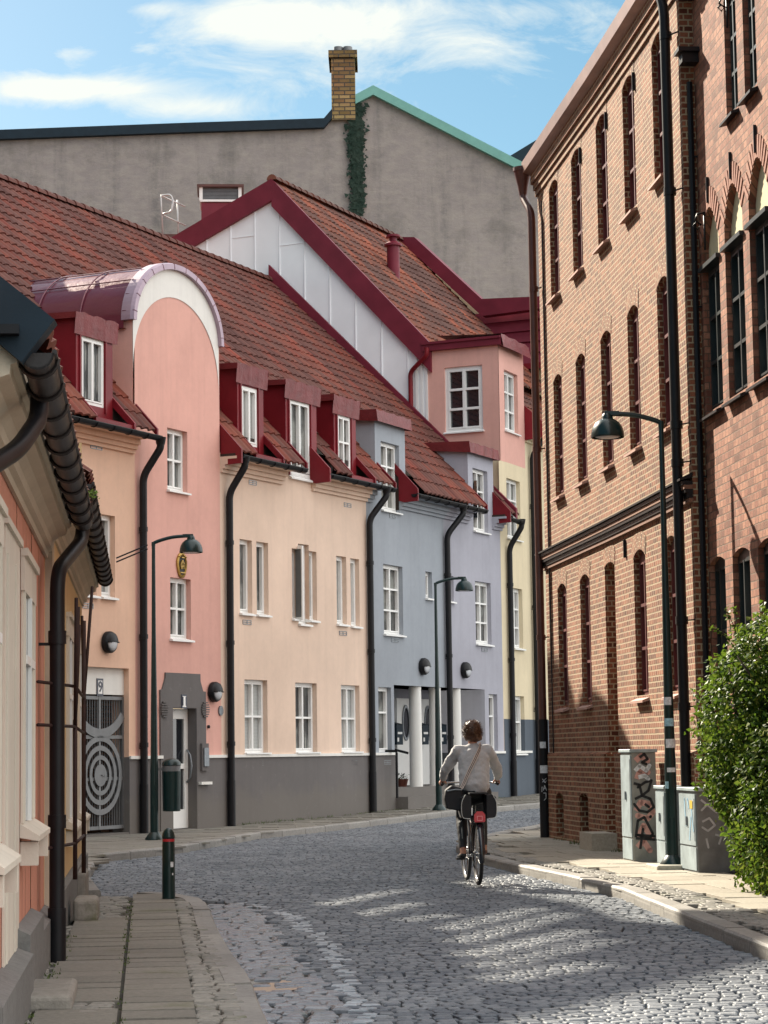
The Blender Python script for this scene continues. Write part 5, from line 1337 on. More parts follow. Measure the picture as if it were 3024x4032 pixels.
# window surrounds
def surround(par, u0, u1, z0, z1, mat='trim', w=.17, sill=True, glass='curt', d=.05):
    mb = MB()
    wbox(mb, LW, u0, u0+w, -d, .0, z0, z1-w); wbox(mb, LW, u1-w, u1, -d, .0, z0, z1-w); wbox(mb, LW, u0-.03, u1+.03, -d-.01, .0, z1-w, z1); 
    for a in (u0+w*.3, u0+w*.62, u1-w*.38, u1-w*.7): wbox(mb, LW, a, a+.02, -d-.01, -d, z0, z1-w)
    wbox(mb, LW, u0-.04, u1+.04, -d-.03, .0, z1, z1+.045)
    s = mb.build('window_surround', MT[mat], par)
    g = MB(); g.poly([LW.P(u0+w,-.004,z0), LW.P(u1-w,-.004,z0), LW.P(u1-w,-.004,z1-w), LW.P(u0+w,-.004,z1-w)], [(0,0),(1,0),(1,2),(0,2)]); g.build('pane', MT[glass], s)
    f = MB(); m_ = (u0+u1)/2; wbox(f, LW, m_-.03, m_+.03, -.03, -.005, z0, z1-w); wbox(f, LW, u0+w, u1-w, -.028, -.006, z0+(z1-z0)*.6, z0+(z1-z0)*.6+.05); f.build('glazing_bars', MT['paint'], s)
    if sill:
        q = MB(); q.box8([LW.P(u0-.06,-.11,z0-.10), LW.P(u1+.06,-.11,z0-.10), LW.P(u1+.06,.0,z0-.08), LW.P(u0-.06,.0,z0-.08), LW.P(u0-.06,-.11,z0-.07), LW.P(u1+.06,-.11,z0-.07), LW.P(u1+.06,.0,z0), LW.P(u0-.06,.0,z0)])
        wbox(q, LW, u0, u0+.12, -.10, 0, z0-.24, z0-.105); wbox(q, LW, u1-.12, u1, -.10, 0, z0-.24, z0-.105); q.build('sill', MT['trim'], s)
def eu(c, x, y, d=-.012): return LW.uz(*S(c, x, y), d)[0]
surround(HS, eu('i',0,1300)-1.2, eu('i',0,1300)+.03, 1.05, 2.64, w=.15, d=.012)
mb = MB(); ba, bb = eu('e',40,600), eu('e',146,700); print('boards', ba, bb); wbox(mb, LW, ba, bb, -.012, 0, .40, 2.64); wbox(mb, LW, ba+.12, ba+.2, -.02, -.0125, .42, 2.5); wbox(mb, LW, bb-.5, bb-.38, -.02, -.0125, .42, 2.5); wbox(mb, LW, ba-.04, bb+.03, -.03, 0, 2.64, 2.68); mb.build('pilaster_board', MT['trim'], HS)
sa, sb2 = eu('e',168,800), eu('e',252,800); print('surr', sa, sb2); surround(HS, sa, sb2, 1.08, 2.62, w=.2, d=.012)
surround(HO, 14.9, 16.4, .9, 2.72, d=.02); surround(HO, 18.2, 19.4, .9, 2.72, d=.02)
def block(name, label, c, h, rz, mat, cat, bev=.02):
    mb = MB(); mb.box(c, h, rz); o = mb.build(name, mat, None); tag(o, label, cat)
    md = o.modifiers.new('bevel', 'BEVEL'); md.width = bev; md.segments = 3; return o
wa = math.atan2(_d.y, _d.x)-math.pi/2
stg = stone('rough_granite', (.20,.185,.16), (.28,.26,.23), .75, .1, 1.2, 14, (.10,.11,.04), False)
block('step_stone', 'rough low granite step in front of the salmon house by the bottom left edge', (-1.95,12.9,.135), (.19,.48,.05), wa, stg, 'stone step', .03)
block('guard_stone', 'smooth squat grey granite block beside the yellow house plinth left of the bollard', (-2.55,19.4,.185), (.105,.28,.10), wa, stg, 'stone block', .04)
block('guard_stone', 'sloping pinkish kerb block standing on edge where the left pavement ends', (-3.0,22.3,.20), (.08,.5,.17), wa, stg, 'stone block', .04)
# iron trellis
TR = thing('iron_trellis', LW.P(13, -.2, 0), 'rusty iron climbing trellis with spreading rods fixed to the yellow house', 'trellis')
mb = MB(); t1 = LW.uz(*S('i',545,900), -.22)[0]; t2 = LW.uz(*S('i',608,900), -.22)[0]
zb1_ = LW.uz(*S('i',548,1585), -.22)[1]; zb2_ = LW.uz(*S('i',610,1540), -.22)[1]; zt_b = LW.uz(*S('i',545,430), -.22)[1]
print('trellis', t1, t2, zb1_, zb2_)
mb.tube([LW.P(t1,-.22,zb1_), LW.P(t1,-.22,zt_b)], .016, 6); mb.tube([LW.P(t2,-.22,zb2_), LW.P(t2,-.22,2.55)], .018, 6)
for (x, y) in ((510,-1230+600-0),): pass
for du_, dz_ in ((-.55,.85),(-.3,.8),(.15,.82),(.5,.7)): mb.tube([LW.P(t1,-.22,zt_b-.05), LW.P(t1+du_*.7,-.22-.02,zt_b+dz_*.98)], .013, 6)
mb.tube([LW.P(t2,-.22,1.9), LW.P(t2+.35,-.28,2.85)], .013, 6); mb.tube([LW.P(t2,-.22,2.0), LW.P(t2+.2,-.2,2.6)], .012, 6)
for z in (zb1_+.25, zb1_+1.35, zt_b-.05):
    mb.tube([LW.P(t1-1.1,-.01,z+.0), LW.P(t1,-.22,z)], .012, 5); mb.tube([LW.P(t1,-.22,z), LW.P(t2,-.22,z-.02)], .013, 5)
mb.build('rods', MT['rust'], TR, True)
mb = MB(); p = LW.P(17.3,-.42,3.42)
for dz_ in (0, .04): mb.tube([p+V((0,0,dz_)), p+V((.32,.0,.13+dz_))], .008, 5)
mb.build('gutter_wire', MT['black'], HO)
mb = MB(); p = LW.P(9.6,-.35,3.2); random.seed(9)
for k in range(160):
    a, b_ = random.uniform(0,6.28), random.uniform(0,1.4); r = .06*random.uniform(.6,1); q = p+V((math.cos(a)*r*math.cos(b_), math.sin(a)*r*2*math.cos(b_), r*math.sin(b_)))
    t = V((random.uniform(-1,1),random.uniform(-1,1),random.uniform(0,1)))*.016; w_ = V((random.uniform(-1,1),random.uniform(-1,1),0))*.01
    mb.poly([q-w_, q+w_, q+t])
mb.build('moss_tuft', plain('bright_moss', (.10,.16,.02), .9), HS)
# ------------------------------------------------------------------ ground
random.seed(11)
def struct(mb, name, mat, smooth=False):
    o = mb.build(name, mat, None, smooth); o['kind'] = 'structure'; return o
MT['earth'] = stone('dark_joint_earth', (.018,.017,.015), (.03,.028,.024), .9, .05, .8, 20, (.03,.045,.015), False)
MT['joint'] = plain('sandy_joint', (.075,.068,.055), .95, 0, .3, 8, .4, 60)
xs = [-400,-120,-40,-20,-12,-8,-5,-3,-1,1,3,5,8,12,20,40,120,400]; ys = [-200,-40,-10,0]+[5+2.5*i for i in range(26)]+[80,110,200,800,3000]
mb = MB()
for i in range(len(xs)-1):
    for j in range(len(ys)-1):
        mb.poly([V((xs[a], ys[b], G(min(ys[b],75))-.03)) for a, b in ((i,j),(i+1,j),(i+1,j+1),(i,j+1))])
struct(mb, 'ground', MT['earth'])
def inside(poly, x, y):
    c = False; n = len(poly); j = n-1
    for i in range(n):
        xi, yi = poly[i]; xj, yj = poly[j]
        if (yi > y) != (yj > y) and x < (xj-xi)*(y-yi)/(yj-yi)+xi: c = not c
        j = i
    return c
def stones(mb, poly, ang, a, b, z, gap=.012, dome=.012, jit=.006, warp=None, stag=.5, tilt=.01, hz=.004, mi=None, corners=True, inset=.016, vary=.25, skip=None):
    """fill polygon with laid stones; a across, b along the axis"""
    cs, sn = math.cos(ang), math.sin(ang)
    U = [(x*cs+y*sn, -x*sn+y*cs) for x, y in poly]
    u0, u1 = min(p[0] for p in U), max(p[0] for p in U); v0, v1 = min(p[1] for p in U), max(p[1] for p in U)
    r = 0; v = v0-b
    while v < v1+b:
        bb = b*random.uniform(1-vary*.4, 1+vary*.4)
        u = u0 - a*(1+random.random()*stag)
        while u < u1+a:
            aa = a*random.uniform(1-vary, 1+vary)
            cu, cv = u+aa/2, v+bb/2
            if warp: dv, rot = warp(cu, cv)
            else: dv, rot = 0, 0
            cv2 = cv+dv
            x, y = cu*cs-cv2*sn, cu*sn+cv2*cs
            ok = inside(poly, x, y)
            if ok and corners:
                for sx, sy in ((-.42,-.42),(.42,-.42),(.42,.42),(-.42,.42)):
                    q, w = cu+sx*aa, cv2+sy*bb
                    if not inside(poly, q*cs-w*sn, q*sn+w*cs): ok = False; break
            if ok and skip and skip(x, y): ok = False
            if ok:
                m = mi(x, y) if mi else 0
                rt = rot+random.uniform(-.03,.03); c2, s2 = math.cos(ang+rt), math.sin(ang+rt)
                tx, ty = random.uniform(-tilt,tilt), random.uniform(-tilt,tilt); z0 = z+G(y)+random.uniform(-hz,hz)
                rings = []
                cj = [(random.uniform(-jit,jit), random.uniform(-jit,jit)) for _ in range(4)]
                for ins, dz in ((0,-.03),(.001,-dome*.55),(inset,0.0)):
                    R = []
                    for k, (sx, sy) in enumerate(((-1,-1),(1,-1),(1,1),(-1,1))):
                        px = sx*(aa/2-gap/2-ins)+cj[k][0]; py = sy*(bb/2-gap/2-ins)+cj[k][1]
                        R.append(V((x+px*c2-py*s2, y+px*s2+py*c2, z0+dz+px*tx+py*ty)))
                    rings.append(R)
                b0 = len(mb.v)
                for R in rings: mb.v += [tuple(p) for p in R]
                for i in range(2):
                    for k in range(4):
                        k2 = (k+1) % 4; mb.f.append((b0+i*4+k, b0+i*4+k2, b0+i*4+4+k2, b0+i*4+4+k)); mb.uv.append(None); mb.mi.append(m)
                if dome > .008:
                    c = len(mb.v); mb.v.append((x, y, z0+dome*.12))
                    for k in range(4): mb.f.append((b0+8+k, b0+8+(k+1)%4, c)); mb.uv.append(None); mb.mi.append(m)
                else:
                    mb.f.append((b0+8,b0+9,b0+10,b0+11)); mb.uv.append(None); mb.mi.append(m)
            u += aa
        v += bb; r += 1
def gp(x, y, h=0): p = gnd(*S('D', x, y), h); return (p.x, p.y)
KL = [(.28,3.5)]+[gp(*q) for q in ((565,2212),(545,2150),(500,2085),(470,2030),(455,1985))]+[(-1.78,22.0),(-2.05,22.75),(-2.4,23.15)]
KR2 = [gp(*q) for q in ((225,1862),(380,1845),(560,1812),(700,1797),(850,1779),(1000,1760),(1175,1745))]
KL2 = [(-2.95,23.6),gp(190,1905),gp(205,1880)]
dirE = (eG.x, eG.y)
KFAR = [(KR2[-1][0]+dirE[0]*t, KR2[-1][1]+dirE[1]*t) for t in (3,8,20)]
KRT = [gp(*q) for q in ((1175,1790),(1065,1812),(985,1838),(1000,1850),(1050,1870),(1090,1880),(1200,1905),(1340,1940),(1500,2010),(1659,2075))]
KRT = [(KRT[0][0]+14, KRT[0][1]+18)]+[(p[0],p[1]) for p in KRT[:2]]+[(1.12,35.2),(.98,33.6),(1.04,32.0)]+KRT[4:]+[(2.75,12),(3.1,3.5)]
road = KL+KL2+KR2+KFAR+KRT
MT['sett'] = stone('granite_setts', (.065,.082,.108), (.235,.252,.27), .55, .10, 1.4, 26, None, True, .28)
MT['settw'] = stone('worn_pale_setts', (.20,.235,.27), (.34,.38,.42), .32, .1, .8, 30, None, True, .7)
MT['settd'] = stone('wet_gutter_setts', (.11,.125,.15), (.21,.225,.25), .27, .12, .9, 26, (.035,.045,.015), True, .7)
MT['settl'] = stone('pale_pavement_setts', (.17,.165,.15), (.29,.275,.245), .65, .1, .9, 26, (.09,.10,.04), True, .25)
def dkl(x, y):
    best = 9
    for a, b in zip(KL, KL[1:]):
        ax, ay = a; bx, by = b; L2 = (bx-ax)**2+(by-ay)**2; t = max(0, min(1, ((x-ax)*(bx-ax)+(y-ay)*(by-ay))/L2)); best = min(best, math.hypot(x-ax-(bx-ax)*t, y-ay-(by-ay)*t))
    return best
wear = [gp(*q) for q in ((800,2212),(765,2150),(740,2100),(715,2060),(685,2020),(650,1993),(600,1968),(530,1950))]
def dw(x, y):
    best = 9
    for a, b in zip(wear, wear[1:]):
        ax, ay = a; bx, by = b; L2 = (bx-ax)**2+(by-ay)**2; t = max(0, min(1, ((x-ax)*(bx-ax)+(y-ay)*(by-ay))/L2)); best = min(best, math.hypot(x-ax-(bx-ax)*t, y-ay-(by-ay)*t))
    return best
def warp(u, v):
    k = .10*math.sin(u*1.15+v*.33)+.06*math.sin(u*2.7-v*.21); return k, math.atan(.115*math.cos(u*1.15+v*.33)+.162*math.cos(u*2.7-v*.21))
def rmi(x, y):
    if y < 27 and dw(x, y) < .05+.05*random.random(): return 1 if random.random() < .6 else 0
    return 0
mb = MB()
near = [p for p in road]
stones(mb, [(x, y) for x, y in road], .03, .112, .088, 0, .017, .009, .004, warp, .5, .034, .004, rmi, False, .009, .22, skip=lambda x, y: (y < 24 and x < .8 and dkl(x, y) < .52) or y > 62 or y < 9)
struct(mb, 'road_setts', [MT['sett'], MT['settw']], False)
mb = MB()
gut = [(x-.06, y) for x, y in KL[:-1]]
off = [(x+.60, y+.08) for x, y in gut[::-1]]
stones(mb, gut+off, .09, .17, .125, -.006, .02, .02, .009, None, .5, .05, .006, None, False, .014, .3, skip=lambda x, y: y < 9 or -1.0 < 0 and (14.5 < y < 15.15 and x < -.66))
struct(mb, 'gutter_setts', MT['settd'], False)
mb = MB()
stones(mb, [(-.95,14.4),(-.3,14.4),(-.3,15.3),(-.95,15.3)], .09, .17, .125, -.014, .02, .012, .009, None, .5, .06, .009, None, False, .020, .3)
struct(mb, 'sunken_setts', MT['settd'], True)
# puddles
m, nt, b = newmat('still_water'); b.inputs['Base Color'].default_value = (.012,.014,.015,1); b.inputs['Roughness'].default_value = .015; b.inputs['IOR'].default_value = 1.33; b.inputs['Specular IOR Level'].default_value = .8; MT['water'] = m
def puddle(pts, z):
    mb = MB(); n = len(pts); P = []
    for i in range(n):
        a, b_, c = V((*pts[i],z)), V((*pts[(i+1)%n],z)), V((*pts[(i+2)%n],z))
        for t in (0,.25,.5,.75): P.append(((a+b_)/2)*(1-t)**2+b_*2*t*(1-t)+((b_+c)/2)*t*t)
    mb.poly(P); struct(mb, 'puddle', MT['water'])
puddle([(-1.02,14.35),(-.8,14.3),(-.56,14.5),(-.54,14.9),(-.62,15.2),(-.92,15.3),(-1.05,14.8)], -.0125)
puddle([(2.1,20.7),(2.3,20.5),(2.42,19.6),(2.4,18.8),(2.15,18.9),(2.05,19.8)], -.009)
puddle([(1.0,29.6),(1.25,29.2),(1.5,27.6),(1.2,27.4),(.95,28.6)], -.009)
# kerbs
MT['kerb'] = stone('granite_kerb', (.19,.18,.165), (.29,.275,.25), .6, .1, .8, 24, None, True, .5)
def kerb(mb, pts, side, w=.17, z=.105, L=.95):
    P = [V((x,y,0)) for x, y in pts]; acc = [0]
    for a, b in zip(P, P[1:]): acc.append(acc[-1]+(b-a).length)
    def q(s):
        i = 0
        while i < len(P)-2 and s > acc[i+1]: i += 1
        return P[i]+(P[i+1]-P[i])*((s-acc[i])/(acc[i+1]-acc[i]))
    s = 0
    while s < acc[-1]-.1:
        l = min(L*random.uniform(.75,1.2), acc[-1]-s); a, b = q(s+.006), q(s+l-.006); d = (b-a).normalized(); nrm = V((-d.y,d.x,0))*side
        zz = z+random.uniform(-.006,.006); za, zb_ = G(a.y)+zz, G(b.y)+zz; ww = w+random.uniform(-.008,.008); bv = .018
        sec = [(0,-.06),(0.004,-bv),(bv,0),(ww-.005,0),(ww,-.06)]
        mb.rings([[a+nrm*o+V((0,0,za+h)) for o, h in sec],[b+nrm*o+V((0,0,zb_+h)) for o, h in sec]], closed=True)
        lowr = [(0,-.06),(ww,-.06),(ww,-.2),(0,-.2)]
        mb.rings([[a+nrm*o+V((0,0,za+h)) for o, h in lowr],[b+nrm*o+V((0,0,zb_+h)) for o, h in lowr]], closed=True)
        s += l
mb = MB(); kerb(mb, KL, 1); kerb(mb, KL2, 1, .2); kerb(mb, KR2+KFAR, 1, .18, .115); kerb(mb, KRT, 1, .18, .11)
struct(mb, 'kerb', MT['kerb'])
# pavements
MT['slab'] = stone('concrete_slabs', (.165,.155,.135), (.235,.22,.19), .75, .08, .5, 30, (.13,.13,.07), True, .3)
MT['slabr'] = stone('warm_concrete_slabs', (.26,.235,.19), (.34,.31,.255), .8, .08, .5, 30, None, True, .3)
def lw(u, o): p = LW.P(u, -o, 0); return (p.x, p.y)
U0, UE = -2.5, 16.9
def strip(o0, o1, u0=U0, u1=UE): return [lw(u0,o0), lw(u0,o1), lw(u1,o1), lw(u1,o0)]
def sheet(mb, poly, z, holes=None):
    mb.poly([V((x,y,z+G(y))) for x, y in poly])
sh = MB()
mb = MB()
stones(mb, strip(.10,.56), wa, .46, .37, .105, .012, .004, .002, None, 0, .006, .003, None, False, .004, .04)
def strip_line(mb, o0, o1, b, z, u0=U0, u1=UE, **k):      # one row of slabs
    u = u0
    while u < u1:
        bb = b*random.uniform(.9,1.1); P = [lw(u+.006,o0+.006), lw(u+.006,o1-.006), lw(u+bb-.006,o1-.006), lw(u+bb-.006,o0+.006)]; zz = z+random.uniform(-.003,.003); t = random.uniform(-.004,.004)
        A_ = [V((x,y,zz+(t if i < 2 else -t))) for i, (x,y) in enumerate(P)]
        mb.rings([[p-V((0,0,.05)) for p in A_], A_], cap=(False, True)); u += bb
mb = MB(); strip_line(mb, .58, .98, .36, .105); strip_line(mb, .12, .57, .36, .103, 2, 6.5); strip_line(mb, .12, .57, .36, .103, 7.1, 9.3); strip_line(mb, .12, .57, .36, .103, 9.7, 13.6); strip_line(mb, .12, .57, .36, .103, -2, 1.6)
struct(mb, 'pavement_slabs', MT['slab'])
mb = MB()
for a, b in ((1.62,1.98),(6.52,7.08),(9.32,9.68),(13.62,16.8)): stones(mb, strip(.12,.57,a,b), wa, .15, .11, .105, .014, .012, .006, None, .5, .03, .004, None, True, .016, .2)
stones(mb, [lw(-2+18.6*k/8, .975) for k in range(9)]+[(x-.13, y) for x, y in KL[:6][::-1]], wa, .125, .085, .107, .014, .010, .004, None, .0, .03, .004, None, False, .010, .15)
stones(mb, strip(-.02,.12,-2,13), wa, .07, .10, .10, .012, .010, .006, None, .5, .03, .006, None, False, .014, .3)
struct(mb, 'pavement_setts', MT['settl'], False)
# row pavement
rowp = [(x, y) for x, y in KR2+KFAR[:2]]; fac = [tuple(F.P(u,-.01,0))[:2] for u in (26,22,19,17,15,13,11,9,7,5,3,1,-1,-2,-3.4)]
for i in range(len(rowp)-1): pass
def ribbon(mb, A_, B_, z, n=40):
    def res(P):
        P = [V((x,y,0)) for x, y in P]; acc = [0]
        for a, b in zip(P, P[1:]): acc.append(acc[-1]+(b-a).length)
        out = []
        for k in range(n+1):
            s = acc[-1]*k/n; i = 0
            while i < len(P)-2 and s > acc[i+1]: i += 1
            out.append(P[i]+(P[i+1]-P[i])*((s-acc[i])/(acc[i+1]-acc[i])))
        return out
    a, b = res(A_), res(B_)
    for k in range(n): mb.poly([V((p.x,p.y,z+G(p.y))) for p in (a[k], a[k+1], b[k+1], b[k])])
ribbon(sh, [(x-.07, y) for x, y in KL[:-1]], [lw(-2.3+19.4*k/8, .0) for k in range(9)], .07, 40)
ribbon(sh, [lw(22.2,-.6)]+rowp, fac[::-1], .075, 60)
rp_poly = [lw(21.5,-.2)]+[(x-.10, y+.19) for x, y in rowp]+fac
mb = MB(); stones(mb, rp_poly, math.atan2(dirE[1], dirE[0]), .72, .36, .108, .012, .004, .002, None, .5, .004, .003, None, False, .004, .05, skip=lambda x, y: y < 27 and x > -4.0)
struct(mb, 'far_pavement_slabs', MT['slab'])
# right pavement
wl_ = [tuple(A.P(u,-.01,0))[:2] for u in (.3,1.5,3,4.5,6,7.5,9,10.8)]+[tuple(BW.P(u,-.01,0))[:2] for u in (11.2,14,18,24)]
kr = KRT[3:]                                       # from the corner toward the camera
ribbon(sh, KRT[3:], wl_, .072, 60)
sheet(sh, [KRT[0], KRT[1], KRT[2], KRT[3], wl_[0], (wl_[0][0]+6, wl_[0][1]+9)], .071)
struct(sh, 'pavement_bed', MT['joint'])
inner = [(x+.62, y+.05) for x, y in kr]; inner[0] = (kr[0][0]+.55, kr[0][1]-.1)
ang_r = math.atan2(1, -.105)-math.pi/2
mb = MB(); poly = [(p[0]+.19, p[1]) for p in kr]+[(p[0], p[1]) for p in inner[::-1]]
stones(mb, poly, ang_r, .14, .10, .107, .012, .008, .004, None, .5, .012, .002, None, True, .009, .2)
corner = [(1.35,34.9),(1.95,37.8),(3.2,41.5),(4.1,41.0),(3.0,38.2),(2.4,36.9)]
struct(mb, 'right_pavement_setts', MT['settl'], False)
mb = MB(); poly = inner+wl_[::-1]+[(1.75,35.0)]
stones(mb, poly, ang_r, .40, .72, .108, .012, .004, .002, None, .5, .004, .003, None, False, .004, .04)
stones(mb, [(1.3,33.6),(1.3,35.3),(2.0,38.2),(3.4,42),(4.6,41.0),(3.1,38.0),(2.55,36.8),(2.0,35.2)], ang_r, .5, .7, .1, .012, .004, .002, None, .5, .004, .003, None, False, .004, .04)
struct(mb, 'right_pavement_slabs', MT['slabr'])
# weeds along wall feet
mb = MB(); random.seed(5)
def weeds(mb, p, n, r, h):
    for k in range(n):
        q = p+V((random.uniform(-r,r), random.uniform(-r,r), 0)); t = V((random.uniform(-.6,.6), random.uniform(-.6,.6), 1))*h*random.uniform(.4,1); w_ = V((random.uniform(-1,1), random.uniform(-1,1), 0))*.008
        mb.poly([q-w_, q+w_, q+t])
for k in range(150):
    u = random.uniform(3.2,16); p = F.P(u, -.06-random.random()*.12, 0); p.z = .1+G(p.y); weeds(mb, p, 5, .08, .05+.05*random.random()*(u < 7))
for k in range(60):
    x = random.choice((2.3, 4.0, 5.3, 6.5, 8.6, 9.4, 10.4)); u = x+random.uniform(-.4,.4); p = A.P(u, -.10-random.random()*.1, .1); weeds(mb, p, 6, .06, .09)
for k in range(60):
    u = random.uniform(3,16); p = LW.P(u, -.575, .1); weeds(mb, p, 4, .03, .025)
for k in range(60):
    u = random.uniform(6,12); p = LW.P(u, -.12+random.uniform(-.04,.04), .1); weeds(mb, p, 4, .04, .035)
w = mb.build('weeds', plain('green_weeds', (.07,.10,.025), .8, 0, .4, 5)); tag(w, 'small green weeds growing along wall feet and paving joints', 'weeds', kind='stuff')

# ------------------------------------------------------------------ street furniture
def make_lamp(loc, flip, H, label):
    t = thing('street_lamp', loc, label, 'street lamp', 'dark green street lamps')
    x, y, z = loc; sx = -1 if flip else 1
    mb = MB(); mb.lathe(loc, [(.15,0),(.15,.03),(.10,.10),(.075,.13)], 24); mb.build('base', MT['green'], t, True, 40)
    mb = MB(); mb.lathe(loc, [(.068,.10),(.066,1.15),(.060,1.3),(.052,2.2),(.036,H*.7),(.029,H)], 18); mb.build('pole', MT['green'], t, True, 40)
    P = V((x, y, z+H)); mb = MB()
    path = [P+V((-sx*.01,0,-.03)), P+V((sx*.02,0,.01)), P+V((sx*.16,0,.06)), P+V((sx*.34,0,.10)), P+V((sx*.57,0,.115))]
    mb.tube([P-V((0,0,.05)), P+V((0,0,.02))], .033, 12); mb.tube(smoothpath(path, 5), .029, 10); mb.build('arm', MT['green'], t, True, 50)
    c = P+V((sx*.62,0,0)); mb = MB()
    prof = [(.19,-.165),(.193,-.15),(.188,-.10),(.172,-.045),(.142,.005),(.10,.04),(.07,.052),(.062,.09),(.045,.12),(.012,.128)]
    mb.lathe(c, prof, 32, cap=(False, True)); mb.lathe(c, [(.186,-.165),(.18,-.10),(.14,-.01),(.08,.03)], 32, cap=(False, True))
    mb.box((c.x-sx*.05, c.y, c.z+.118), (.085,.04,.024)); sh_ = mb.build('shade', MT['green'], t, True, 50)
    mb = MB(); mb.lathe(c, [(.15,-.155),(.1,-.168),(.01,-.172)], 24); mb.build('diffuser', MT['lampglass'], sh_, True)
    mb = MB(); wz = V((x,y,z)); mb.beam(wz+V((0,-.071,.55)), wz+V((0,-.071,.9)), .05, .006, up=(0,1,0)); mb.build('service_hatch', MT['green'], t)
    return t
lR = at(*S('l',968,1462), 26.1); lL = gnd(608,3308,.1); lM = gnd(1729,3192,.1)
LR = make_lamp(V((lR.x,lR.y,.13)), True, 5.08, 'large near street lamp by the grey cabinets with stickers on its pole')
copy_l = make_lamp(V((lL.x,lL.y,.1)), False, 4.85, 'street lamp at left in front of the pink house, its head below the gold emblem')
make_lamp(V((lM.x,lM.y,.1+G(lM.y))), False, 4.85, 'farthest street lamp standing before the blue grey porch')
block('lamp_slab', 'square pale concrete foot slab under the near street lamp', (lR.x+.02, lR.y, .115), (.27,.30,.045), wa, stone('pale_foot_slab', (.36,.33,.27), (.42,.4,.33), .8, .05, .5, 25, None, False), 'concrete slab')
for z, w_, h_, m_, a in ((1.9,.09,.09,'paper',-1.9),(1.66,.11,.09,'paperblue',-1.7),(1.42,.13,.10,'paper',-1.4),(1.12,.1,.05,'paper',-1.5),(.95,.05,.08,'paperblue',-2.4)):
    sticker(LR, V((lR.x,lR.y,0)), z+.1, .0665, a, w_, h_, m_)
MT['cab'] = plain('weathered_grey_cabinet', (.30,.36,.38), .55, .1, .25, 5, .2, 40)
MT['cabd'] = plain('grey_cabinet_door', (.16,.17,.175), .6, .1, .3, 6, .2, 40)
MT['cabo'] = plain('olive_grey_cabinet', (.24,.24,.22), .6, .1, .35, 4, .2, 40)
MT['spray'] = plain('black_spray_paint', (.012,.012,.014), .6); MT['sprayp'] = plain('pink_spray_paint', (.55,.3,.26), .6, 0, .3); MT['spraylb'] = plain('pale_blue_spray_paint', (.25,.42,.55), .6, 0, .3)
MT['sprayw'] = plain('white_paint_scrawl', (.42,.44,.46), .7, 0, .3)
def cabinet(corner, L, Wd, H, label, mat, split=None):
    t = thing('utility_cabinet', V((corner.x, corner.y, .1)), label, 'utility cabinet', 'grey utility cabinets')
    fx = V((-math.sin(wa), math.cos(wa), 0)); rx = V((math.cos(wa), math.sin(wa), 0)); c = V((corner.x, corner.y, .1))
    def pt(l, w, z): return c+fx*l+rx*w+V((0,0,z))
    def bx(mb, l0, l1, w0, w1, z0, z1): mb.box8([pt(l0,w0,z0), pt(l0,w1,z0), pt(l1,w1,z0), pt(l1,w0,z0), pt(l0,w0,z1), pt(l0,w1,z1), pt(l1,w1,z1), pt(l1,w0,z1)])
    mb = MB(); bx(mb, 0, L, 0, Wd, .0, H-.04); o = mb.build('body', MT[mat], t)
    md = o.modifiers.new('b', 'BEVEL'); md.width = .008; md.segments = 2
    mb = MB(); bx(mb, -.02, L+.02, -.025, Wd+.02, H-.04, H); o = mb.build('lid', MT['cab'], t); md = o.modifiers.new('b', 'BEVEL'); md.width = .006
    mb = MB(); bx(mb, .03, L-.03, -.012, -.001, .30, H-.07); d_ = mb.build('door', MT['cab'], t)
    mb = MB(); bx(mb, .03, L-.03, -.01, -.001, .03, .28); mb.build('socle_panel', MT['cab'], t)
    mb = MB(); bx(mb, L*.5-.015, L*.5+.015, -.03, -.012, H*.55, H*.55+.1); bx(mb, .05, .065, -.016, -.012, .35, H-.12); mb.build('lock', MT['steel'], d_)
    return t, pt
cnr = at(2496,3388,27.8); c1, f1 = cabinet(cnr, .62, .30, 1.36, 'tallest grey utility cabinet with black and pink graffiti letters down its narrow side', 'cabo')
cnr2 = at(*S('l',926,1450),26.75); c2, f2 = cabinet(cnr2, .5, .22, .93, 'pale grey utility cabinet behind the near lamp with thin black scrawl', 'cab')
cnr3 = at(*S('l',1152,1505),25.1); c3, f3 = cabinet(cnr3, .8, .42, .93, 'blue streaked grey utility cabinet half behind the climbing shrub', 'cabd')
def fr_(pt, H): return lambda x, z: pt(-.003-.0, x, z)
s1 = fr_(f1, 1.36)
strokes(c1, s1, [[(.05,1.22),(.12,1.28),(.2,1.22)],[(.06,1.0),(.1,1.1),(.2,1.08)],[(.04,.62),(.10,.72),(.2,.7),(.25,.6),(.18,.52),(.06,.56)],[(.06,.3),(.13,.44),(.22,.3)],[(.05,.18),(.12,.26),(.2,.14)]], .07, 'sprayp', 'graffiti')
s1b = lambda x, z: f1(-.006, x, z)
strokes(c1, s1b, [[(.10,1.26),(.16,1.30),(.2,1.24),(.13,1.2),(.18,1.18)],[(.02,.95),(.09,.93),(.12,.80),(.20,.86),(.24,.98),(.16,.96),(.07,.90)],[(.03,.76),(.12,.80),(.22,.76),(.26,.66),(.18,.60),(.08,.62),(.02,.7)],[(.15,.70),(.2,.66)],[(.03,.30),(.06,.50),(.14,.54),(.24,.34),(.20,.28),(.05,.33)],[(.02,.33),(.26,.31)],[(.03,.29),(.26,.27)],[(.08,.16),(.12,.40)],[(.21,.53),(.22,.55)]], .032, 'spray', 'graffiti')
strokes(c1, s1b, [[(.04,1.1),(.1,1.16),(.18,1.1),(.22,1.16)],[(.08,1.02),(.16,1.04),(.2,1.0)]], .05, 'paper', 'torn_poster')
s2 = lambda x, z: f2(-.004, x, z)
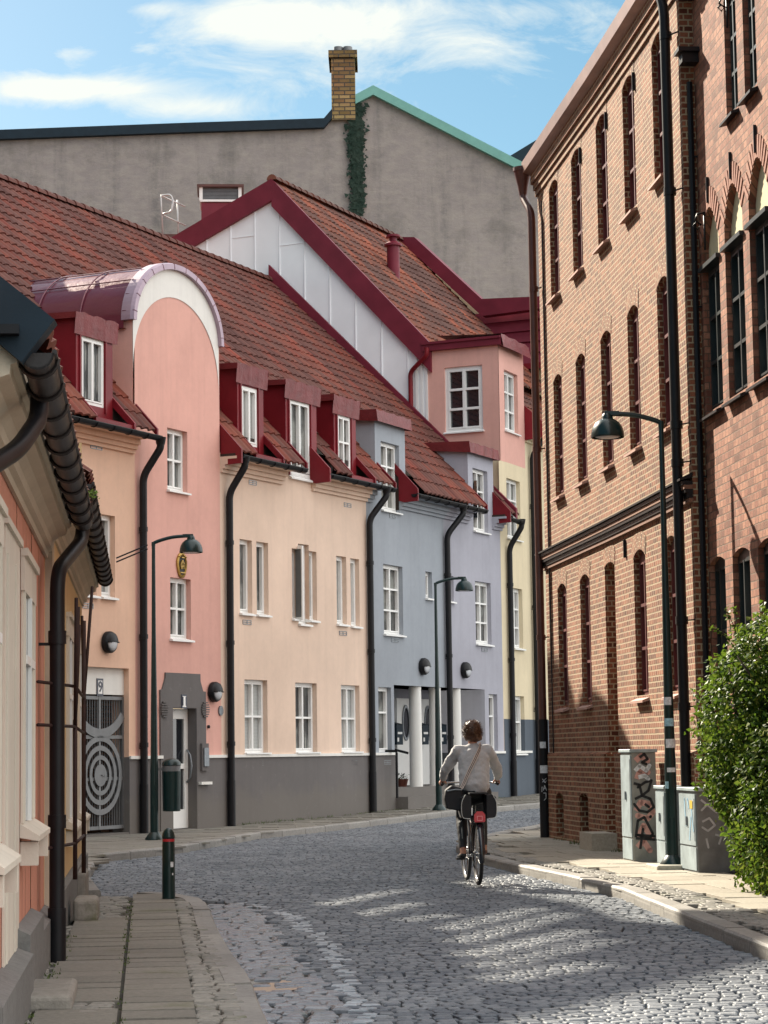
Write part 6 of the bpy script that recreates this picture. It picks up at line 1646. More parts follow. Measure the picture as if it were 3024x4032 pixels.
strokes(c2, s2, [[(.18,.62),(.24,.66),(.27,.60),(.22,.54),(.18,.56),(.18,.62)],[(.17,.48),(.2,.36)],[(.18,.42),(.28,.49)],[(.19,.42),(.28,.34)],[(.15,.3),(.29,.33)],[(.22,.32),(.24,.12)]], .018, 'spray', 'graffiti')
s3 = lambda x, z: f3(-.004, x, z)
strokes(c3, s3, [[(.05,.80),(.22,.66)],[(.05,.68),(.2,.82)],[(.06,.56),(.14,.60),(.2,.52),(.12,.46),(.06,.5)],[(.24,.6),(.3,.64),(.34,.56)],[(.1,.38),(.12,.28)],[(.2,.42),(.27,.4),(.24,.32)]], .022, 'sprayw', 'graffiti')
strokes(c3, lambda x, z: f3(x, -.016, z), [[(.1,.45),(.2,.75)],[(.3,.35),(.22,.6)],[(.45,.5),(.5,.8)],[(.3,.7),(.36,.8)]], .035, 'spraylb', 'blue_streaks')
mb = MB(); mb.poly([f3(.12,-.018,.70), f3(.24,-.018,.70), f3(.24,-.018,.79), f3(.12,-.018,.79)]); mb.build('warning_sticker', plain('yellow_sticker', (.6,.42,.05), .5), c3)
# bollard
bp = gnd(*S('m',1102,566),.1); bl = thing('bollard', V((bp.x,bp.y,.1)), 'dark green round topped bollard with thin red band at the left pavement end', 'bollard')
mb = MB(); mb.lathe((bp.x,bp.y,.1), [(.062,-.02),(.060,.5),(.058,.545)], 24); mb.lathe((bp.x,bp.y,.1), [(.058,.57),(.062,.575),(.062,.59),(.056,.625),(.04,.655),(.02,.67),(.002,.674)], 24); mb.build('post', MT['green'], bl, True, 40)
mb = MB(); mb.lathe((bp.x,bp.y,.1), [(.0585,.545),(.059,.57)], 24, cap=(False,False)); mb.build('red_band', plain('red_reflective_band', (.45,.02,.03), .4), bl, True)
sticker(bl, V((bp.x,bp.y,0)), .43, .0585, -.9, .03, .05, 'paper'); sticker(bl, V((bp.x,bp.y,0)), .34, .059, -.8, .015, .02, 'paper')
# litter bin on the left lamp
bn = thing('litter_bin', V((lL.x+.27,lL.y+.1,.55)), 'dark green litter bin with rounded lid hung on the left street lamp', 'litter bin')
bc = V((lL.x+.27, lL.y+.12, 0))
mb = MB(); mb.lathe(bc, [(.13,.56),(.145,.57),(.155,1.2),(.155,1.21)], 24); mb.build('body', MT['green'], bn, True, 40)
mb = MB(); mb.lathe(bc, [(.15,1.30),(.16,1.31),(.15,1.36),(.11,1.40),(.03,1.42)], 24); mb.build('lid', MT['green'], bn, True, 50)
mb = MB(); mb.lathe(bc, [(.150,1.21),(.150,1.30)], 24, cap=(False,False)); mb.beam(bc+V((-.27,-.1,1.25)), bc+V((-.1,0,1.25)), .06, .05); mb.build('collar', MT['gategrey'], bn, True, 40)

# ------------------------------------------------------------------ climbing shrub
random.seed(21)
SHR = thing('climbing_shrub', V((3.9,21.0,.1)), 'tall leafy green climbing shrub spilling over the right pavement by the pinkish brick wall', 'shrub')
blobs = [((3.50,21.5,.75),(.50,.65,.8)),((3.30,21.75,1.65),(.52,.7,.8)),((3.75,21.4,2.2),(.72,.8,.6)),((4.0,21.3,1.3),(.9,.9,1.3)),((3.32,21.8,1.2),(.5,.55,.5)),((3.9,21.2,2.55),(.45,.5,.32)),((3.5,20.9,1.0),(.45,.5,.9)),((4.0,20.3,1.9),(.7,.8,.8)),((4.1,19.6,1.2),(.6,.9,1.2)),((3.55,21.2,.4),(.35,.4,.4))]
lf = MB(); st = MB()
def nz(p): return math.sin(p[0]*7.1+p[2]*5.3)*math.cos(p[1]*6.3-p[2]*4.1)
for (c, r) in blobs:
    c = (c[0]+.18, c[1], c[2])
    n = int(5200*(r[0]*r[1]+r[1]*r[2]+r[0]*r[2])/1.2)
    for k in range(n):
        a = random.uniform(0, 6.283); w = random.uniform(-1, 1); s = math.sqrt(1-w*w); d = (s*math.cos(a), s*math.sin(a), w)
        if d[0] > .75: continue
        rr = random.choice((random.uniform(.93,1.05), random.uniform(.8,1.0), random.uniform(.6,.95)))
        rr *= 1+.14*nz((c[0]+d[0], c[1]+d[1], c[2]+d[2]*1.3))
        if random.random() < .03: rr += random.uniform(.03,.14)
        p = V((c[0]+d[0]*r[0]*rr, c[1]+d[1]*r[1]*rr, c[2]+d[2]*r[2]*rr))
        if p.z < .12: continue
        out = V(d); L = random.uniform(.035,.07)
        t = (out*.35+V((random.uniform(-1,1), random.uniform(-1,1), random.uniform(-1.1,.35)))).normalized()*L
        s_ = t.cross(out+V((random.uniform(-.5,.5),random.uniform(-.5,.5),random.uniform(-.5,.5)))).normalized()*L*.42; nrm = t.cross(s_).normalized()*L*.16
        lf.poly([p, p+t*.45+s_+nrm, p+t]); lf.poly([p, p+t, p+t*.45-s_+nrm])
for k in range(26):                               # stray shoots
    a = V((random.uniform(3.2,4.2), random.uniform(21,22), random.uniform(1.8,2.6))); b = a+V((random.uniform(-.35,.1), random.uniform(-.3,.2), random.uniform(.15,.45))); pp_ = smoothpath([a, (a+b)/2+V((0,0,.06)), b], 4); st.tube(pp_, .004, 4)
    for q in pp_[2:]:
        for _ in range(3):
            t = V((random.uniform(-1,1), random.uniform(-1,1), random.uniform(-.6,.6))).normalized()*.05; s_ = t.cross(V((0,0,1))).normalized()*.02; lf.poly([q, q+t*.5+s_, q+t]); lf.poly([q, q+t, q+t*.5-s_])
for k in range(40):
    a = V((3.9+random.uniform(-.2,.2), 21.3+random.uniform(-.6,.3), .05)); b = V((random.uniform(3.2,4.0), random.uniform(21,22), random.uniform(1,2.4))); m_ = (a+b)/2+V((random.uniform(-.2,.2),random.uniform(-.2,.2),.1))
    st.tube(smoothpath([a,m_,b],4), [.014]*8+[.006], 5)
m, nt, b = newmat('shrub_leaf'); g = nt.nodes.new('ShaderNodeNewGeometry')
c = ramp(nt, g.outputs['Random Per Island'], [(0,(.016,.042,.008)),(.5,(.05,.11,.014)),(.8,(.15,.20,.03)),(1,(.26,.27,.05))])
nt.links.new(c, b.inputs['Base Color']); b.inputs['Roughness'].default_value = .5; b.inputs['Specular IOR Level'].default_value = .18
tr = nd(nt, 'ShaderNodeBsdfTranslucent'); nt.links.new(mixc(nt, .5, c, (.2,.32,.03)), tr.inputs['Color']); mx = nd(nt, 'ShaderNodeMixShader', Fac=.3)
nt.links.new(b.outputs[0], mx.inputs[1]); nt.links.new(tr.outputs[0], mx.inputs[2]); nt.links.new(mx.outputs[0], nt.nodes['Material Output'].inputs[0])
lf.build('foliage', m, SHR); st.build('stems', plain('dark_stems', (.05,.035,.02), .8), SHR, True)
# ------------------------------------------------------------------ the cyclist
RW = V((.968, 24.96, 0.016)); hd = V((-.083, .9965, 0)).normalized(); rt = V((hd.y, -hd.x, 0))
def L(f, r, z): return RW+hd*f+rt*r+V((0,0,z))
BK = thing('bicycle', RW, 'black city bicycle seen from behind with red tail light, ridden along the setts', 'bicycle')
MT['rubber'] = plain('black_tyre_rubber', (.02,.02,.022), .7); MT['chrome'] = plain('bright_bike_metal', (.45,.46,.48), .25, .9); MT['bikepaint'] = plain('black_bike_paint', (.012,.014,.022), .25, 0, .2, 4, 0, 1, .5, .6)
def wheel(f, yaw=0):
    c = L(f, 0, .345); ax = (rt*math.cos(yaw)+hd*math.sin(yaw)); fw_ = (hd*math.cos(yaw)-rt*math.sin(yaw))
    def rg(R, r, n=40, m=8):
        rr = []
        for k in range(n+1):
            a = 2*math.pi*k/n; o = fw_*math.cos(a)+V((0,0,1))*math.sin(a)
            rr.append([c+o*(R+r*math.cos(2*math.pi*j/m))+ax*(r*math.sin(2*math.pi*j/m)) for j in range(m)])
        return rr
    hub = MB(); hub.tube([c-ax*.05, c+ax*.05], .02, 10); w = hub.build('wheel', MT['chrome'], BK, True)
    mb = MB(); mb.rings(rg(.325,.021), cap=(False,False)); mb.build('tyre', MT['rubber'], w, True)
    mb = MB(); mb.rings(rg(.300,.010,40,6), cap=(False,False)); mb.build('rim', MT['chrome'], w, True)
    mb = MB()
    for k in range(28):
        a = 2*math.pi*k/28; o = fw_*math.cos(a)+V((0,0,1))*math.sin(a); mb.tube([c+ax*(.03 if k % 2 else -.03)+o*.015, c+o*.295], .0016, 4)
    mb.build('spokes', MT['chrome'], w)
wheel(0); wheel(1.08, .02)
mb = MB()
BBk = L(.46,0,.30); sd = L(.24,0,.90); ht = L(.86,0,.92); hb = L(.92,0,.72)
for a, b, r in ((BBk,sd,.017),(hb,BBk,.02),(L(.33,0,.62),hb,.017),(ht,hb,.022)): mb.tube([a,b], r, 10)
for s in (-1,1):
    mb.tube([L(0,s*.065,.345), L(.42,s*.04,.30)], .010, 8); mb.tube([L(0,s*.065,.345), L(.30,s*.025,.74)], .009, 8)
    mb.tube([L(1.08,s*.055,.345), L(.97,s*.05,.62), L(.93,s*.02,.70)], .011, 8)
mb.build('frame', MT['bikepaint'], BK, True, 50)
def mudguard(f):
    mb = MB(); c = L(f,0,.345); rr = []
    a0, a1 = (math.pi*.08, math.pi*1.08) if f < .5 else (math.pi*.0, math.pi*.85)
    for k in range(21):
        a = a0+(a1-a0)*k/20; o = hd*math.cos(a)+V((0,0,1))*math.sin(a)
        rr.append([c+o*(.362+q)+rt*w for w, q in ((-.028,-.012),(-.015,0),(.015,0),(.028,-.012),(.015,-.004),(-.015,-.004))])
    mb.rings(rr); mb.build('mudguard', MT['bikepaint'], BK, True, 50)
mudguard(0); mudguard(1.08)
mb = MB(); hbz = 1.10
mb.tube([L(.86,0,.9), L(.83,0,hbz)], .013, 8); mb.tube(bendpath([L(.62,-.31,hbz-.02), L(.80,-.27,hbz), L(.86,0,hbz), L(.80,.27,hbz), L(.62,.31,hbz-.02)], .1), .011, 8); hbar = mb.build('handlebar', MT['chrome'], BK, True, 50)
for s in (-1,1):
    mb = MB(); mb.tube([L(.60,s*.313,hbz-.02), L(.72,s*.29,hbz-.005)], .016, 8); mb.build('grip', MT['rubber'], hbar, True)
mb = MB(); mb.rings([[L(f,w*x,z) for x, z in ((-1,.945),(-.9,.975),(-.35,.985),(.35,.985),(.9,.975),(1,.945),(0,.93))] for f, w in ((.05,.06),(.10,.10),(.2,.085),(.3,.04),(.36,.022))]); mb.tube([sd, L(.2,0,.94)], .014, 8); mb.build('saddle', MT['rubber'], BK, True, 50)
mb = MB()
for s in (-1,1): mb.tube([L(-.18,s*.06,.74), L(.28,s*.06,.74)], .006, 6); mb.tube([L(0,s*.075,.345), L(-.02,s*.065,.74)], .005, 6)
for f in (-.18,-.05,.08,.2): mb.tube([L(f,-.06,.74), L(f,.06,.74)], .005, 6)
mb.tube([L(.0,-.07,.36), L(-.1,-.10,.5), L(-.08,-.10,.74)], .006, 6)
mb.build('rack', MT['bikepaint'], BK, True)
mb = MB(); mb.rings([[L(-.20+o,x,z) for x, z in ((-.052,.685),(.052,.685),(.06,.70),(.06,.765),(.03,.80),(-.03,.80),(-.06,.765),(-.06,.70))] for o in (-.012,.035)]); tl = mb.build('tail_light', plain('red_tail_light_lens', (.55,.01,.03), .2, 0, .1, 3, 0, 1, .6, 1.0), BK)
mb = MB()
for x0, x1, z0_, z1_ in ((-.03,.03,.745,.752),(-.03,.03,.70,.707),(-.03,-.023,.707,.745),(.023,.03,.707,.745)): mb.box8([L(-.214-o,x,z) for z in (z0_,z1_) for o, x in ((0,x0),(0,x1),(-.003,x1),(-.003,x0))])
mb.build('reflector', plain('pink_reflector', (.8,.25,.3), .2), tl)
CA = .25; mb = MB()
pl = L(.46-.165,-.16,.275); pr_ = L(.46+.165,.16,.31)
mb.tube([L(.46,-.07,.30), L(.46,.07,.30)], .014, 8); mb.tube([L(.46,-.07,.30), L(.46-.165,-.09,.275)], .011, 8); mb.tube([L(.46,.07,.30), L(.46+.165,.09,.31)], .011, 8)
mb.rings([[L(.46+q*math.cos(2*math.pi*k/24), x, .30+q*math.sin(2*math.pi*k/24)) for k in range(24)] for q, x in ((.095,.062),(.095,.066))]); mb.build('crank', MT['chrome'], BK, True, 40)
for p, s in ((pl,-1),(pr_,1)):
    mb = MB(); mb.box((p.x,p.y,p.z-.0), (.045,.045,.011), math.atan2(hd.y,hd.x)); mb.build('pedal', MT['rubber'], BK)
mb = MB()
for z in (.325,.275): pass
mb.tube([L(0,.068,.375), L(.46,.068,.39)], .004, 5); mb.tube([L(0,.068,.315), L(.46,.068,.21)], .004, 5); mb.build('chain', MT['black'], BK)
mb = MB(); mb.tube([L(.30,-.08,.30), L(.18,-.10,.14)], .007, 6); mb.build('kickstand', MT['chrome'], BK)
# panniers
PN = thing('pannier_bag', L(-.02,0,.75), 'black double pannier bag with pale piping hung over the rear wheel', 'pannier bag')
MT['bag'] = plain('black_bag_cloth', (.014,.014,.017), .75, 0, .3, 8, .3, 60); MT['piping'] = plain('pale_reflective_piping', (.5,.52,.5), .4)
for s in (-1,1):
    mb = MB(); mb.rings([[L(f0+.005*k, s*x, z) for x, z in ((.085,.72),(.175,.73),(.19,.79),(.185,.95),(.14,.98),(.085,.97))] for k, f0 in ((0,-.17),(1,-.14),(2,.12),(3,.15))][::1]); o = mb.build('bag', MT['bag'], PN, True, 35)
    mb = MB(); mb.tube(smoothpath([L(-.175,s*.10,.722), L(-.178,s*.172,.732), L(-.178,s*.19,.79), L(-.178,s*.187,.9), L(-.175,s*.15,.975)], 5), .004, 6); mb.build('piping', MT['piping'], PN)
mb = MB(); mb.rings([[L(f,x,z) for x, z in ((-.1,.985),(.1,.985),(.1,1.0),(-.1,1.0))] for f in (-.16,.14)]); mb.build('flap', MT['bag'], PN)
# --- body by lofted limbs merged with a voxel remesh
def organic(name, chains, voxel, mat, par, smooth_it=8, disp=None):
    mb = MB()
    for ch in chains:
        pts, rad = ch[0], ch[1]; side = ch[2] if len(ch) > 2 else rt
        P = [V(p) for p in pts]; R = []
        for i, p in enumerate(P):
            d = (P[min(i+1,len(P)-1)]-P[max(i-1,0)]).normalized(); x = side-d*side.dot(d); x.normalize(); y = d.cross(x)
            rx, ry = rad[i] if isinstance(rad[i], tuple) else (rad[i], rad[i])
            if i == 0:
                for t, s in ((-.9,.35),(-.6,.78)): R.append([p+d*min(rx,ry)*t+x*math.cos(a)*rx*s+y*math.sin(a)*ry*s for a in [2*math.pi*k/16 for k in range(16)]])
            R.append([p+x*math.cos(a)*rx+y*math.sin(a)*ry for a in [2*math.pi*k/16 for k in range(16)]])
            if i == len(P)-1:
                for t, s in ((.6,.78),(.9,.35)): R.append([p+d*min(rx,ry)*t+x*math.cos(a)*rx*s+y*math.sin(a)*ry*s for a in [2*math.pi*k/16 for k in range(16)]])
        mb.rings(R)
    o = mb.build(name, mat, par, True)
    bm = bmesh.new(); bm.from_mesh(o.data); bmesh.ops.recalc_face_normals(bm, faces=bm.faces); bm.to_mesh(o.data); bm.free()
    md = o.modifiers.new('merge', 'REMESH'); md.mode = 'VOXEL'; md.voxel_size = voxel; md.use_smooth_shade = True
    sm = o.modifiers.new('smooth', 'SMOOTH'); sm.iterations = smooth_it; sm.factor = .5
    if disp:
        tx = bpy.data.textures.new(name, 'CLOUDS'); tx.noise_scale = disp[1]; dm = o.modifiers.new('folds', 'DISPLACE'); dm.texture = tx; dm.strength = disp[0]; dm.mid_level = .5
    dg = bpy.context.evaluated_depsgraph_get(); bpy.context.view_layer.update(); dg.update()
    me = bpy.data.meshes.new_from_object(o.evaluated_get(dg)); o.modifiers.clear(); old = o.data; o.data = me
    if not me.materials: me.materials.append(mat)
    me.polygons.foreach_set('use_smooth', [True]*len(me.polygons))
    return o
PS = thing('person', L(.2,0,1.0), 'person with short brown hair, pale grey jumper and black leggings riding the bicycle', 'person')
m, nt, b = newmat('skin'); b.inputs['Base Color'].default_value = (.42,.20,.13,1); b.inputs['Roughness'].default_value = .5; b.inputs['Subsurface Weight'].default_value = .08; b.inputs['Subsurface Radius'].default_value = (.02,.008,.004); MT['skin'] = m
hip = L(.18,0,1.02); ch_ = L(.27,0,1.30); nk = L(.30,0,1.50); hdC = L(.325,0,1.67)
shl = {s: L(.30,s*.165,1.455) for s in (-1,1)}; elb = {-1: L(.42,-.295,1.245), 1: L(.42,.285,1.245)}; wr = {s: L(.60,s*.305,1.145) for s in (-1,1)}; hnd = {s: L(.66,s*.303,1.125) for s in (-1,1)}
hpj = {s: L(.20,s*.085,.99) for s in (-1,1)}
kne = {-1: L(.50,-.115,.74), 1: L(.60,.115,.79)}; ank = {-1: L(.25,-.135,.385), 1: L(.56,.135,.41)}
toe = {-1: L(.36,-.15,.305), 1: L(.69,.15,.335)}; heel = {-1: L(.20,-.135,.33), 1: L(.52,.135,.35)}
chains = [([hip, L(.22,0,1.15), ch_, L(.30,0,1.43)], [(.135,.10),(.115,.085),(.14,.095),(.12,.08)]),
          ([L(.295,0,1.44), nk, L(.32,0,1.58)], [.055,.048,.05]),
          ([L(.33,0,1.575), L(.325,0,1.63), L(.32,0,1.69), L(.32,0,1.735)], [(.055,.065),(.07,.088),(.073,.092),(.055,.07)]),
          ([L(.405,0,1.66), L(.425,0,1.635)], [.012,.014]), ([L(.40,-.02,1.60), L(.40,.02,1.60)], [.008,.008])]
for s in (-1,1):
    chains += [([L(.31,s*.073,1.67), L(.30,s*.078,1.64)], [.014,.01])]
    chains += [([shl[s], elb[s], wr[s], hnd[s]], [.05,.038,.026,.028]), ([L(.3,s*.03,1.44), shl[s]], [.06,.05])]
    g0_ = L(.66,s*.303,1.095)
    for k, (ff, ln) in enumerate(((.63,.03),(.652,.034),(.674,.032),(.694,.027))):
        b0 = L(ff,s*.318,1.128); chains.append(([L(ff,s*.30,1.13), b0, L(ff,s*.336,1.105), L(ff,s*.33,1.08), L(ff-.002,s*(.33-ln*.6),1.066)], [.0095,.0095,.009,.0085,.0075]))
    chains.append(([L(.635,s*.29,1.125), L(.655,s*.268,1.105), L(.685,s*.262,1.088)], [.012,.0105,.009]))
    chains += [([hpj[s], kne[s], ank[s]], [.085,.056,.036]), ([heel[s], ank[s]], [.03,.036]), ([heel[s], toe[s]], [(.03,.026),(.035,.016)])]
body = organic('body', chains, .007, MT['skin'], PS, 4)
for s in (-1, 1):
    mb = MB(); e = L(.398,s*.03,1.665); mb.lathe(e, [(.001,-.011),(.008,-.007),(.011,0),(.008,.007),(.001,.011)], 10); mb.build('eye', MT['paint'], body, True)
m, nt, b = newmat('pale_grey_jumper'); v = coords(nt); f = noise(nt, v, 60, 5, .7); bigf = noise(nt, v, 7, 4)
nt.links.new(mixc(nt, f, (.30,.295,.30), (.43,.42,.425)), b.inputs['Base Color']); b.inputs['Roughness'].default_value = .95; b.inputs['Sheen Weight'].default_value = .4
n1 = bump(nt, b, bigf, .5, .03); bump(nt, b, f, .4, .004, n1); MT['jumper'] = m
jc = [([L(.17,0,1.055), L(.19,0,1.13), L(.235,0,1.24), L(.27,0,1.35), L(.295,0,1.44), L(.30,0,1.475)], [(.175,.135),(.172,.13),(.170,.125),(.180,.12),(.155,.10),(.09,.07)])]
for s in (-1,1):
    wend = wr[s]+(wr[s]-elb[s]).normalized()*-.01
    jc += [([L(.295,s*.04,1.455), shl[s], shl[s]+(elb[s]-shl[s])*.5, elb[s], elb[s]+(wr[s]-elb[s])*.5, wend], [.065,.072,.064,.056,.050,.040])]
organic('jumper', jc, .010, MT['jumper'], PS, 8, (.030,.085))
mb = MB(); cuffs = MB()
MT['legging'] = plain('black_leggings', (.012,.012,.015), .65, 0, .2, 5, .2, 30)
tc = [([L(.19,0,1.09), L(.18,0,1.02), L(.20,0,.96)], [(.15,.12),(.165,.135),(.14,.11)])]
for s in (-1,1): tc += [([hpj[s]+V((0,0,.0)), hpj[s]+(kne[s]-hpj[s])*.5, kne[s], kne[s]+(ank[s]-kne[s])*.3, ank[s]+(kne[s]-ank[s])*.04], [.105,.088,.067,.062,.044])]
organic('leggings', tc, .010, MT['legging'], PS, 8, (.008,.05))
for s in (-1,1):
    a_, b_ = kne[s]+(ank[s]-kne[s])*.15, kne[s]+(ank[s]-kne[s])*.7; o_ = hd*-.062+rt*(.012*s)
    mb = MB(); mb.tube([a_+o_, (a_+b_)/2+hd*-.062+rt*.01*s, b_+hd*-.050+rt*.008*s], .006, 6); mb.build('reflective_stripe', MT['piping'], PS, True)
    u_ = V((0,0,1))
    organic('shoe', [([heel[s]+V((0,0,-.012)), (heel[s]+toe[s])/2+V((0,0,-.012)), toe[s]+V((0,0,-.005))], [(.036,.034),(.038,.030),(.040,.022)])], .006, MT['rubber'] if s < 0 else plain('brown_leather_shoe', (.10,.035,.02), .5), PS, 4)
# hair: tousled cap with strands
MT['hair'] = plain('brown_hair', (.085,.035,.016), .45, 0, .35, 30, .4, 90)
hc_ = [([L(.335,0,1.62), L(.305,0,1.66), L(.305,0,1.70)], [(.078,.07),(.098,.105),(.094,.10)]), ([L(.28,-.05,1.60), L(.275,.05,1.60)], [.05,.055])]
hr = organic('hair', hc_, .009, MT['hair'], PS, 4, (.022,.035))
mb = MB(); random.seed(4)
for k in range(2600):
    a = random.uniform(0,2*math.pi); w = random.uniform(-.75,1); s = math.sqrt(1-w*w); d = hd*(s*math.sin(a))+rt*(s*math.cos(a))+V((0,0,w))
    if d.dot(hd) > .6 and w < .3: continue
    c = L(.308,0,1.675); p = c+V(d)*.092; p.z = c.z+(p.z-c.z)*1.05
    t = (V(d)*.6+V((0,0,-.45))+V((random.uniform(-1,1),random.uniform(-1,1),random.uniform(-.4,.6)))*.75).normalized()*random.uniform(.02,.06); q = V((random.uniform(-1,1),random.uniform(-1,1),0)).normalized()*.0022
    mb.poly([p-q, p+q, p+t*.6+q*.8+V(d)*.006, p+t*.6-q*.8+V(d)*.006]); mb.poly([p+t*.6+q*.8+V(d)*.006, p+t*.6-q*.8+V(d)*.006, p+t])
mb.build('hair_strands', MT['hair'], hr)
# shoulder bag, strap
SBG = thing('shoulder_bag', L(.05,-.26,1.0), 'black shoulder bag with striped woven strap slung across the rider', 'bag')
mb = MB(); mb.rings([[L(.04+f, -.245+x, z) for x, z in ((-.09,.83),(.06,.80),(.085,.92),(.075,1.05),(-.03,1.08),(-.10,1.03),(-.115,.93))] for f in (-.08,-.06,.05,.07)]); o = mb.build('body', MT['bag'], SBG, True, 40)
md = o.modifiers.new('b','BEVEL'); md.width = .015; md.segments = 2
mb = MB(); mb.tube([L(-.045,-.33,1.02), L(-.05,-.24,1.035), L(-.045,-.17,1.03)], .008, 6); mb.build('zip', MT['steel'], SBG)
# strap over the back from left hip to right shoulder
sp_ = [L(.02,-.17,1.04), L(.055,-.135,1.10), L(.085,-.085,1.20), L(.115,-.025,1.31), L(.155,.03,1.41), L(.205,.065,1.475), L(.28,.085,1.53), L(.36,.08,1.50), L(.42,.04,1.40)]
spp = smoothpath(sp_, 6); out = -hd
MT['strapd'] = plain('dark_strap_edge', (.05,.05,.055), .8); MT['strapl'] = plain('woven_strap_stripe', (.52,.42,.36), .85, 0, .2, 40)
for o0, o1, mt, off in ((-.021,-.012,'strapl',.0),(-.012,-.004,'strapd',.001),(-.004,.004,'strapl',.0),(.004,.012,'strapd',.001),(.012,.021,'strapl',.0)):
    mb = MB()
    for i in range(len(spp)-1):
        d = (spp[i+1]-spp[i]).normalized(); q = []
        for p in (spp[i], spp[i+1]):
            nrm = (p-L(.27,0,p.z-.03)); nrm = nrm-d*nrm.dot(d); nrm.normalize(); sd_ = d.cross(nrm); q.append((p, sd_, nrm))
        (p0, s0_, n0), (p1, s1_, n1) = q
        mb.poly([p0+s0_*o0+n0*off, p0+s0_*o1+n0*off, p1+s1_*o1+n1*off, p1+s1_*o0+n1*off])
    mb.build('strap', MT[mt], SBG, True)
# ------------------------------------------------------------------ unseen sheet added beyond the left edge, slit to shade and stripe the road
QB = V((-12.5,38.5,0)); eB = V((.43,.9,0)).normalized(); nB = V((-eB.y, eB.x, 0))
TH_ = thing('tall_building', QB, 'unseen slit sheet added beyond the left edge to shade and stripe the street', 'building')  # added shade caster, outlined by the shadows wanted on the road; not a building
def topz(a):
    if a < -3.5: return 18.5
    if a < 2.5: return 18.6+.06*(a+3.5)
    return 19.0+.1*(a-2.5)
def lowz(a):                                     # lower edge of the upper shade strip, right of the main sheet
    return 17.4+.85*(a-2.45)
def edge_(z): 
    P = [(0,5.0),(13.6,5.0),(14.5,4.84),(15.5,4.1),(16.2,3.6),(17.1,2.5),(30,2.5)]
    for (z0,a0),(z1,a1) in zip(P,P[1:]):
        if z <= z1: return a0+(a1-a0)*(z-z0)/(z1-z0)
    return 2.5
slits = [((1.5,14.25),(4.0,13.95),.26),((.19,15.05),(2.4,14.87),.24),((-.44,15.45),(1.7,15.62),.2),((.4,16.16),(3.0,16.0),.24),((-.3,16.66),(2.8,16.42),.24),((-.98,17.10),(1.6,17.08),.26),((-1.5,17.45),(.9,17.5),.2),((-2.1,17.76),(-.5,17.98),.26),
         ((-2.6,14.7),(-1.5,14.3),.24),((-3.9,15.65),(-2.8,15.35),.26),((-4.6,16.4),(-3.8,16.15),.26),((-6,17.2),(-4.9,17.0),.26)]
mb = MB(); da = .25; a = -22.0
while a < 8:
    m_ = a+da/2; iv = []
    zmax = topz(m_)
    if m_ < 2.5: iv = [[-.5, zmax]]
    else:
        zz = None; k = 0.0                       # sheet edge leans in with height
        z_ = 0.0
        while z_ < 17.1 and edge_(z_) > m_: z_ += .05
        if z_ > .1: iv.append([-.5, z_])
        lz = lowz(m_)
        if lz < zmax: iv.append([lz, zmax])
    for (p0, p1, h) in slits:
        if p0[0] <= m_ <= p1[0]:
            zc = p0[1]+(p1[1]-p0[1])*(m_-p0[0])/(p1[0]-p0[0]); n_ = []
            for q in iv:
                if q[0] < zc-h*.4 and q[1] > zc+h*.4: n_ += [[q[0], zc-h*.4], [zc+h*.4, q[1]]]
                else: n_.append(q)
            iv = n_
    for z0, z1 in iv:
        A0, A1 = QB+eB*a, QB+eB*(a+da)
        mb.box8([V((p.x,p.y,z)) for z in (z0, z1) for p in (A0, A1, A1+nB*.05, A0+nB*.05)])
    a += da
mb.build('shade_screen', MT['cream2'], TH_)

mb = MB(); upv = V((-1.12,1.75,1.42)).normalized()*32
wp = [A.P(u,-.0,z)+upv for u, z in ((.3,-2.5),(.3,3.1),(1.2,3.0),(2.0,2.85),(2.7,2.6),(5.3,.6),(5.6,-2.5))]
mb.poly(wp); mb.poly([p+V((.02,.1,0)) for p in wp][::-1])
TB2 = thing('tall_building', wp[0], 'unseen flat panel added far beyond the left edge to shade the brick corner', 'building'); mb.build('gable_wall', MT['cream2'], TB2)  # added panel cut to the shadow wanted on the brick wall; no house here
SUN_E, SKY_S, SKY_SAT, SKY_HUE, SKY_V, CLOUD, SKY_FILL, EXPO = 5.0, .15, 1.22, .475, .29, (2.4,2.5,2.35), (6.1,6.05,5.95), 1.43
# ------------------------------------------------------------------ light, sky, camera
sd_ = V((1.12,-1.75,-1.42)).normalized()
sl = bpy.data.lights.new('sun', 'SUN'); sl.energy = SUN_E; sl.angle = math.radians(.5); sl.color = (1,.90,.74)
so = bpy.data.objects.new('sun', sl); COL.objects.link(so); so.rotation_euler = sd_.to_track_quat('-Z','Y').to_euler(); so.location = (-10,30,30)
w = bpy.data.worlds.new('World'); SC.world = w; w.use_nodes = True; nt = w.node_tree; bg = nt.nodes['Background']
sky = nt.nodes.new('ShaderNodeTexSky'); sky.sky_type = 'NISHITA'; sky.sun_disc = False
sky.sun_elevation = math.asin(-sd_.z); sky.sun_rotation = math.atan2(-sd_.x, -sd_.y); sky.air_density = 1.0; sky.dust_density = .6; sky.ozone_density = 1.6
tc = nt.nodes.new('ShaderNodeTexCoord'); sx = nt.nodes.new('ShaderNodeSeparateXYZ'); nt.links.new(tc.outputs['Generated'], sx.inputs[0])
ysafe = math_(nt, 'MAXIMUM', math_(nt, 'ABSOLUTE', sx.outputs['Y']), .15)
px = math_(nt, 'DIVIDE', sx.outputs['X'], ysafe); pz_ = math_(nt, 'DIVIDE', sx.outputs['Z'], ysafe)
cb = nt.nodes.new('ShaderNodeCombineXYZ'); nt.links.new(px, cb.inputs[0]); nt.links.new(math_(nt,'MULTIPLY',pz_,2.2), cb.inputs[1])
n1 = noise(nt, cb.outputs[0], 17, 12, .66, .6); n2 = noise(nt, cb.outputs[0], 3.2, 6, .55, .2)
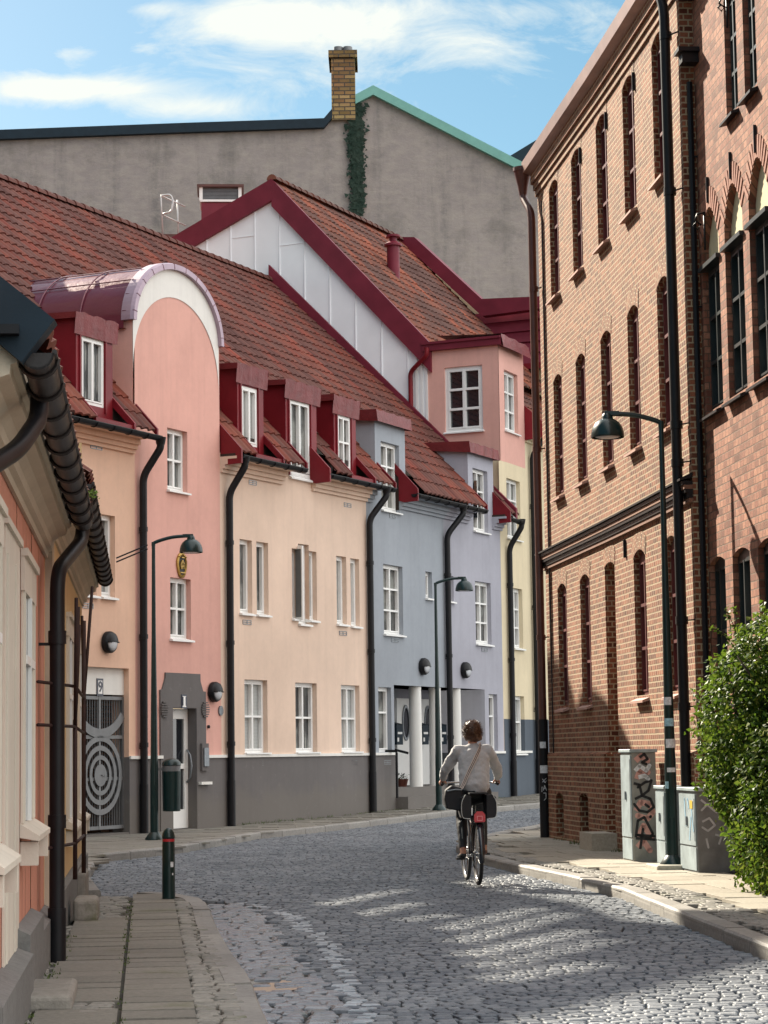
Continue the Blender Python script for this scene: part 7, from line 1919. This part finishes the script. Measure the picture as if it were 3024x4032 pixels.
def blob(cx, cz, rx, rz, amp):
    dx = math_(nt,'DIVIDE', math_(nt,'SUBTRACT',px,cx), rx); dz = math_(nt,'DIVIDE', math_(nt,'SUBTRACT',pz_,cz), rz)
    r2 = math_(nt,'ADD', math_(nt,'MULTIPLY',dx,dx), math_(nt,'MULTIPLY',dz,dz)); return math_(nt,'MULTIPLY', math_(nt,'EXPONENT', math_(nt,'MULTIPLY', r2, -1.0)), amp)
def pix(x, y): r = ray(*S('D',x,y)); return r.x/r.y, r.z/r.y
tot = None
for x, y, rx, ry, am in ((60,195,110,32,.34),(230,195,150,30,.36),(400,232,160,26,.30),(150,115,55,18,.2),(330,20,55,16,.2),(560,40,150,60,.34),(700,30,240,80,.21),(1000,70,280,70,.21),(1200,20,250,40,.12),(310,105,30,14,.14),(660,150,260,90,.17)):
    cx, cz = pix(x, y); bl = blob(cx, cz, rx*1.8228/FP, ry*1.8228/FP, am); tot = bl if tot is None else math_(nt,'ADD',tot,bl)
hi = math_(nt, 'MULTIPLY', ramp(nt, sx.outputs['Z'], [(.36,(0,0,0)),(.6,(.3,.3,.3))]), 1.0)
f = math_(nt,'ADD', math_(nt,'ADD', math_(nt,'MULTIPLY',n1,.80), math_(nt,'MULTIPLY',n2,.30)), tot); f = math_(nt,'ADD', f, math_(nt,'MULTIPLY',hi,.35))
cm_ = ramp(nt, f, [(.62,(0,0,0)),(.73,(.40,.40,.40)),(.90,(1,1,1))])
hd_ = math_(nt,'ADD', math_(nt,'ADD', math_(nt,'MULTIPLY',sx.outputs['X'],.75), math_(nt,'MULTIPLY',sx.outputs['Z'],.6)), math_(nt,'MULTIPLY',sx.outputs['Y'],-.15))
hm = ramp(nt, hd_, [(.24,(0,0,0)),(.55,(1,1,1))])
hsv = nt.nodes.new('ShaderNodeHueSaturation'); nt.links.new(sky.outputs[0], hsv.inputs['Color']); hsv.inputs['Saturation'].default_value = SKY_SAT; hsv.inputs['Hue'].default_value = SKY_HUE; hsv.inputs['Value'].default_value = SKY_V
col = mixc(nt, cm_, hsv.outputs[0], CLOUD)
col = mixc(nt, math_(nt,'MULTIPLY',hm,.85), col, SKY_FILL)  # brighter sky added out of view, high and to the right, as fill light
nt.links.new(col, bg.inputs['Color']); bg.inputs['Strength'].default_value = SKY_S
cd = bpy.data.cameras.new('camera'); co = bpy.data.objects.new('camera', cd); COL.objects.link(co); SC.camera = co
from mathutils import Matrix
M3 = Matrix((CR, CU, -_f)).transposed(); co.matrix_world = Matrix.Translation((0,0,CAMZ)) @ M3.to_4x4()
cd.sensor_fit = 'VERTICAL'; cd.sensor_height = 36; cd.lens = FP/4032*36; cd.clip_start = .1; cd.clip_end = 5000
SC.render.resolution_x = 768; SC.render.resolution_y = 1024
SC.view_settings.view_transform = 'Standard'; SC.view_settings.look = 'None'; SC.view_settings.exposure = EXPO; SC.view_settings.gamma = 1
SC.render.engine = 'CYCLES'
